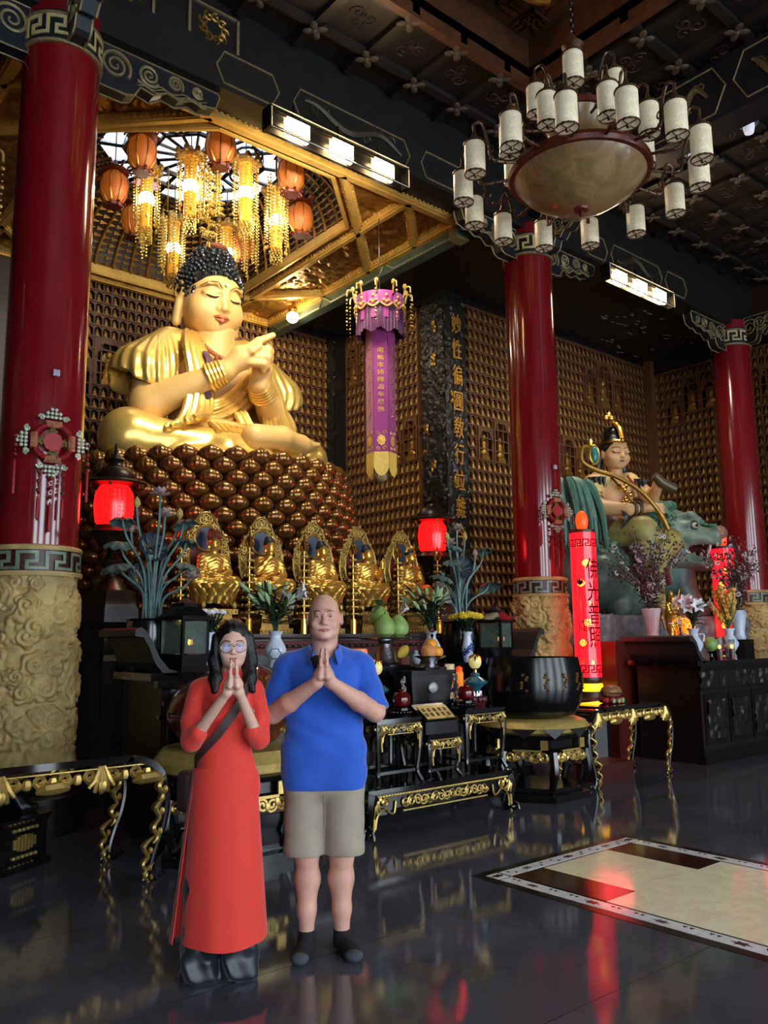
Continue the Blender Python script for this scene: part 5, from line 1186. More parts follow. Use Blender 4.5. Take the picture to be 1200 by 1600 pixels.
def vase_of_lilies(x,y,z,label,rz,prof,mat,seed,nst=9,h=.42,lil=3,pattern=None):
    t=thing('flower_vase',label,'vase',(x,y,z),rz); vs=G().lathe(prof,28).build('vase',mat,t); rg=random.Random(seed); zt=prof[-1][1]
    if pattern=='blue':
        g=G(); H=zt
        for k in range(14):
            a=k*2.4; zz=.04+.24*((k*.37)%1); r=np.interp(zz,[p[1] for p in prof],[p[0] for p in prof])+.002; c=Vector((r*cos(a),r*sin(a),zz)); n=Vector((cos(a),sin(a),0)); tt=Vector((-sin(a),cos(a),0))
            g.tube(spiral(c,.026,1.3,10,tuple(tt),(0,0,1),k),.006,4)
        g.build('cobalt_pattern',COB,vs)
    elif pattern=='seal':
        a=-pi/2-.6; g=G(); c=Vector((.098*cos(a),.098*sin(a),.13)); tt=Vector((-sin(a),cos(a),0)); g.tube([c+tt*(.05*cos(q)*(1+.1*cos(6*q)))+Vector((0,0,.045*sin(q)*(1+.1*cos(6*q)))) for q in [k*pi/12 for k in range(24)]],.004,4,True); g.build('painted_outline',GREY,vs)
        for k in range(10): pass
    stems=G()
    for k in range(nst):
        a=rg.uniform(0,6.28); sp=rg.uniform(.05,.26); hh=h*rg.uniform(.6,1.05); top=Vector((sp*cos(a),sp*sin(a),zt+hh)); P=bez([(0,0,zt-.05),(sp*.3*cos(a),sp*.3*sin(a),zt+hh*.5),top],5); stems.tube(P,.006,5)
        for j in range(5):
            p=P[min(len(P)-1,3+j*2)]; lm=leafmesh(rg.uniform(.15,.25),rg.uniform(.018,.03),rg.uniform(.1,.5)); o=lm.build('leaf',LEAFD if (k+j)%3 else LEAF,t,60,p); o.rotation_euler=(0,-rg.uniform(.1,.9),rg.uniform(0,6.28))
        d=(P[-1]-P[-3]).normalized(); x_,y_,_=frame(d)
        if k<lil:
            g=G(); b=rg.uniform(0,6); dd=Vector((cos(a),sin(a),.25)).normalized(); fx,fy,_=frame(dd); lilyflower(g,basis(top,fx,fy,dd),.1); g.build('lily_bloom',LILY,t,60)
        else:
            g=G().tube([top,top+d*.05,top+d*.11,top+d*.14],[.007,.02,.018,.004],8); g.build('lily_bud',BUD,t)
    stems.build('stems',LEAFD,t); return t
WP=[(.05,0),(.062,.01),(.052,.05),(.06,.08),(.095,.13),(.1,.17),(.075,.22),(.05,.26),(.048,.29),(.075,.33)]
vase_of_lilies(4.12,6.45,1.31,'white porcelain vase of lilies behind the gap between woman and man',0,WP,PORC,3,20,.34,4,'seal')
vase_of_lilies(6.2,6.62,1.31,'white porcelain vase of lily buds behind the oranges and pomelos',1.3,WP,PORC,8,20,.36,2)
BPv=[(.042,0),(.05,.02),(.06,.1),(.062,.16),(.045,.23),(.038,.28),(.055,.32)]
def mum_vase(x,y,label,full):
    t=thing('flower_vase',label,'vase',(x,y,1.31)); vs=G().lathe(BPv,24).build('vase',PORC,t); g=G()
    for k in range(26):
        a=k*2.4; zz=.03+.2*((k*.37)%1); r=np.interp(zz,[p[1] for p in BPv],[p[0] for p in BPv])+.002; c=Vector((r*cos(a),r*sin(a),zz)); tt=Vector((-sin(a),cos(a),0)); g.tube(spiral(c,.024,1.3,10,tuple(tt),(0,0,1),k),.006,4)
    g.build('cobalt_pattern',COB,vs); rg=random.Random(5); st=G()
    for k in range(14):
        a=rg.uniform(0,6.28); r=rg.uniform(.02,.12); P=bez([(0,0,.3),(r*.4*cos(a),r*.4*sin(a),.38),(r*cos(a),r*sin(a),.48)],4); st.tube(P,.006,4)
        for j in range(3): o=leafmesh(.09,.02,.3).build('leaf',LEAFD,t,60,P[3+j]); o.rotation_euler=(0,rg.uniform(-.8,.5),rg.uniform(0,6.28))
    st.build('stems',LEAFD,t)
    for k in range(16 if full else 9):
        a=k*2.4; r=.17*sqrt((k+.5)/16); c=Vector((r*cos(a),r*sin(a),.5-r*.25)); g=G(); rr=.055 if full else .035
        for ly in range(4):
            for q in range(12): b=q*pi/6+ly*.26; e=.25+ly*.33; d=Vector((cos(b)*cos(e),sin(b)*cos(e),sin(e))); g.tube([c,c+d*rr*.7,c+d*rr],[.004,.009,.004],4)
        g.build('bloom',YMUM if full or k%3==0 else LILY,t)
mum_vase(6.58,6.45,'blue and white vase topped by a dome of yellow chrysanthemums',True)
mum_vase(3.45,6.42,'blue and white vase with small yellow and white flowers behind the woman',False)
# silver stand with pomelos
t=thing('fruit_stand','silver footed dish carrying three green pomelos','dish',(5.41,6.45,1.31)); G().lathe([(.13,0),(.14,.02),(.11,.06),(.1,.12),(.07,.16),(.06,.2),(.08,.23),(.26,.25),(.27,.265),(.25,.27),(0,.26)],36).build('stand',SIL,t)
for k,(dx,dy,dz,s,l) in enumerate(((-.09,-.1,.0,1.0,'left front'),(.135,-.05,.0,.98,'right'),(.0,.08,.1,.95,'top'))):
    q=thing('pomelo','green pear shaped pomelo, %s one on the silver dish'%l,'pomelo',(5.41+dx,6.45+dy,1.58+dz),k,'pomelos on the silver dish',s)
    G().lathe([(0,0),(.05,.004),(.09,.03),(.108,.08),(.1,.13),(.07,.18),(.035,.215),(.012,.225),(0,.226)],24).build('fruit',POM,q); G().cyl((0,0,.22),(.01,0,.25),.006,None,5).build('stem',LEAFD,q)
    if k==2:
        for j in range(5): o=leafmesh(.14,.045,.3).build('leaf',LEAF,q,60,(0,0,.22)); o.rotation_euler=(0,-1.1+.35*j,j*1.9)
# oranges on a silver bowl
t=thing('fruit_bowl','small silver bowl carrying oranges on the incense box','bowl',(5.62,6.02,1.265)); G().lathe([(.09,0),(.1,.02),(.05,.05),(.06,.08),(.15,.12),(.16,.13),(.14,.13),(0,.1)],28).build('bowl',SIL,t); G().bx(-.14,.14,-.08,.08,-.006,.02).build('foot_plate',BLACK,t,0)
for k,(dx,dy,dz,l,mt) in enumerate(((-.07,-.05,.17,'rough skinned orange melon at the left of the fruit bowl',M('netted_melon',(214,140,80),.5,0,.3,60,bump=.4,bs=120)),(.04,-.06,.165,'orange at the front of the silver bowl',ORG),(.1,.02,.165,'orange at the right edge of the silver bowl',ORG),(.02,.0,.24,'topmost orange on the pile in the silver bowl',ORG))):
    q=thing('orange',l,'orange',(5.62+dx,6.02+dy,1.265+dz),0,'oranges in the silver bowl'); r=.075 if k==0 else .058; G().ell((0,0,0),(r,r,r*.94),18,12).build('fruit',mt,q); G().ell((0,0,r*.93),(.008,.008,.004),6,4).build('stem_scar',LEAFD,q)
# small things on the long altar
tag(G().lathe([(.03,0),(.045,.03),(.04,.08),(.02,.1),(.024,.11),(.012,.13),(0,.14)],16).build('white_jar',PORC,None,loc=(5.78,6.4,1.31)),'little white lidded porcelain jar right of the silver dish','jar')
t=thing('glass_candle','amber glass candle holder glowing at the man shoulder','candle',(5.0,6.36,1.31)); G().lathe([(.05,.03),(.08,.05),(.09,.12),(.08,.16),(.07,.16),(.07,.06),(0,.05)],16).build('glass',M('amber_votive_glass',(200,120,80),.15,0,.3,30,emit=(220,110,60),es=.5),t); G().lathe([(.06,0),(.03,.02),(.05,.035)],14).build('foot',BRASS,t)
g=leafmesh(.001,.001) ; t=thing('star_fruit','yellow oblong fruit lying beside the silver dish','fruit',(5.6,6.4,1.43)); G().ell((0,0,0),(.1,.05,.055),14,9,TR((0,0,0),(0,-.5,.3))).build('fruit',M('yellow_fruit',(224,190,70),.4,0,.2,14),t); G().bx(-.05,.05,-.04,.04,-.12,-.04).build('box_stand',M('red_box',(120,60,50),.5,0,.2,10),t,0)
# black glass lanterns on the altar ends
GLS=M('lantern_glass',(120,140,130),.08,0,.2,6,trans=.6,alpha=.55); 
for x,y,l in ((3.2,6.4,'black pagoda lantern with glass panes at the left altar end, green scene inside'),(7.02,6.44,'black pagoda lantern with a small flame at the right altar end')):
    t=thing('glass_lantern',l,'lantern',(x,y,1.31),.25); w=.13
    G().bx(-w-.03,w+.03,-w-.03,w+.03,0,.05).bx(-w,w,-w,w,.05,.12).bx(-w-.02,w+.02,-w-.02,w+.02,.12,.14).build('base',BLACK,t,0)
    g=G()
    for sx in (-1,1):
        for sy in (-1,1): g.bx(sx*w-.012,sx*w+.012,sy*w-.012,sy*w+.012,.14,.42)
    g.build('corner_posts',BLACK,t,0)
    for k in range(4): m=Euler((0,0,k*pi/2)).to_matrix().to_4x4(); G().bx(-w+.01,w-.01,-w-.003,-w+.003,.15,.41,m).build('pane',GLS,t,0)
    G().bx(-w-.04,w+.04,-w-.04,w+.04,.42,.45).bx(-w-.02,w+.02,-w-.02,w+.02,.45,.53,None,.55,.55).bx(-.075,.075,-.075,.075,.53,.56).bx(-.06,.06,-.06,.06,.56,.6,None,.3,.3).lathe([(.02,.6),(.012,.63),(.0,.66)],8).build('roof',BLACK,t,0)
    g=G(); rg=random.Random(1)
    for k in range(30): g.ell((rg.uniform(-.09,.09),rg.uniform(-.09,.09),rg.uniform(.2,.38)),rg.uniform(.012,.03),6,4)
    g.build('inner_foliage',LEAF if x<5 else DKBR,t); G().bx(-.05,.05,-.08,.0,.15,.19).build('red_dish',M('red_clay',(150,50,30),.5,0,.1,8),t,0); G().ell((0,-.06,.24),(.012,.012,.025),8,6).build('flame',M('flame',(255,190,90),.5,0,0,emit=(255,170,70),es=9),t)
# black urns with green bronze lotus sprays
BRG=M('green_bronze',(86,112,108),.45,.35,.35,14); BRGP=M('pinkish_lotus',(150,130,126),.5,.1,.3,20); PADD=M('dark_lotus_pad',(30,46,62),.45,.2,.4,10)
def lotus_spray(x,y,z,label,seed,flip):
    t=thing('lotus_spray',label,'ornament',(x,y,z)); rg=random.Random(seed); G().lathe([(.16,0),(.17,.05),(.21,.15),(.22,.3),(.2,.42),(.21,.44),(.19,.44),(.18,.4)],32).build('urn',BLACK,t)
    st=G(); spec=[(0,1.05,'b'),(.06,.88,'b'),(-.14,.95,'B'),(.17,.84,'p'),(-.22,.66,'P'),(-.02,.6,'D'),(.3,.5,'P'),(-.33,.44,'P'),(.2,.68,'p'),(-.15,.74,'B'),(.1,.3,'b'),(-.1,.33,'D'),(.24,.9,'B'),(-.08,.5,'s'),(.15,.52,'s'),(.32,.36,'b'),(-.26,.84,'p')]
    for k,(dx,hz,kd) in enumerate(spec):
        dx*=1 if not flip else -1; px=Vector((dx*1.15,rg.uniform(-.16,.12),.44+hz)); P=bez([(dx*.2,rg.uniform(-.06,.06),.4),(dx*.35,px.y*.4,.44+hz*.5),(dx*.95,px.y,.44+hz*.8),px],5); st.tube(P,[.011]*len(P),6)
        if kd in 'pPD':
            r={'p':.085,'P':.12,'D':.115}[kd]; til=(rg.uniform(-.5,.3),rg.uniform(-.4,.4),0) if kd!='D' else (radians(70),0,rg.uniform(-.3,.3))
            g=G().grid(lambda u,v:((.02+r*v)*cos(u*2*pi),(.02+r*v)*sin(u*2*pi),(.5*r*v*v if kd=='D' else -.45*r*v*v)+.012*sin(u*2*pi*9)*v),36,4,True); g.grid(lambda u,v:((.02+r*v)*cos(u*2*pi),(.02+r*v)*sin(u*2*pi),(.5*r*v*v if kd=='D' else -.45*r*v*v)+.012*sin(u*2*pi*9)*v-.006),36,4,True,True)
            o=g.build('lotus_leaf',PADD if kd=='D' else BRG,t,60,px); o.rotation_euler=til
            if kd=='D':
                v=G()
                for q in range(12): a=q*pi/6; v.tube([(.02*cos(a),.02*sin(a),.004),(r*.9*cos(a),r*.9*sin(a),.5*r*.81+.004)],.003,4)
                v.build('veins',OUTL,o)
        elif kd=='b':
            g=G()
            for ly in range(2):
                for q in range(7):
                    a=q*2*pi/7+ly*.45; e=.35+ly*.6; d=Vector((cos(a)*cos(e),sin(a)*cos(e),sin(e))); g.tube([px,px+d*.05,px+d*.085,px+d*.1],[.008,.026,.02,.003],6,flat=.35)
            g.build('lotus_bloom',BRGP,t)
        elif kd=='B': G().tube([px,px+Vector((0,0,.03)),px+Vector((0,0,.07)),px+Vector((0,0,.1))],[.01,.032,.026,.003],10).build('lotus_bud',BRGP if k%2 else M('yellow_lotus_bud',(176,156,84),.5,.1,.3,20),t)
        else:
            g=G().lathe([(.01,-.03),(.035,.02),(.035,.03),(0,.032)],12,px); 
            for q in range(7): a=q; g.ell(px+Vector((.022*cos(a),.022*sin(a),.034)),.006,5,4)
            g.build('seed_pod',BRG,t)
    st.build('stems',BRG,t)
    return t
lotus_spray(3.08,6.78,1.31,'green bronze lotus spray in a black urn beside the left red lamp',3,False); lotus_spray(6.82,6.8,1.31,'green bronze lotus spray in a black urn before the right red lamp',5,True)
# red lamps with bronze pagoda caps
RLG=M('glowing_red_glass',(220,20,20),.25,0,.08,12,emit=(255,14,14),es=2.6,coat=.5); BRP=M('dark_bronze',(48,38,30),.32,.7,.35,14)
for i,(x,l) in enumerate(((3.34,'glowing red lantern on a bronze stand left of the five Buddhas'),(7.88,'glowing red lantern on a bronze stand right of the five Buddhas'))):
    t=thing('red_lamp',l,'lamp',(x,8.35,0),0,'red lamps flanking the altar',1.057); zc=2.8
    b=G().lathe([(.14,-.2),(.17,-.17),(.185,-.08),(.19,.02),(.18,.12),(.15,.18),(.13,.2)],32,(0,0,zc)).build('red_globe',RLG,t); g=G()
    for z in range(8):
        for q in range(26):
            a=q*2*pi/26; zz=-.15+z*.04; r=np.interp(zz,[-.2,-.17,-.08,.02,.12,.18],[.14,.17,.185,.19,.18,.15])+.001; g.cb((0,0,0),(.012,.004,.022),TR((r*cos(a),r*sin(a),zc+zz),(0,0,a+pi/2)))
    stuff(g.build('raised_script_dots',M('deep_red_glass',(150,8,10),.3,0,0,emit=(190,6,8),es=1.2),b,0))
    G().lathe([(.3,.2),(.31,.22),(.25,.245),(.21,.25),(.2,.3),(.14,.37),(.08,.4),(.06,.44),(.09,.46),(.05,.5),(.02,.53),(.012,.62),(0,.64)],28,(0,0,zc)).build('pagoda_cap',BRP,t)
    for q in range(6): a=q*pi/3; G().lathe([(0,-.05),(.018,-.045),(.014,-.015),(0,0)],8,(.29*cos(a),.29*sin(a),zc+.2)).build('bell',BRASS,t)
    G().lathe([(.22,-.3),(.24,-.27),(.2,-.24),(.17,-.2)],28,(0,0,zc)).lathe([(.12,-.42),(.16,-.36),(.2,-.3)],8,(0,0,zc)).build('lamp_tray',BRP,t)
    G().lathe([(.18,1.96),(.12,2.05),(.06,2.1),(.05,2.16),(.1,2.21),(.11,2.25),(.06,2.3),(.045,2.36),(.07,2.42),(.1,2.47)],24).build('stem',BRP,t); G().lathe([(.3,1.8),(.3,1.84),(.24,1.96),(.18,1.97)],6).build('bronze_foot',BRP,t); G().lathe([(.32,0),(.32,1.3),(.28,1.36),(.28,1.6),(.34,1.66),(.32,1.8),(0,1.81)],6).build('wooden_stand',BLK2,t,20)
    lamp('POINT',(x,8.05,zc+.1),9,(1,.03,.03),.15); 
# lotus lamps, red jars, candles
BLUG=M('teal_glaze',(36,92,110),.14,0,.15,8,coat=.6); CREM=M('cream_globe',(224,206,140),.3,0,.1,8,emit=(230,205,120),es=.25); RGZ=M('oxblood_glaze',(88,10,12),.1,0,.15,8,coat=.7); ROS=M('rosewood_lotus',(74,24,30),.35,0,.25,20)
for x,y,zb_,l in ((4.7,5.74,.9,'teal lotus lamp with cream globe half hidden behind the man elbow'),(5.93,5.72,.92,'teal lotus lamp with cream globe on the right stand')):
    t=thing('lotus_lamp',l,'lamp',(x,y,zb_),0,'teal lotus lamps'); g=G()
    G().lathe([(.09,0),(.1,.02),(.07,.05),(.08,.08)],20).build('foot',ROS,t)
    for k in range(10): a=k*pi/5; g.ell((.085*cos(a),.085*sin(a),.06),(.03,.03,.035),7,5)
    g.build('carved_lotus',ROS,t); g=G()
    for k in range(9): a=k*2*pi/9; g.tube([(.0,0,.09),(.045*cos(a),.045*sin(a),.1),(.055*cos(a),.055*sin(a),.14)],[.02,.022,.006],6)
    g.build('silver_petals',SIL,t); G().lathe([(.03,.13),(.06,.17),(.115,.21),(.12,.225),(.08,.255),(.04,.28),(.045,.3),(.03,.31)],28).build('teal_body',BLUG,t); G().lathe([(.02,.3),(.018,.34),(.04,.36)],12).build('neck',BRASS,t)
    G().ell((0,0,.41),(.062,.062,.068),20,12).build('cream_globe',CREM,t); g=G()
    for k in range(8): a=k*pi/4; g.tube([(.02*cos(a),.02*sin(a),.475),(.045*cos(a),.045*sin(a),.455),(.06*cos(a),.06*sin(a),.42)],[.012,.014,.004],5)
    g.build('gilt_cap',BRASS,t)
for x,y,zb_,l in ((4.84,5.56,.9,'dark red lidded jar on a beaded stand at the left'),(5.63,5.56,.92,'dark red lidded jar on a beaded stand at the right')):
    t=thing('red_jar',l,'jar',(x,y,zb_),0,'oxblood jars on beaded stands'); g=G().lathe([(.08,0),(.085,.02),(.06,.03),(.075,.05),(.075,.07)],20); 
    g.build('stand',BLACK,t); g=G()
    for k in range(16): a=k*pi/8; g.ell((.08*cos(a),.08*sin(a),.035),.012,7,5)
    g.build('beads',BLACK,t); G().lathe([(.03,.07),(.065,.09),(.08,.13),(.075,.17),(.05,.2),(0,.205)],24).build('jar',RGZ,t); G().lathe([(.015,.2),(.02,.215),(.008,.23),(0,.235)],10).build('knob',RGZ,t)
for x,y,l,hh,mt in ((5.86,6.0,'tall glass candle with a red and blue paper label','a',None),(5.99,6.0,'orange glass candle next to the labelled one','b',None)):
    t=thing('votive_candle',l,'candle',(x,y,.36+.0),0); 
    if hh=='a':
        G().lathe([(.045,.62),(.048,.64),(.048,.94),(.044,.95)],18).build('glass',M('candle_glass_a',(210,190,160),.2,0,.4,26,emit=(220,180,120),es=.3),t); g=G()
        for k in range(9): a=-pi/2+rg.uniform(-.9,.6) if 0 else -2.2+.2*k; g.ell((.047*cos(a),.047*sin(a),.74+.03*(k%4)),(.014,.014,.02),6,4)
        g.build('label_print',M('red_print',(190,60,70),.5,0,.5,60),t); g=G()
        for k in range(6): a=-2.1+.25*k; g.ell((.047*cos(a),.047*sin(a),.69+.02*(k%2)),(.012,.012,.016),6,4)
        g.build('blue_print',COB,t)
    else: G().lathe([(.04,.62),(.042,.64),(.042,.86),(.036,.87)],18).build('glass',M('candle_glass_b',(236,140,40),.25,0,.2,10,emit=(240,120,20),es=.55),t); G().lathe([(.034,.86),(.034,.91),(0,.93)],14).build('top',M('orange_cap',(240,90,30),.4,0,0,emit=(240,60,10),es=.5),t)
    G().bx(-.06,.06,-.06,.06,0,.62).build('post',BLK2,t,0)
t=thing('candlestick','thin dark candlestick with round red top right of the fruit bowl','candlestick',(6.1,6.5,1.31)); G().lathe([(.04,0),(.03,.02),(.01,.04),(.008,.26),(.02,.28),(.01,.3)],12).build('stick',BRP,t); G().ell((0,0,.34),(.035,.02,.03),12,8).build('red_top',ROS,t)
# ---- great bell bowl on its stand and great wooden fish on its stand
def hexstand(t,R,z1,gold=True):
    G().lathe([(R*.95,0),(R*.95,.07),(R*.8,.08),(R*.8,.12)],6).build('foot_frame',BLACK,t,20)
    for k in range(6):
        a=k*pi/3; P=bez([(R*.78*cos(a),R*.78*sin(a),.1),(R*.9*cos(a),R*.9*sin(a),z1*.45),(R*.86*cos(a),R*.86*sin(a),z1*.75)],4); G().tube(P,[.035]*3+[.05]*(len(P)-3),7).build('leg',BLACK,t)
    G().lathe([(R*.86,z1*.72),(R*.9,z1*.76),(R*.82,z1*.8),(R*.82,z1*.92),(R*.95,z1*.95),(R*.98,z1),(0,z1)],6).build('collar',BLACK,t,20); g=G()
    for k in range(6):
        a=k*pi/3+pi/6; n=Vector((cos(a),sin(a),0)); tt=Vector((-sin(a),cos(a),0)); m=basis(n*(R*.80)+Vector((0,0,z1*.68)),tt,n,(0,0,1)); scrollrow(g,m@Matrix.Translation((-R*.36,0,0)),R*.72,5,.05,.014)
        g.cb((0,0,0),(.07,.02,.09),m@Matrix.Translation((R*.3,-.0,z1*.18))); g.cb((0,0,0),(R*.5,.02,.02),m@Matrix.Translation((0,-.0,z1*.09)))
    g.build('gilt_carving',GIL,t)
t=thing('great_bell','large black lacquered bowl bell with gold characters on a hexagonal stand','bell',(6.75,5.7,0)); hexstand(t,.56,.62)
CUSH=M('gold_brocade',(196,170,96),.4,.4,.2,24)
G().lathe([(.46,.62),(.53,.65),(.55,.69),(.51,.74),(.44,.765),(0,.765)],40).build('cushion',CUSH,t); g=G()
for k in range(12): a=k*pi/6; g.prism([(-.12,0),(.12,0),(0,-.09)],.01,basis((.553*cos(a),.553*sin(a),.69),(-sin(a),cos(a),0),(0,0,1),(cos(a),sin(a),0)))
g.build('cushion_points',BLK2,t,0); G().lathe([(.3,.76),(.42,.8),(.485,.92),(.5,1.06),(.49,1.22),(.465,1.36),(.45,1.36),(.47,1.2),(.46,1.0),(.34,.84),(0,.82)],56).build('bowl',M('glossy_black_bronze',(12,12,12),.2,.1,.3,10),t)
g=G()
for i,a in enumerate((-2.6,-2.15,-1.75,-1.35,-.9,-.5)):
    for k in range(7): b=rg.uniform(-.07,.07); g.ell((.495*cos(a+b),.495*sin(a+b),1.2-.025*k),(.018,.018,.014),6,4)
g.build('gold_characters',GOLDD,t)
t=thing('wooden_fish_drum','great carved red brown wooden fish drum on a gold cushion behind the couple','wooden fish',(3.24,5.68,0)); hexstand(t,.56,.6); G().lathe([(.46,.6),(.55,.64),(.56,.7),(.5,.78),(0,.78)],40).build('cushion',CUSH,t)
WFD=M('red_brown_lacquer',(92,36,22),.25,.1,.35,9,coat=.4); s=S((-.6,-.6,.7),(.6,.6,1.45),.016); s.ell((0,0,1.03),(.48,.44,.3)); s.ell((.2,0,1.22),(.2,.22,.14),.1); s.box((0,-.3,1.02),(.5,.4,.012),.0,.02,sub=True); s.warp(lambda x,y,z:.006*np.sin(60*np.hypot(x-.3,z-1.1))*(x>0)); s.build('fish_body',WFD,t)
g=G()
for k in range(40): a=rg.uniform(-.5,1.2); b=rg.uniform(-.4,.9); p=Vector((.48*cos(a)*cos(b),-.44*sin(abs(a))*cos(b),1.03+.3*sin(b))); g.tube(spiral(p,.04,1.2,8,(1,0,0),(0,0,1),k),.012,5)
g.build('gilt_scales',GOLDD,t)
# ---- curved side tables with gilded carving
def curved_table(name,label,x0,x1,y0,y1,zt,vk=1):
    t=thing(name,label,'table',((x0+x1)/2,(y0+y1)/2,0)); w=(x1-x0)/2; d=(y1-y0)/2
    # waterfall profile: top runs over into S-curved legs at the ends
    prof=[(-w*.0,zt)]
    def side(sg): return [(sg*(w-.28),zt-.015),(sg*(w-.13),zt-.04),(sg*(w-.03),zt-.14),(sg*(w+.01),zt-.3),(sg*(w-.01),zt-.46),(sg*(w-.06),zt-.6),(sg*(w-.09),.09),(sg*(w-.05),.02)]
    G().bx(-w+.26,w-.26,-d,d,zt-.045,zt).build('tabletop',TOPM,t,0)
    for sg in (-1,1):
        P=bez([(p[0],0,p[1]) for p in side(sg)],6); a=[p for p in P if p.z>zt-.16]; g=G(); v=[];f=[]
        for i,p in enumerate(a):
            dd=(a[min(i+1,len(a)-1)]-a[max(i-1,0)]).normalized(); n=Vector((dd.z*-sg,0,dd.x*sg))*-.03
            v+=[(p.x,-d,p.z),(p.x,d,p.z),(p.x-sg*.03,-d,p.z-.035),(p.x-sg*.03,d,p.z-.035)]
        for i in range(len(a)-1): b=i*4; c=b+4; f+=[(b,b+1,c+1,c),(b+2,c+2,c+3,b+3),(b,c,c+2,b+2),(b+1,b+3,c+3,c+1)]
        e=len(v)-4; f+=[(0,2,3,1),(e,e+1,e+3,e+2)]; g.add(v,f); g.build('curved_shoulder',TOPM,t,40)
        for sy in (-1,1):
            L=G().tube([(p.x-sg*.015,sy*(d-.03),p.z-.015) for p in P],[.03-.012*i/len(P) for i in range(len(P))],8); L.tube(spiral((sg*(w-.03),sy*(d-.03),.03),.03,1.0,8,(1,0,0),(0,0,1),0,sg),.008,5); lg=L.build('leg',BLACK,t)
            g=G()
            for i in range(2,8):
                q=P[min(len(P)-1,6+i*5)]; 
                k_=(1-.07*i)*vk; w_=.02 if i%2 else 0
                g.tube(bez([(q.x-sg*.03,sy*(d-.02),q.z+.085),(q.x-sg*(.085+w_),sy*(d-.02)-.012,q.z+.03),(q.x-sg*(.05+w_),sy*(d-.02),q.z-.03),(q.x-sg*.075,sy*(d-.02),q.z-.075)],4),[.014*k_,.026*k_,.034*k_,.04*k_,.042*k_,.04*k_,.034*k_,.03*k_,.034*k_,.036*k_,.03*k_,.02*k_,.012*k_],7,flat=.6); g.ell((q.x-sg*(.03+w_),sy*(d-.02)-.008,q.z+.0),(.024*k_,.02,.034*k_),7,5)
            g.build('gilt_vine',GIL,lg)
    for sy in (-1,1):
        g=G(); m=basis((-w+.16,sy*(d-.01),zt-.1),(1,0,0),(0,1,0),(0,0,1)); L=2*w-.32; n=max(3,int(L/.27))
        g.cyl(m@Vector((0,-.012*-sy,.035)),m@Vector((L,0,.035)),.006,None,5)
        for k in range(n+1):
            x=L*k/n
            if k%2==0: leaf(g,m,(x,0,.05),.2,.17); g.ell(m@Vector((x,-.012,-.07)),(.035,.02,.05),8,6)
            else: g.tube([m@Vector((x-.1,0,-.07)),m@Vector((x-.05,-.01,-.055)),m@Vector((x+.04,-.01,-.05)),m@Vector((x+.1,0,-.06))],[.012,.04,.042,.02],8)
        for k in range(n*2): scrollrow(g,m@Matrix.Translation((L*k/(n*2),0,-.005)),L/(n*2),1,.045,.015)
        g.build('gilt_apron',GIL,t)
    return t
curved_table('curved_table','black curved side table with gilded vine legs at the lower left',.15,2.62,5.4,6.15,.82)
curved_table('curved_table','small black curved table with gilded vine legs under the red light tower',7.33,8.92,5.45,6.0,.82,.6)
# hexagonal black box with gold panels and a dark beast under the left table
from_=Z_=None
t=thing('hexagonal_chest','black hexagonal chest with gilt slatted ovals under the left table','chest',(1.8,6.62,0)); G().lathe([(.46,.0),(.46,.04),(.42,.06),(.42,.3),(.45,.33),(.45,.35),(0,.35)],6,a0=.5).build('chest_body',BLACK,t,20); g=G()
for k in range(6):
    a=.5+pi/6+k*pi/3; R=.42*cos(pi/6)+.004; m=basis((R*cos(a),R*sin(a),.0),(-sin(a),cos(a),0),(cos(a),sin(a),0),(0,0,1))
    for q in range(7): x=-.09+q*.03; h_=.055*sqrt(max(.05,1-(x/.11)**2)); g.bx(x-.009,x+.009,-.004,.006,.18-h_,.18+h_,m)
    for z in (.09,.27):
        for q in range(6): g.ell(m@Vector((-.1+q*.04,0,z)),(.018,.018,.013),6,4)
    g.bx(-.2,.2,.0,.012,.0,.03,m)
g.build('gilt_panels',GIL,t,0)
t=thing('dark_beast','dark bronze crouching beast on the hexagonal chest','ornament',(1.8,6.62,.355)); s=S((-.45,-.25,-.02),(.45,.25,.4),.012); s.ell((0,0,.12),(.24,.12,.1)); s.ell((.26,-.03,.16),(.11,.09,.09),.06); s.ell((.35,-.05,.12),(.06,.06,.05),.03); 
for sx in (-1,1):
    for sy in (-1,1): s.chain([(sx*.17,sy*.09,.1),(sx*.22,sy*.12,.03),(sx*.28,sy*.13,.02)],[.06,.045,.035],.03)
s.chain([(-.22,0,.15),(-.33,.02,.2),(-.36,.02,.28)],[.05,.05,.03],.03); s.warp(lambda x,y,z:.004*np.sin(90*x+40*z)); s.build('body',M('black_bronze',(30,32,36),.3,.6,.3,12),t)
g=G()
for sy in (-1,1): g.lathe([(.03,0),(.018,.04),(0,.07)],7,(.24,sy*.07-.03,.23))
g.build('ears',MT['black_bronze'],t)
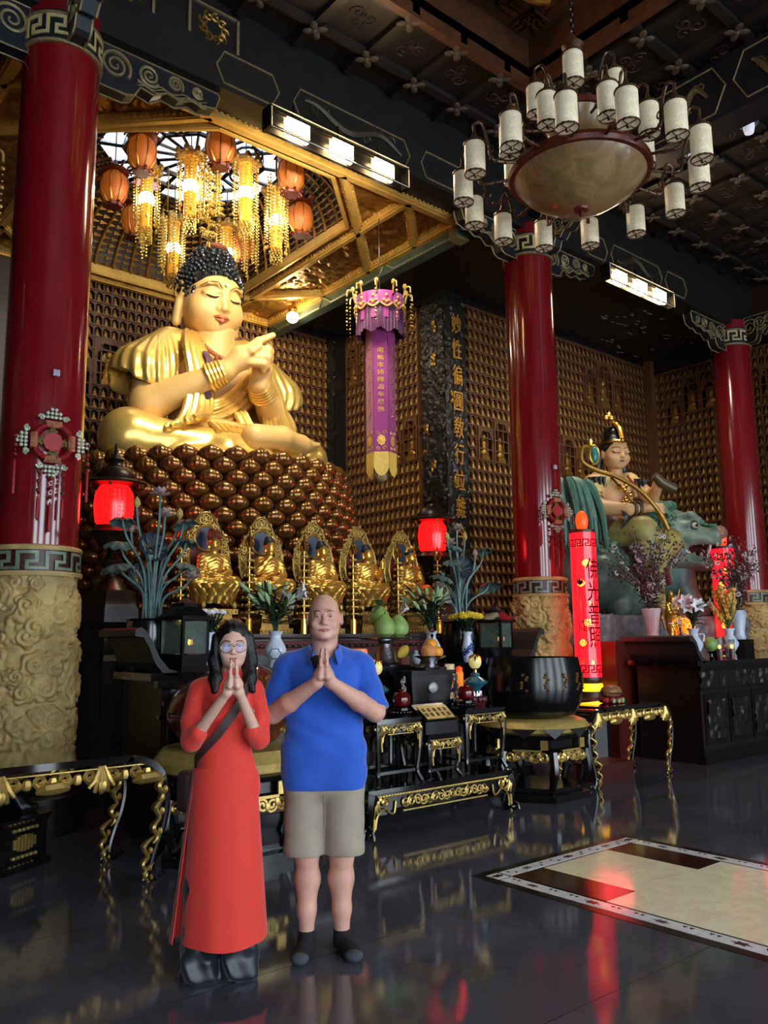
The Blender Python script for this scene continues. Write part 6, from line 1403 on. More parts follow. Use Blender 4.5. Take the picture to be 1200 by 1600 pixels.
# ---- knotted charms on the columns
CRD=M('red_silk_cord',(150,14,18),.5,0,.2,30); JAD=M('pale_jade_bead',(160,170,150),.2,.1,.4,40); GRN=M('green_gold_thread',(130,126,60),.5,.3,.4,40)
def knot(loc,ang,label,s):
    t=thing('knot_charm',label,'charm',loc,ang,None,s)
    G().cb((0,-.005,.62),(.055,.02,.055)).build('clear_hook',M('clear_plastic',(190,196,210),.1,0,.1,10,trans=.4),t,0); G().cyl((0,0,.33),(0,0,.6),.004,None,5).build('cord',CRD,t)
    G().tube([(.155*cos(a),0,.155*sin(a)) for a in [q*pi/18 for q in range(36)]],.024,8,True).build('red_ring',CRD,t); g=G()
    for k in range(60): a=k*pi/30; g.tube([(.155*cos(a)+.026*cos(b)*cos(a),.026*sin(b),.155*sin(a)+.026*cos(b)*sin(a)) for b in [q*pi/3 for q in range(6)]],.004,4,True)
    g.build('wrapping',M('dark_red_thread',(110,10,14),.5,0,.2,30),t)
    G().lathe([(0,-.012),(.085,-.012),(.085,.012),(0,.012)],8,mat=TR((0,0,0),(pi/2,0,0))).build('centre_knot',CRD,t); G().lathe([(0,-.018),(.035,-.018),(.035,.0)],18,mat=TR((0,0,0),(pi/2,0,0))).build('coin',SIL,t); g=G()
    for k in range(4):
        a=k*pi/2+pi/2; c=Vector((.09*cos(a),0,.09*sin(a)))
        for j in range(6): b=j*pi/3; g.tube(spiral(c+Vector((.02*cos(b),0,.02*sin(b))),.015,1,6,(1,0,0),(0,0,1),b),.006,4)
    g.build('green_fretwork',GRN,t)
    for k in range(4):
        a=k*pi/2; g=G(); c=Vector((.2*cos(a),0,.2*sin(a))); tt=Vector((-sin(a),0,cos(a))); n=Vector((cos(a),0,sin(a))); w=G()
        for j in range(9): w.tube([c-n*.045+tt*(-.06+.015*j)+Vector((0,.03*cos(b),0))+n*(.03*sin(b)) for b in [q*pi/3 for q in range(6)]],.006,4,True)
        w.build('pale_wrapping',M('pink_gold_thread',(190,130,100),.5,.2,.3,40),t)
        for rr in range(3):
            for j in range(5-rr*2+1): g.ell(c+n*(.02+rr*.035)+tt*((j-(5-rr*2)/2)*.034),(.017,.012,.017),6,5)
        for sd in (-1,1): g.tube(spiral(c+tt*sd*.1+n*.01,.03,1.3,8,tuple(tt*sd),tuple(n)),.009,5)
        g.build('bead_wing',JAD,t)
    for x,z0,l in ((-.1,-.27,.2),(0,-.32,.26),(.1,-.28,.18),(-.3,.02,.3),(.3,.0,.3)):
        g=G()
        for j in range(5): g.ell((x,-.0,z0-j*.04),(.02,.02,.02) if j%2==0 else (.01,.01,.014),8,6)
        g.build('bead_string',M('garnet_bead',(120,40,34),.15,.1,.4,40),t); z1=z0-.2; G().lathe([(.003,0),(.013,-.03),(.014,-l),(.0,-l-.005)],10,(x,0,z1)).build('tassel',CRD,t)
a=atan2(-7.6,-2.35)+.22; knot((CX[0]+.4*cos(a),YC+.4*sin(a),3.27),a+pi/2,'red knotted charm with tassels hanging on the nearest column',1.0)
a=atan2(-7.6,-9.24)+.75; knot((CX[1]+.39*cos(a),YC+.39*sin(a),3.3),a+pi/2,'red knotted charm hanging on the middle column beside the light tower',1.0)
# ================================================================= second bay: red light towers, lion rider, right altar
def light_tower(x,y,z0,z1,r,label,zf):
    t=thing('light_tower',label,'light tower',(x,y,0),0,'red prayer light towers')
    REDT=M('lit_red_acrylic',(225,30,45),.12,0,.06,3,emit=(255,26,44),es=1.15,alpha=.8,coat=.6); DR=M('dark_red_print',(70,0,8),.8,0,0,spec=.1); WD=M('turned_wood',(70,40,28),.35,0,.3,14)
    c=G().grid(lambda u,v:(r*cos(u*2*pi),r*sin(u*2*pi),z0+(z1-z0)*v),48,8,True).build('acrylic_tube',REDT,t)
    for k in range(7): G().ell((.04*cos(k*2.2),.04*sin(k*2.2),z0+.2+(z1-z0-.35)*k/6),(.06,.06,.05),12,8).build('inner_bulb',M('yellow_bulb',(255,220,120),.4,0,0,emit=(255,200,70),es=9),t)
    G().cyl((0,0,z0),(0,0,z1),.05,None,12).build('inner_core',M('lit_core',(255,90,80),.5,0,0,emit=(255,60,50),es=1.0),t)
    G().lathe([(0,z1+.03),(r*1.02,z1+.03),(r*1.04,z1+.01),(r*1.02,z1-.01)],40).build('top_rim',WD,t)
    G().lathe([(.05,z1+.03),(.075,z1+.08),(.085,z1+.17),(.07,z1+.24),(.03,z1+.29),(0,z1+.3)],20).build('flame_finial',M('lit_orange_finial',(255,80,30),.3,0,.1,6,emit=(255,54,16),es=2.2),t)
    G().lathe([(r*1.02,z0+.02),(r*1.05,z0),(r*1.0,z0-.04),(r*.95,z0-.06)],40).build('wood_ring',WD,t); G().lathe([(r*.98,z0-.16),(r*1.04,z0-.13),(r*1.04,z0-.09),(r*.98,z0-.06)],40).build('amber_ring',M('lit_amber_ring',(255,190,40),.3,0,0,emit=(255,170,20),es=2.6),t)
    G().lathe([(r*1.15,z0-.3),(r*1.15,z0-.27),(r*.98,z0-.24),(r*1.0,z0-.16)],40).build('foot',WD,t); G().lathe([(.24,0),(.24,z0-.34),(.2,z0-.3),(0,z0-.3)],8).build('pedestal',BLK2,t,20)
    vd=atan2(-y,-x)
    for b0 in (z1-.2,z0+.08):
        g=G()
        def seg(a0,a1,u0,u1,R=r+.002):
            k=3; v=[];f=[]
            for i in range(k+1):
                a=a0+(a1-a0)*i/k; v+=[(R*cos(a),R*sin(a),b0+u0*.1),(R*cos(a),R*sin(a),b0+u1*.1)]
            for i in range(k): f.append((2*i,2*i+2,2*i+3,2*i+1))
            g.add(v,f)
        n=10; w=2*pi/n
        for i in range(n):
            a=i*w
            for q in ((0,.8,.86,1),(0,.12,0,1),(.68,.8,.3,1),(.3,.8,.3,.44),(.3,.42,0,.44),(.3,1.1,0,.14)): seg(a+q[0]*w,a+q[1]*w,q[2],q[3])
        g.build('fret_print',DR,t,0)
    for i,ch in enumerate('佛光普照'):                        # characters bent round the tube
        v,f=TXT[ch]; g=G(); sz=.26; zc=z1-.52-i*.3; a_=vd+.75
        g.add([((r+.005)*cos(a_+p[0]*sz*.8/r),(r+.005)*sin(a_+p[0]*sz*.8/r),zc+p[1]*sz*1.15) for p in v],f); g.build('printed_character',DR,t,0)
    a_=vd-.35
    def pr(dx,dz): return ((r+.003)*cos(a_+dx/r),(r+.003)*sin(a_+dx/r),dz)
    g=G()                                                     # printed lotus
    for k in range(5): b=pi/2+(k-2)*.42; g.add([pr(0,z1-.72),pr(.05*cos(b)-.02*sin(b),z1-.72+.05*sin(b)),pr(.1*cos(b),z1-.72+.1*sin(b)),pr(.05*cos(b)+.02*sin(b),z1-.72+.05*sin(b))],[(0,1,2,3)])
    for s in (-.03,.03,.08): g.tube([pr(s*.3,z1-.74),pr(s,z1-1.0),pr(s*1.2,z1-1.35)],.004,4)
    for k in range(14): b=k*pi/7; g.add([pr(.04,z1-1.25),pr(.04+.085*cos(b-.09),z1-1.25+.075*sin(b-.09)),pr(.04+.085*cos(b+.09),z1-1.25+.075*sin(b+.09))],[(0,1,2)])
    for k in range(10): b=k*pi/5; g.add([pr(.02,z1-1.5),pr(.02+.07*cos(b-.1),z1-1.5+.06*sin(b-.1)),pr(.02+.07*cos(b+.1),z1-1.5+.06*sin(b+.1))],[(0,1,2)])
    g.build('lotus_print',DR,t,0)
    lamp('POINT',(x+(r+.12)*cos(vd+.9),y+(r+.12)*sin(vd+.9),zf),8,(1,.06,.06),.2)
light_tower(9.25,6.85,1.02,2.96,.17,'tall glowing red prayer tower with printed characters before the middle column',1.6)
light_tower(13.4,7.07,1.3,3.02,.19,'glowing red prayer tower half hidden by blossoms at the right',2.2)
t=thing('red_cabinet','plain red brown cabinet lit by the prayer tower','cabinet',(9.86,6.8,0)); G().bx(-.35,.32,-.2,.2,0,1.46).build('carcass',M('red_brown_wood',(84,30,22),.35,0,.25,6),t,0); G().bx(-.36,.33,-.22,.22,1.46,1.5).build('top',MT['red_brown_wood'],t,0); G().bx(-.32,.29,-.21,-.2,.08,1.38).build('door',MT['red_brown_wood'],t,0)
tag(G().bx(7.72,8.32,5.62,5.95,0,.18).bx(7.7,8.34,5.6,5.97,.16,.19).build('low_step',M('dark_red_wood',(60,20,18),.35,0,.3,8),None,0),'dark red low step box under the small curved table','box')
t=thing('small_wooden_fish','brown carved wooden fish on a red and green cushion on the small table','wooden fish',(8.12,5.72,.82)); s=S((-.2,-.18,.0),(.2,.18,.25),.007); s.ell((0,0,.13),(.14,.11,.075)); s.ell((.1,0,.15),(.06,.05,.035),.03); s.box((-.03,-.09,.11),(.12,.06,.006),0,.005,sub=True); s.build('fish_body',M('carved_brown_wood',(128,84,48),.4,0,.35,24),t)
g=G()
for k in range(8): a=k*pi/4; (g).ell((.1*cos(a),.09*sin(a),.035),(.05,.05,.035),8,6)
g.build('cushion',M('red_brocade',(170,40,48),.6,0,.4,50),t); g=G(); 
for k in range(4): a=-pi/2+(k-1.5)*.5; g.ell((.13*cos(a),.12*sin(a),.035),(.025,.025,.028),7,5)
g.build('green_patches',M('green_brocade',(120,170,110),.6,0,.3,50),t)
# right altar and carved rock base
long_altar('long_altar','carved dark altar table at the right edge, flared end towards the red tower',9.62,14.2,5.5,6.5,1.25,.3)
t=thing('rock_base','grey stone base carved with waves beneath the lion rider','stone base',(12.3,8.2,0)); RCK=M('grey_carved_stone',(110,112,116),.45,.1,.3,8); G().bx(-2.2,2.2,-.9,1.0,0,1.85).build('core_block',RCK,t,0)
relief_panel('wave_front',RCK,(-2.2,-.9,1.2),(1,0,0),(0,0,1),4.4,.68,.1,.025,150,.08,.2,31,t); relief_panel('wave_side',RCK,(-2.2,1.0,1.2),(0,-1,0),(0,0,1),1.9,.68,.1,.025,60,.08,.2,32,t); relief_panel('wave_top',RCK,(-2.2,-.9,1.84),(1,0,0),(0,1,0),4.4,1.9,.07,.04,140,.1,.25,33,t)
# ---- the lion
LN=M('lion_teal',(78,100,92),.45,.05,.45,5,bump=.1); LND=M('lion_dark',(34,40,42),.4,.05,.4,8); LNG=M('lion_green_mane',(74,112,96),.5,0,.35,10); PINK=M('lion_snout',(150,104,84),.45,0,.3,8); IV=M('ivory',(210,205,190),.4,0,.1,10)
LO=Vector((12.1,8.25,1.9)); ln=thing('stone_lion','crouching teal painted lion with open fanged mouth carrying the rider','statue',LO)
s=S((-2.0,-.9,-.05),(2.5,.8,1.9),.03); s.ell((-.1,0,.75),(1.25,.55,.55)); s.ell((-1.05,-.05,.62),(.62,.62,.62),.2); s.ell((1.0,-.1,.85),(.6,.55,.6),.25)
s.chain([(-1.15,-.45,.6),(-.6,-.62,.3),(-.9,-.62,.08),(-.45,-.68,.06)],[.4,.25,.16,.14],.12); s.chain([(1.0,-.5,.7),(1.05,-.62,.3),(1.2,-.66,.08),(1.45,-.66,.07)],[.3,.2,.17,.14],.12)
s.warp(lambda x,y,z:.014*np.sin(11*x+5*z)*np.sin(9*z+4*y)); s.build('body',LN,ln)
# head turned towards the hall, jaws open
s=S((-.75,-.9,-.75),(.85,.75,.75),.021); s.ell((0,0,.12),(.48,.46,.42)); s.ell((.4,0,.08),(.4,.38,.2),.12); s.ell((.3,-.3,.02),(.2,.14,.14),.08); s.ell((.3,.3,.02),(.2,.14,.14),.08); s.ell((.72,0,.14),(.14,.2,.16),.06); s.ell((.38,0,-.36),(.4,.32,.13),.12); s.ell((.05,0,-.2),(.35,.4,.35),.15)
s.ell((.5,0,-.15),(.5,.36,.12),.03,sub=True); s.chain([(-.02,-.3,-.05),(.3,-.33,.0),(.62,-.24,-.01),(.8,-.06,.0)],[.05,.06,.06,.05],.03); s.chain([(-.02,.3,-.05),(.3,.33,.0),(.62,.24,-.01),(.8,.06,.0)],[.05,.06,.06,.05],.03); s.chain([(0,-.28,-.24),(.3,-.3,-.33),(.6,-.2,-.32)],[.045,.05,.05],.03)
for sy in (-1,1): s.ell((.3,sy*.3,.26),(.16,.12,.12),.06); s.ell((.36,sy*.36,.24),(.09,.08,.07),.02,sub=True); s.chain([(.1,sy*.34,.36),(.3,sy*.36,.4),(.46,sy*.28,.34)],[.05,.07,.04],.04); s.ell((.74,sy*.12,.1),(.06,.05,.04),.02,sub=True)
s.warp(lambda x,y,z:.01*np.sin(30*(z-.2*np.abs(y)))*(x<.75)); h=s.build('head',M('lion_head_brightened',(112,128,112),.45,.05,.4,6,bump=.1),ln); HM=Matrix.Translation((.92,-.46,1.3))@Euler((0,radians(6),radians(-60))).to_matrix().to_4x4(); h.matrix_local=HM  # lion teal lightened for the head, standing in for brighter light on it
for sy in (-1,1):
    G().ell((.38,sy*.36,.24),(.06,.06,.05),12,8).build('eye',IV,h); G().ell((.41,sy*.41,.24),(.03,.025,.03),8,6).build('pupil',BLACK,h)
    G().lathe([(.13,0),(.1,.12),(.03,.3),(0,.34)],10,mat=TR((-.12,sy*.38,.36),(sy*-.5,-.5,0),(.6,1,1))).build('ear',LND,h)
G().ell((.78,0,.16),(.13,.2,.14),14,9).build('snout',PINK,h); g=G()
for sy in (-1,1):
    for k in range(5): x=.3+.11*k; L=.17 if k in (3,) else .07; g.lathe([(.028,0),(.02,-L*.6),(0,-L)],7,(x,sy*.24,-.02)); g.lathe([(.028,0),(.02,L*.6),(0,L)],7,(x-.02,sy*.22,-.26))
g.build('fangs',IV,h); G().ell((.3,0,-.15),(.3,.28,.1),14,8).build('mouth_lining',M('dark_mouth',(60,20,18),.5,0,.2,8),h); G().ell((.45,0,-.24),(.28,.15,.05),12,7).build('tongue',M('red_tongue',(120,34,30),.4,0,.2,10),h)
g=G(); rg=random.Random(9)
for k in range(36):
    a=rg.uniform(-2.4,2.4); p=Vector((-.2+rg.uniform(-.15,.15),.46*sin(a),.15+.45*cos(a))); g.tube(spiral(p,.11,1.5,14,(1,0,0),(0,cos(a)*.6+.2,.8)),[.045*(1-i/20) for i in range(15)],6)
for k in range(10): g.tube(spiral((.2+.05*k,rg.uniform(-.3,.3),.45-.02*k),.06,1.3,10,(1,0,0),(0,1,.2)),.025,6)
stuff(g.build('mane_curls',LNG,h))
g=G()
for k in range(22):
    a=rg.uniform(0,6.28); r=rg.uniform(.1,.5); p=Vector((-1.1+r*cos(a),-.6+.1*r,.7+r*sin(a)*.8)); g.tube(spiral(p,.1,1.5,14,(1,0,0),(0,.1,1),a),[.04*(1-i/22) for i in range(15)],6)
g.build('haunch_curls',LNG,ln); g=G()
for k in range(26):
    a=k*.5; r=.12+.12*((k*.37)%1); q=Vector((-1.45+.1*cos(a),-.1+r*sin(a),1.3)); g.tube(bez([q+Vector((.05,0,-.3)),q+Vector((-.1+.1*cos(a),0,.35)),q+Vector((-.1+.3*cos(a),.2*sin(a),.75)),q+Vector((.0+.45*cos(a),.34*sin(a),.3)),q+Vector((.05+.5*cos(a),.36*sin(a),-.25))],5),[.07,.08,.09,.09,.09,.08,.08,.08,.08,.08,.075,.07,.07,.06,.06,.05,.05,.04,.04,.03,.02][:21],6)
g.build('tail_plume',LNG,ln)
G().tube(bez([(-.5,-.6,.45),(-.2,-.66,.75),(.3,-.62,.8),(.6,-.55,.55)],6),.07,8).build('saddle_rim',M('saddle_red',(96,36,32),.45,0,.2,10),ln); s=S((-1.0,-.75,.6),(1.0,.75,1.55),.03); s.ell((.05,0,.85),(.8,.64,.52)); s.cut(2,.85,1); s.build('saddle_cloth',M('saddle_dark',(46,40,44),.5,0,.3,10),ln)
# ---- the rider
RS=M('painted_flesh',(206,160,112),.45,0,.08,5); RMAR=M('maroon_robe',(88,40,34),.5,0,.3,6); RYL=M('pale_yellow_cloth',(206,176,112),.5,0,.2,8); ROLV=M('yellow_green_trousers',(150,140,80),.5,0,.35,5); RBLK=M('black_hair',(18,17,18),.35,0,.1,20); DGD=M('dark_gilt_trim',(92,82,60),.4,.4,.4,30)
RP=LO+Vector((-.15,-.12,1.3)); RZ=radians(-22); rd=thing('lion_rider','painted seated bodhisattva holding a long curved sceptre, riding the teal lion','statue',RP,RZ)
s=S((-.95,-1.1,-.5),(.95,.6,1.7),.016); s.ell((0,.02,.75),(.33,.23,.36)); s.ell((0,.02,.35),(.34,.27,.3),.1); s.cap((-.33,.02,.95),(.33,.02,.95),.15,.15,.1); s.cap((0,0,1.0),(0,-.03,1.2),.13,.12,.05)
s.chain([(-.44,.02,.92),(-.52,-.12,.5),(-.12,-.52,.4),(.14,-.68,.42)],[.155,.15,.1,.07],.06); s.ell((.2,-.7,.43),(.12,.06,.075),.04)
for k in range(4): s.chain([(.26,-.68-.01*k,.48-.035*k),(.38,-.72,.47-.04*k),(.46-.03*(k%2),-.68,.44-.04*k)],[.03,.027,.02],.012)
s.chain([(.44,.02,.92),(.56,-.18,.66),(.5,-.46,.8)],[.145,.13,.09],.05); s.ell((.5,-.5,.86),(.09,.08,.1),.04)
for k in range(4): s.chain([(.46+.03*k,-.56,.9-.01*k),(.47+.035*k,-.62,.86),(.48+.03*k,-.58,.79)],[.03,.028,.024],.012)
s.build('body',RS,rd)
s=S((-.32,-.36,-.36),(.32,.3,.4),.009); s.ell((0,0,.06),(.225,.24,.26)); s.ell((0,-.06,-.1),(.195,.18,.16),.08); s.ell((0,-.17,-.2),(.06,.05,.05),.04); s.cap((0,-.225,.06),(0,-.25,-.04),.018,.034,.03); s.ell((0,-.235,-.045),(.045,.03,.022),.02)
for sg in (-1,1): s.ell((sg*.095,-.2,.045),(.065,.035,.035),.02); s.ell((sg*.1,-.245,.06),(.07,.02,.014),.015,sub=True); s.ell((sg*.225,.02,.0),(.03,.06,.09),.015); s.ell((sg*.11,-.15,-.07),(.09,.07,.08),.05)
h=s.build('head',RS,rd); h.matrix_local=Matrix.Translation((-.02,-.06,1.42))@Euler((radians(8),0,0)).to_matrix().to_4x4()
G().ell((0,-.232,-.115),(.055,.02,.02),12,7).build('lips',M('red_brown_lips',(140,60,48),.4,0,.1,8),h)
for sg in (-1,1):
    G().tube(bez([(sg*.035,-.236,.028),(sg*.09,-.236,.015),(sg*.16,-.205,.028)],4),.0065,5).build('eye_line',EYE,h); G().tube(bez([(sg*.035,-.244,.095),(sg*.1,-.235,.115),(sg*.175,-.19,.09)],4),.008,5,flat=.6).build('eyebrow',EYE,h)
s=S((-.34,-.34,-.5),(.34,.4,.6),.012); s.ell((0,.035,.1),(.245,.25,.25)); s.ell((0,.08,.36),(.16,.15,.13),.06); s.box((0,-.3,.0),(.17,.2,.15),.05,.02,sub=True); s.chain([(-.22,.08,.0),(-.26,.12,-.25),(-.3,.12,-.42)],[.08,.07,.04],.04); s.chain([(.22,.08,.0),(.26,.12,-.25),(.3,.12,-.42)],[.08,.07,.04],.04); s.build('hair',RBLK,h)
g=G().tube([(.245*cos(a),.02+.25*sin(a),.17-.05*cos(a+pi/2)*-1) for a in [q*pi/16 for q in range(32)]],.024,6,True); g.ell((0,-.245,.235),(.05,.03,.055),12,8); cr=g.build('headband',BRASS,h); G().tube(bez([(0,-.22,.26),(0,-.14,.42),(.0,-.02,.52),(-.06,-.02,.56),(-.16,-.1,.54)],6),[.04]*14+[.03]*11,8).build('crest_hook',GOLD,h); g=G()
for sg in (-1,0,1): g.ell((-.2+.05*sg,-.12,.6+.05*(1-abs(sg))),(.045,.03,.045),9,6)
g.lathe([(.04,.62),(.02,.68),(0,.72)],8,(-.2,-.12,0)); g.build('crest_finial',GOLD,h); G().ell((0,-.27,.24),(.02,.015,.025),8,6).build('red_jewel',RGZ,h)
# clothes
for sg in (-1,1):
    s=S((-.8,-.5,.55),(.8,.4,1.2),.014); s.cap((sg*.3,.02,.98),(sg*.47,.0,.74),.16,.22,0,fn=lambda x,y,z,sg=sg:.008*np.sin(14*np.arctan2(y,x-sg*.42))); s.ell((sg*.22,.02,.98),(.2,.2,.14),.06); X=np.meshgrid(*s.ax,indexing='ij',sparse=True); s.F=np.maximum(s.F,(.72+.03*np.sin(20*X[1])-X[2]).astype(np.float32)); s.build('shoulder_cape',RYL,rd)
    g=G()
    for k in range(7): a=-2.6+k*.45; g.lathe([(.05,0),(.03,-.1),(0,-.19)],6,(sg*.38+.19*cos(a)*.9,.02+.2*sin(a),1.0),mat=None)
    g.build('dark_collar_leaves',LND,rd)
s=S((-.7,-.5,-.35),(.7,.55,.95),.018); s.ell((0,.08,.45),(.36,.27,.46)); s.ell((-.05,.05,.05),(.55,.42,.35),.12); s.ell((0,-.24,.82),(.13,.14,.3),.04,sub=True); s.warp(lambda x,y,z:.008*np.sin(24*x+8*z)); s.build('robe',RMAR,rd)
s=S((-.8,-1.1,-1.35),(.9,.4,.35),.02); s.chain([(-.2,-.1,.02),(.05,-.62,.06),(.16,-.66,-.5),(.2,-.62,-1.1)],[.24,.22,.19,.17],.1); s.chain([(.2,-.05,.0),(.72,-.4,-.08),(.35,-.75,-.3)],[.24,.2,.15],.1); s.warp(lambda x,y,z:.008*np.sin(22*z+9*x)); tr=s.build('trousers',ROLV,rd)
g=G()
for k in range(14): a=rg.uniform(-2.6,-.5); zz=rg.uniform(-1.0,.1); g.ell((.14+.2*cos(a),-.64+.2*sin(a),zz),(.045,.03,.045),10,6)
g.build('printed_roundels',M('olive_roundel',(96,84,50),.5,0,.4,20),tr)
s=S((-.1,-1.0,-1.35),(.5,-.4,-1.05),.014); s.ell((.2,-.72,-1.2),(.1,.18,.09)); s.build('foot',RS,rd)
for c,r in (((-.06,-.55,.405),.115),((.02,-.6,.41),.1),((-.49,-.04,.66),.165)):
    G().tube([Vector(c)+Vector((.0,r*cos(a),r*sin(a))) if r<.15 else Vector(c)+Vector((r*cos(a),r*sin(a),0)) for a in [q*pi/10 for q in range(20)]],.028,6,True).build('arm_band',DGD,rd)
G().tube(bez([(-.2,-.45,.44),(-.16,-.55,.3),(-.2,-.5,.12),(-.26,-.42,.0)],5),[.1,.1,.09,.09,.085,.08,.08,.08,.07,.07,.06,.06,.05,.05,.04,.03],8,flat=.4).build('dark_sash',LND,rd)
g=G()
for q in ((.07,-.22,.88),(.02,-.25,.8),(-.08,-.24,.84),(.13,-.24,.72),(.03,-.27,.62),(-.02,-.27,.56)): g.ell(q,(.045,.03,.05),9,6)
g.tube(bez([(-.2,-.2,1.0),(-.06,-.27,.8),(.12,-.26,.6),(.26,-.24,.5)],5),.02,6); g.build('necklace',BRASS,rd); G().tube(bez([(.16,-.15,1.05),(.24,-.24,.85),(.3,-.26,.65)],5),.035,6,flat=.5).build('red_ribbon',M('red_ribbon',(150,44,50),.5,0,.2,8),rd)
sc_=thing('sceptre','long gilded curved sceptre with a turquoise head held by the rider','sceptre',RP,RZ); P=bez([(.46,-.72,.08),(.36,-.74,.26),(.2,-.76,.45),(-.02,-.7,.7),(-.34,-.58,.92),(-.66,-.48,1.04),(-.88,-.44,1.18),(-.86,-.44,1.4),(-.72,-.44,1.43)],6); G().tube(P,[.05]*8+[.035]*(len(P)-8),8).build('shaft',GOLDD,sc_); G().ell((-.66,-.46,1.3),(.07,.05,.14),14,9).build('turquoise_head',M('turquoise',(50,120,116),.3,.1,.3,12),sc_); g=G().tube([(-.66+.085*cos(a),-.46,1.3+.155*sin(a)) for a in [q*pi/10 for q in range(20)]],.018,6,True); g.lathe([(.03,1.48),(.04,1.53),(0,1.6)],8,(-.72,-.46,-.03)); g.build('gilt_rim',GOLD,sc_)
tag(G().tube([(.36,-.6,.98),(.5,-.6,.86),(.72,-.62,.76)],[.07,.085,.085],14,mat=TR(RP,(0,0,RZ))).build('scroll',DGD,None),'dark rolled scroll in the raised hand of the lion rider','scroll')
# ================================================================= things on and behind the right altar
TW=M('dark_twig',(60,48,46),.6,0,.3,20); BLS=M('greyish_blossom',(186,178,182),.55,0,.2,30); BLC=M('dark_blossom_heart',(50,40,40),.6,0,0)
def blossoms(x,y,z,label,seed,H,wd,n,prof,mat,pot=True):
    t=thing('blossom_vase',label,'vase',(x,y,z)); rg=random.Random(seed); zt=prof[-1][1]; G().lathe(prof,24).build('vase',mat,t); st=G(); pts=[]
    for k in range(n):
        a=rg.uniform(0,6.28); sp=wd*rg.uniform(.2,1); hh=H*rg.uniform(.55,1)*(1-.25*sp/wd); P=bez([(0,0,zt-.05),(sp*.25*cos(a),sp*.25*sin(a),zt+hh*.45),(sp*cos(a)+rg.uniform(-.05,.05),sp*sin(a),zt+hh)],5); st.tube(P,[.009*(1-.6*i/len(P)) for i in range(len(P))],5)
        for j in range(3,len(P)): pts.append(P[j])
    st.build('twigs',TW,t); fl=G()
    for k in range(5): a=k*2*pi/5; fl.ell((.022*cos(a),.022*sin(a),0),(.018,.014,.006),6,4,None)
    fm=fl.mesh('blossom',BLS); rg.shuffle(pts); hs=G().ell((0,0,.006),(.011,.011,.008),6,4).mesh('heart',BLC)
    for p in pts[:110]:
        o=ob('blossom',fm,t,p+Vector((rg.uniform(-.06,.06),rg.uniform(-.06,.06),rg.uniform(-.04,.06)))); o.rotation_euler=(rg.uniform(.6,2),rg.uniform(-.6,.6),rg.uniform(-1,1)); s_=rg.uniform(.7,1.35); o.scale=(s_,s_,s_); ob('heart',hs,o)
    g=G(); 
    for p in pts: 
        for q in range(3): g.ell(p+Vector((rg.uniform(-.07,.07),rg.uniform(-.07,.07),rg.uniform(-.06,.06))),rg.uniform(.008,.022),5,4)
    stuff(g.build('buds',M('reddish_bud',(90,60,62),.6,0,.5,40),t)); 
    for k in range(40):
        a=rg.uniform(0,6.28); o=leafmesh(rg.uniform(.12,.2),.025,.3).build('leaf',LEAFD,t,60,(rg.uniform(0,.08)*cos(a),rg.uniform(0,.08)*sin(a),zt+rg.uniform(0,.18))); o.rotation_euler=(0,rg.uniform(-.9,.2),a)
    return t
TP=[(.09,0),(.1,.03),(.09,.06),(.085,.12),(.11,.3),(.14,.46)]
blossoms(10.72,6.8,1.5,'tall white vase of grey blossom branches before the lion rider',4,1.25,.62,34,TP,PORC); blossoms(13.05,6.7,1.5,'blossom branches standing before the second red tower',6,1.3,.5,30,TP,PORC)
tag(G().bx(10.42,11.0,6.55,7.05,0,1.5).build('flower_stand',BLK2,None,0),'dark block stand under the tall white blossom vase','stand'); tag(G().bx(12.9,13.2,6.55,6.85,0,1.5).build('flower_stand',BLK2,None,0),'dark block stand under the right blossom branches','stand')
t=thing('orange_lantern','small glowing orange drum lantern on the right altar','lantern',(10.66,6.25,1.55)); G().lathe([(.1,0),(.125,.04),(.135,.13),(.125,.22),(.1,.26)],24).build('drum',M('lit_orange_paper',(255,140,40),.5,0,.1,8,emit=(255,110,16),es=3),t); G().lathe([(.11,.26),(.12,.28),(.06,.3),(0,.31)],20).build('cap',BLACK,t); G().lathe([(.12,-.03),(.1,0)],20).bx(-.05,.05,-.05,.05,-.3,-.03).build('foot',BLACK,t)
RV=[(.07,0),(.085,.015),(.06,.07),(.07,.1),(.115,.17),(.12,.21),(.08,.28),(.055,.32),(.06,.37),(.085,.41)]
t=vase_of_lilies(10.35,5.95,1.25,'white vase with handles and a bunch of white lilies on the right altar',2.2,RV,PORC,12,14,.34,12); g=G()
for sx in (-1,1): g.tube(bez([(sx*.06,0,.33),(sx*.13,0,.33),(sx*.12,0,.24)],4),.012,6)
g.build('handle',PORC,t)
mum=thing('flower_vase','small white vase with tiny yellow flowers by the flared altar end','vase',(9.95,5.9,1.25)); G().lathe([(.04,0),(.03,.08),(.05,.22),(.06,.26)],20).build('vase',PORC,mum); rg=random.Random(8); st=G(); 
for k in range(30):
    a=rg.uniform(0,6.28); r=.14*rg.random(); P=[(0,0,.24),(r*.5*cos(a),r*.5*sin(a),.36),(r*cos(a),r*sin(a),.42+rg.uniform(0,.14))]; st.tube(P,.004,4); g=G()
    for q in range(7): b=q*2*pi/7; g.ell(Vector(P[2])+Vector((.014*cos(b),.014*sin(b),0)),(.012,.012,.007),5,4)
    g.build('small_bloom',YMUM if k%3 else LILY,mum)
st.build('stems',LEAFD,mum)
t=thing('flower_vase','white vase of yellow gladioli at the right frame edge','vase',(11.3,5.95,1.25)); G().lathe(RV,24).build('vase',PORC,t); st=G()
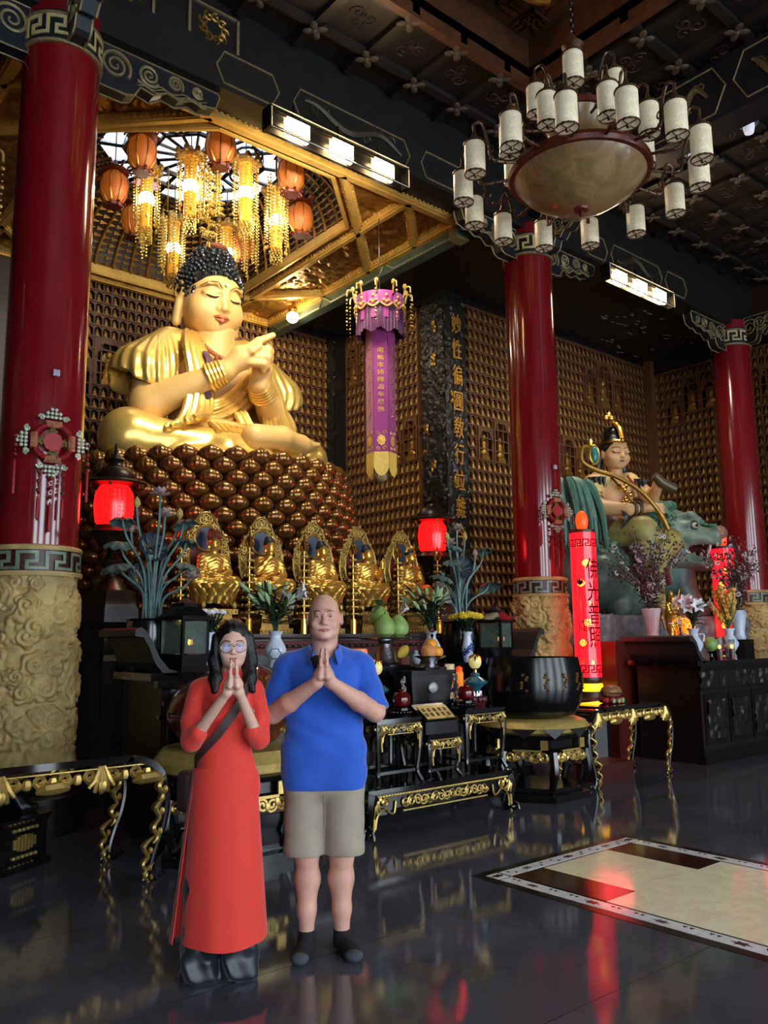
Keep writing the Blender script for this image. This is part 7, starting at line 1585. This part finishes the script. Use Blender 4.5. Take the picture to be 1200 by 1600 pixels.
for k in range(11):
    a=rg.uniform(0,6.28); r=rg.uniform(.05,.24); h_=rg.uniform(.4,.62); P=bez([(0,0,.36),(r*.4*cos(a),r*.4*sin(a),.36+h_*.5),(r*cos(a),r*sin(a),.36+h_)],5); st.tube(P,.008,5); g=G()
    for j in range(4,len(P)):
        for q in range(4): b=q*1.6+j; g.ell(P[j]+Vector((.026*cos(b),.026*sin(b),0)),(.024,.024,.03),7,5)
    g.build('gladiolus_spike',M('yellow_gladiolus',(206,160,70),.5,0,.3,20),t)
st.build('stems',LEAF,t)
for k in range(8): o=leafmesh(.5,.018,.1).build('leaf',LEAF,t,60,(0,0,.38)); o.rotation_euler=(0,-1.2,k*.8)
q=thing('pomelo','single green pomelo on a black stand on the right altar','pomelo',(10.68,5.9,1.25)); G().ell((0,0,.2),(.095,.095,.1),20,12).build('fruit',POM,q); G().lathe([(.06,0),(.025,.03),(.025,.07),(.07,.1)],16).build('stand',BLACK,q)
t=thing('dark_bowl','dark wooden bowl on a carved stand between the right altar candles','bowl',(11.02,6.0,1.25)); G().lathe([(.06,.1),(.11,.14),(.125,.22),(.11,.29),(.1,.29)],24).build('bowl',M('amber_wood',(90,46,30),.2,.1,.4,16,coat=.4),t); g=G().lathe([(.09,.0),(.1,.02),(.05,.05),(.07,.1)],8); g.build('stand',BLACK,t)
for x,l in ((10.84,'lit red candle in a glass left of the dark bowl'),(11.17,'lit red candle in a glass right of the dark bowl')):
    t=thing('altar_candle',l,'candle',(x,5.86,1.25)); G().lathe([(.035,0),(.035,.13),(0,.13)],14).build('wax',M('red_wax',(130,30,26),.4,0,.2,8),t); G().grid(lambda u,v:(.042*cos(u*2*pi),.042*sin(u*2*pi),.02+.24*v),20,2,True).build('glass',GLS,t); G().ell((0,0,.16),(.016,.016,.026),8,6).build('flame',MT['flame'],t)
t=thing('gold_guardian','small gilded standing guardian figure before the rider','statue',(11.35,6.85,1.55)); s=S((-.25,-.2,0),(.25,.2,.72),.011); s.chain([(0,0,.12),(0,0,.3),(0,.01,.46)],[.09,.1,.08],.04); s.ell((0,-.01,.56),(.05,.055,.065),.02); s.chain([(-.09,0,.45),(-.16,-.06,.36),(-.02,-.12,.36)],[.04,.035,.03],.02); s.chain([(.09,0,.45),(.17,-.05,.38),(.03,-.12,.36)],[.04,.035,.03],.02)
for sg in (-1,1): s.chain([(sg*.05,0,.2),(sg*.06,-.01,.02)],[.06,.04],.03); s.chain([(sg*.12,.03,.4),(sg*.2,.05,.28),(sg*.14,.04,.12)],[.02,.02,.015],.02)
s.ell((0,0,.64),(.035,.035,.05),.02); s.build('figure',HB,t); G().lathe([(.12,-.05),(.1,.0),(.1,.02)],12).build('base',BLK2,t); G().cyl((-.14,-.1,.2),(.05,-.12,.7),.008,None,6).build('staff',HB,t); G().bx(-.15,.15,-.15,.15,-1.55,-.04).build('pedestal',BLK2,t,0)
# ================================================================= the two visitors
FLESH=M('fair_skin',(200,150,132),.5,0,.08,14); FLESHW=M('light_skin',(206,162,142),.5,0,.06,14); BLUE=M('blue_polo_cotton',(26,80,182),.8,0,.08,30,bump=.12,bs=380,sheen=.3); KHA=M('stone_cotton',(150,140,122),.85,0,.06,20,bump=.1,bs=300); SOCK=M('black_sock',(18,18,22),.9,0,.1,30); SOCKT=M('grey_sock_toe',(62,64,74),.9,0,.1,30)
EWH=M('eye_white',(205,195,190),.3,0,0); IRIS=M('grey_blue_iris',(66,76,86),.2,0,0); IRB=M('brown_iris',(36,22,16),.2,0,0); LIPM=M('man_lips',(158,98,90),.5,0,.05,20); LIPW=M('woman_lips',(164,76,76),.4,0,.05,20); BRM=M('sandy_brow',(120,92,76),.7,0,.1,40); BLH=M('black_hair_strands',(14,11,11),.38,0,.2,40,bump=.3,bs=160)
def prayer_hand(s,sg,wx,wy,wz,L,r,cx,tilt=0):
    """palm and five fingers pointing up, palm facing the middle plane x=cx"""
    W=np.array((cx+sg*wx,wy,wz)); P0=np.array((cx+sg*.022,wy-.012,wz+.04)); 
    s.chain([W,P0,(cx+sg*.016,wy-.012,wz+L*.42)],[r*3.0,r*2.7,r*2.0],.012)
    for k in range(3): s.cap((cx+sg*.017,wy-.036+.024*k,wz+.03),(cx+sg*.013,wy-.036+.024*k,wz+L*.5),r*1.75,r*1.3,.012)
    ln=[.80,.95,1.0,.95]                              # little finger nearest the viewer .. index
    for k in range(4):
        y=wy-.047+.0215*k; z1=wz+L*ln[k]; zb_=wz+L*.48
        s.chain([(cx+sg*.0145,y+.002,zb_),(cx+sg*.0150,y-.002,zb_+(z1-zb_)*.5),(cx+sg*.0100,y+.002,z1-.008)],[r*1.1,r*1.0,r*.78],.003)
    s.chain([(cx+sg*.026,wy+.022,wz+.03),(cx+sg*.024,wy+.046,wz+L*.36),(cx+sg*.012,wy+.05,wz+L*.62)],[r*1.6,r*1.25,r*.95],.008)
# ---------------- the man
mn=thing('person','bald man in a blue polo shirt and khaki shorts, palms pressed together','person',(2.63,3.64,0),radians(-36.3))
s=S((-.36,-.44,.05),(.36,.2,1.82),.0047)
s.ell((0,.018,1.695),(.081,.094,.1)); s.ell((0,-.02,1.635),(.076,.079,.078),.04); s.ell((0,-.028,1.592),(.069,.064,.042),.03); s.ell((0,-.078,1.572),(.028,.024,.018),.025)
s.cap((0,.02,1.44),(0,.01,1.6),.07,.062,.03); s.ell((0,.03,1.56),(.066,.05,.05),.03)
s.cap((-.036,-.083,1.697),(.036,-.083,1.697),.0115,.0115,.018); s.cap((0,-.09,1.682),(0,-.112,1.644),.009,.0135,.012); s.ell((-.013,-.1,1.64),(.01,.012,.009),.007); s.ell((.013,-.1,1.64),(.01,.012,.009),.007)
for sg in (-1,1):
    s.ell((sg*.034,-.1,1.676),(.02,.014,.0105),.012,sub=True); s.ell((sg*.045,-.072,1.635),(.026,.024,.022),.02); s.ell((sg*.092,.014,1.663),(.011,.023,.033),.008); s.ell((sg*.102,.008,1.668),(.006,.011,.016),.005,sub=True)
s.cap((-.026,-.1,1.606),(.026,-.1,1.606),.0035,.0035,.005,sub=True)
for sg in (-1,1):
    s.chain([(sg*.2,.01,1.41),(sg*.262,-.07,1.2),(sg*.262,-.1,1.185)],[.055,.05,.049],.02); s.chain([(sg*.262,-.1,1.185),(sg*.175,-.19,1.245),(sg*.036,-.295,1.345)],[.05,.047,.031],.02)
    prayer_hand(s,sg,.036,-.298,1.345,.172,.0098,0)
    s.chain([(sg*.095,.0,.8),(sg*.09,-.005,.47),(sg*.086,.02,.345),(sg*.089,.012,.2),(sg*.09,.015,.07)],[.085,.058,.062,.045,.037],.03); s.ell((sg*.087,-.03,.46),(.036,.03,.045),.025)
s.build('body',FLESH,mn)
for sg in (-1,1):
    e=G().ell((sg*.034,-.0855,1.6755),(.0125,.0095,.0052),12,8).build('eye',EWH,mn); G().ell((sg*.034,-.0937,1.6757),(.0055,.003,.005),10,6).build('iris',IRIS,e)
    G().tube(bez([(sg*.019,-.097,1.681),(sg*.034,-.1,1.6852),(sg*.05,-.09,1.68)],4),.0022,5).build('eyelid',FLESH,mn); G().tube(bez([(sg*.014,-.1015,1.7),(sg*.034,-.099,1.706),(sg*.055,-.084,1.7)],4),[.002,.004,.005,.005,.005,.005,.004,.003,.002],5,flat=.5).build('eyebrow',BRM,mn)
s=S((-.05,-.12,1.58),(.05,-.06,1.63),.002); s.chain([(-.03,-.094,1.6065),(-.015,-.1,1.608),(0,-.102,1.608),(.015,-.1,1.608),(.03,-.094,1.6065)],[.0025,.0042,.0045,.0042,.0025],.003); s.chain([(-.026,-.095,1.602),(0,-.102,1.599),(.026,-.095,1.602)],[.0025,.0052,.0025],.003); s.build('lips',LIPM,mn)
s=S((-.4,-.26,.78),(.4,.24,1.56),.0065)
for sg in (-1,1): s.cap((sg*.195,.012,1.405),(sg*.268,-.085,1.16),.074,.08,.03); s.box((sg*.29,-.125,1.135),(.14,.14,.075),0,.0,rot=(radians(-22),radians(sg*-17),0),sub=True)
s.box((0,.005,1.12),(.2,.118,.345),.1,.02); s.ell((0,-.03,1.02),(.185,.115,.2),.05); s.ell((0,-.02,1.33),(.185,.12,.12),.05); s.box((0,.0,.9),(.212,.128,.16),.09,.06); s.cap((-.165,.012,1.415),(.165,.012,1.415),.07,.07,.05); s.cap((-.07,.02,1.485),(-.19,.012,1.43),.045,.05,.03); s.cap((.07,.02,1.485),(.19,.012,1.43),.045,.05,.03)
s.cap((0,-.0,1.46),(0,-.01,1.7),.068,.07,.01,sub=True); s.ell((0,-.12,1.48),(.04,.07,.075),.01,sub=True)
s.warp(lambda x,y,z:.0022*np.sin(34*x+21*z+3*np.sin(17*z))*np.clip((1.36-z)*4,0,1)+.0025*np.sin(48*(z-.6*np.abs(x)))*(np.abs(x)>.2)); s.cut(2,.8,1); sh_=s.build('polo_shirt',BLUE,mn)
cl=G()
for sg in (-1,1):
    P=[(.0,.088,1.53),(sg*.055,.07,1.532),(sg*.078,.02,1.525),(sg*.074,-.04,1.512),(sg*.052,-.085,1.49)]; Q=[(.0,.115,1.475),(sg*.075,.095,1.475),(sg*.112,.02,1.465),(sg*.108,-.06,1.445),(sg*.072,-.125,1.43)]
    a=bez(P,4); b=bez(Q,4); v=[]; 
    for p,q in zip(a,b): v+=[p,p.lerp(q,.12)+Vector((0,0,.012)),q,q+Vector((0,0,-.004))-(p-q)*.0,p+Vector((0,0,-.012))]
    f=[]
    for i in range(len(a)-1):
        for k in range(5): c=i*5+k; d=i*5+(k+1)%5; f.append((c,d,d+5,c+5) if sg>0 else (c,c+5,d+5,d))
    e=len(v)-5; f+=[(0,1,2,3,4),tuple(range(e,e+5))]; cl.add(v,f)
cl.build('collar',BLUE,sh_,40); pk=G().bx(-.016,.016,-.006,0,0,.13,basis((0,-.131,1.3),(1,0,0),(0,1,-.0),(0,.08,1))).build('placket',BLUE,sh_,0)
G().tube(bez([(-.05,-.1,1.47),(-.04,-.137,1.44),(-.015,-.146,1.405)],4),.022,8,flat=.25,up=(0,1,0)).build('black_strap',SOCK,mn)
s=S((-.3,-.2,.45),(.3,.2,.9),.0065); s.box((0,.0,.85),(.198,.118,.12),.09)
for sg in (-1,1): s.chain([(sg*.1,.0,.82),(sg*.104,-.006,.44)],[.11,.096],.03); s.box((sg*.106,-.006,.5),(.088,.085,.07),.07,.04)
s.warp(lambda x,y,z:.003*np.sin(30*x+12*z)*np.cos(16*z+9*y)); s.cut(2,.476,1); sr=s.build('shorts',KHA,mn); G().tube([(0,-.108,.78),(.002,-.122,.7),(.0,-.095,.62)],.004,5).build('fly_seam',M('seam_thread',(120,112,96),.85,0,.1,20),sr)
for sg,tx,ty in ((-1,-.118,-.165),(1,.145,-.15)):
    s=S((-.24,-.26,-.005),(.24,.12,.13),.0045); s.cap((sg*.09,.016,.12),(sg*.09,.016,.05),.042,.045,.02); s.ell((sg*.09,.04,.035),(.038,.045,.036),.02); s.cap((sg*.092,.0,.04),(sg*.09+(tx-sg*.09)*.75,ty*.6,.032),.042,.042,.02); s.ell((tx,ty*.85,.03),(.047,.055,.03),.02); s.cut(2,.001,1); s.cut(2,.105,-1); k=s.build('sock',SOCK,mn)
    s=S((-.26,-.26,-.005),(.26,.05,.1),.0045); s.ell((tx,ty*.9,.03),(.0485,.054,.0315)); s.cut(1,ty*.98,-1); s.cut(2,.001,1); s.build('grey_toe',SOCKT,k)
G().ell((.285,-.108,1.215),(.012,.026,.018),12,8).build('tattoo',M('tattoo_ink',(60,66,76),.6,0,.5,60),mn)
# ---------------- the woman
wo=thing('person','woman in glasses and a long red dress with brown shoulder strap, palms together','person',(2.106,3.745,0),radians(-29)); hx=.03
s=S((-.26,-.4,1.0),(.28,.16,1.7),.0042)
s.ell((hx,.015,1.562),(.071,.082,.079)); s.ell((hx,-.02,1.505),(.066,.069,.072),.035); s.ell((hx,-.038,1.455),(.05,.047,.034),.03); s.ell((hx,-.066,1.437),(.019,.018,.015),.02); s.cap((hx*.5,.02,1.33),(hx,.012,1.48),.05,.046,.03)
s.cap((hx,-.082,1.53),(hx,-.098,1.5),.007,.0115,.012); s.ell((hx-.011,-.09,1.497),(.009,.01,.008),.006); s.ell((hx+.011,-.09,1.497),(.009,.01,.008),.006)
for sg in (-1,1): s.ell((hx+sg*.032,-.085,1.528),(.019,.012,.009),.011,sub=True); s.ell((hx+sg*.036,-.062,1.49),(.026,.024,.022),.02); s.ell((hx+sg*.068,.012,1.515),(.008,.018,.026),.006)
for sg in (-1,1):
    s.chain([(sg*.15,-.1,1.092),(hx+sg*.028,-.25,1.315)],[.032,.0215],.02); prayer_hand(s,sg,.028,-.253,1.315,.157,.0078,hx)
wb=s.build('body',FLESHW,wo)
for sg in (-1,1):
    e=G().ell((hx+sg*.032,-.0725,1.5275),(.0125,.0085,.005),12,8).build('eye',EWH,wo); G().ell((hx+sg*.032,-.0802,1.5275),(.0056,.003,.005),10,6).build('iris',IRB,e)
    G().tube(bez([(hx+sg*.017,-.083,1.531),(hx+sg*.032,-.087,1.5355),(hx+sg*.048,-.075,1.5305)],4),.0022,5).build('eyelash_line',IRB,wo); G().tube(bez([(hx+sg*.013,-.088,1.55),(hx+sg*.034,-.085,1.557),(hx+sg*.055,-.066,1.548)],4),[.002,.004,.004,.004,.004,.004,.003,.002,.001],5,flat=.5).build('eyebrow',BLH,wo)
s=S((-.03,-.12,1.44),(.09,-.05,1.49),.002); s.chain([(hx-.027,-.079,1.465),(hx-.012,-.086,1.4685),(hx,-.087,1.467),(hx+.012,-.086,1.4685),(hx+.027,-.079,1.465)],[.0025,.0048,.0045,.0048,.0025],.003); s.chain([(hx-.022,-.081,1.46),(hx,-.088,1.4565),(hx+.022,-.081,1.46)],[.0025,.0058,.0025],.003); s.build('lips',LIPW,wo)
s=S((-.16,-.14,1.24),(.22,.17,1.7),.0055); s.ell((hx,.03,1.57),(.085,.094,.097)); s.ell((hx,.05,1.5),(.086,.075,.1),.03)
s.ell((hx+.002,-.1,1.51),(.062,.1,.098),.004,sub=True)
for sg in (-1,1): s.chain([(hx+sg*.075,.005,1.57),(hx+sg*.088,-.005,1.46),(hx+sg*.083,-.045,1.37),(hx+sg*.075+(-.01 if sg<0 else .02),-.075,1.315)],[.03,.033,.032,.018],.02)
s.chain([(hx,.09,1.5),(hx,.1,1.36)],[.075,.06],.03); s.warp(lambda x,y,z:.0014*np.sin(190*x+50*y+6*np.sin(9*z))); hr_=s.build('hair',BLH,wo)
gl=G()
for sg in (-1,1): gl.tube([(hx+sg*.034+.027*cos(a),-.101+.004*abs(cos(a)),1.521+.024*sin(a)) for a in [q*pi/14 for q in range(28)]],.0014,5,True); gl.tube(bez([(hx+sg*.061,-.098,1.526),(hx+sg*.072,-.05,1.528),(hx+sg*.075,.01,1.525)],4),.0013,4)
gl.tube(bez([(hx-.008,-.102,1.525),(hx,-.108,1.529),(hx+.008,-.102,1.525)],4),.0013,4); gt=thing('glasses','thin round metal glasses worn by the woman in red','glasses',(2.106,3.745,0),radians(-29)); gl.build('frame',M('pale_gold_wire',(200,180,140),.25,.9,.1,20),gt)
LENS=M('coated_lens',(180,190,255),.03,0,0,alpha=.16,spec=.6,ior=1.5)
for sg in (-1,1): G().ell((hx+sg*.034,-.1005,1.521),(.0262,.003,.0232),24,8).build('lens',LENS,gt)
G().tube([(hx+.0075*cos(a),-.1035,1.493+.006*sin(a)) for a in [q*pi/6 for q in range(12)]],.0011,4,True).build('nose_ring',SIL,wo); G().ell((hx-.072,.0,1.488),(.004,.004,.005),8,6).build('earring',SIL,wo)
DRS=M('red_dress_fabric',(208,50,38),.75,0,.05,16,bump=.05,bs=300,sheen=.2)
s=S((-.28,-.22,.7),(.28,.2,1.42),.006)
s.box((0,.005,1.22),(.118,.082,.17),.075); s.ell((0,-.035,1.21),(.118,.088,.09),.04); s.ell((0,.0,1.03),(.128,.098,.15),.05); s.ell((.01,.0,.85),(.165,.115,.16),.07); s.cap((-.115,.012,1.325),(.115,.012,1.325),.046,.046,.04); s.cap((0,.018,1.33),(hx*.7,.012,1.405),.064,.056,.02); s.cap((hx*.6,.01,1.4),(hx,.005,1.6),.05,.05,.0,sub=True)
for sg in (-1,1): s.chain([(sg*.14,.01,1.315),(sg*.165,-.045,1.17),(sg*.162,-.085,1.078)],[.048,.046,.047],.025); s.chain([(sg*.162,-.085,1.078),(sg*.128,-.13,1.118)],[.047,.043],.015); pass
s.warp(lambda x,y,z:.0018*np.sin(40*z+24*np.abs(x))*(np.abs(x)>.13)+.0015*np.sin(30*x+20*z)); dr=s.build('dress_bodice',DRS,wo)
def skirt(name,a0,a1,w0,w1,d0,d1,off,zh,xo,mat=DRS):
    g=G(); n=48; k=26
    def F(u,v):
        a=a0+(a1-a0)*u; z=.95-(.95-zh(u))*v; w=w0+(w1-w0)*v**.9; d=d0+(d1-d0)*v; fo=1+.012*sin(a*9)*v+.02*sin(a*4+1)*v*v; return (xo*v+w*cos(a)*fo,off+d*sin(a)*fo,z)
    def F2(u,v): p=F(u,v); return (p[0]*.985,p[1]*.97,p[2])
    g.grid(F,n,k,flip=True); b=len(g.v); g.grid(F2,n,k)
    m=k+1
    for i in range(n): g.f.append((i*m+k,(i+1)*m+k,b+(i+1)*m+k,b+i*m+k))
    for i in (0,n):
        for j in range(k): q=(i*m+j,i*m+j+1,b+i*m+j+1,b+i*m+j); g.f.append(q if i else q[::-1])
    return g.build(name,mat,dr,60)
skirt('front_panel',pi*.9,pi*2.1,.152,.2,.108,.17,-.005,lambda u:.145+.025*abs(u-.5)*2,.012); skirt('back_panel',-.12*pi,1.12*pi,.15,.226,.105,.15,.0,lambda u:.16,-.016)
SAT=M('black_satin',(14,17,28),.36,0,.2,8,sheen=.2); s=S((-.24,-.24,-.004),(.24,.2,.9),.0075)
for sg,x1 in ((-1,-.1),(1,.085)): s.chain([(sg*.06,0,.6),(x1,-.01,.4),(x1,-.03,.12)],[.07,.085,.082],.02); s.box((x1-.004,-.04,.06),(.085,.1,.075),.05,.03)
s.warp(lambda x,y,z:.008*np.sin(34*z+30*x+3*np.sin(26*y))*(z<.3)+.004*np.sin(70*x+40*z)*(z<.25)); s.cut(2,.002,1); s.build('satin_trousers',SAT,wo)
STR=M('brown_bag_strap',(62,40,40),.6,0,.15,20)
P=bez([(.1,.075,1.335),(.122,.0,1.378),(.098,-.075,1.335),(.06,-.128,1.25),(-.02,-.137,1.135),(-.1,-.095,1.04),(-.142,-.02,.975),(-.12,.07,.95)],7); g=G(); v=[];f=[]
for i,p in enumerate(P):
    d=(P[min(i+1,len(P)-1)]-P[max(i-1,0)]).normalized(); c=Vector((.01,0,1.1)); n=Vector((p.x-.0,p.y-.0,0)); n=(n-d*n.dot(d)).normalized() if n.length>1e-4 else Vector((0,-1,0)); w_=d.cross(n)*.021; v+=[p-w_,p+w_,p+w_+n*.005,p-w_+n*.005]
for i in range(len(P)-1):
    for k in range(4): a=i*4+k; b=i*4+(k+1)%4; f.append((a,b,b+4,a+4))
e=len(v)-4; f+=[(3,2,1,0),(e,e+1,e+2,e+3)]; g.add(v,f); bag=thing('shoulder_bag','dark brown strap of a shoulder bag slung across the red dress','bag',(2.106,3.745,0),radians(-29)); g.build('strap',STR,bag,50)
s=S((-.34,-.05,.62),(-.05,.24,.98),.008); s.box((-.165,.115,.82),(.06,.05,.1),.03,rot=(0,0,.7)); s.build('pouch',STR,bag)
G().tube([(hx+.085+.0+.029*cos(a)*.7,-.178+.029*cos(a)*.7,1.205+.029*sin(a)) for a in [q*pi/8 for q in range(16)]],.0018,4,True).build('bracelet',SIL,wo)
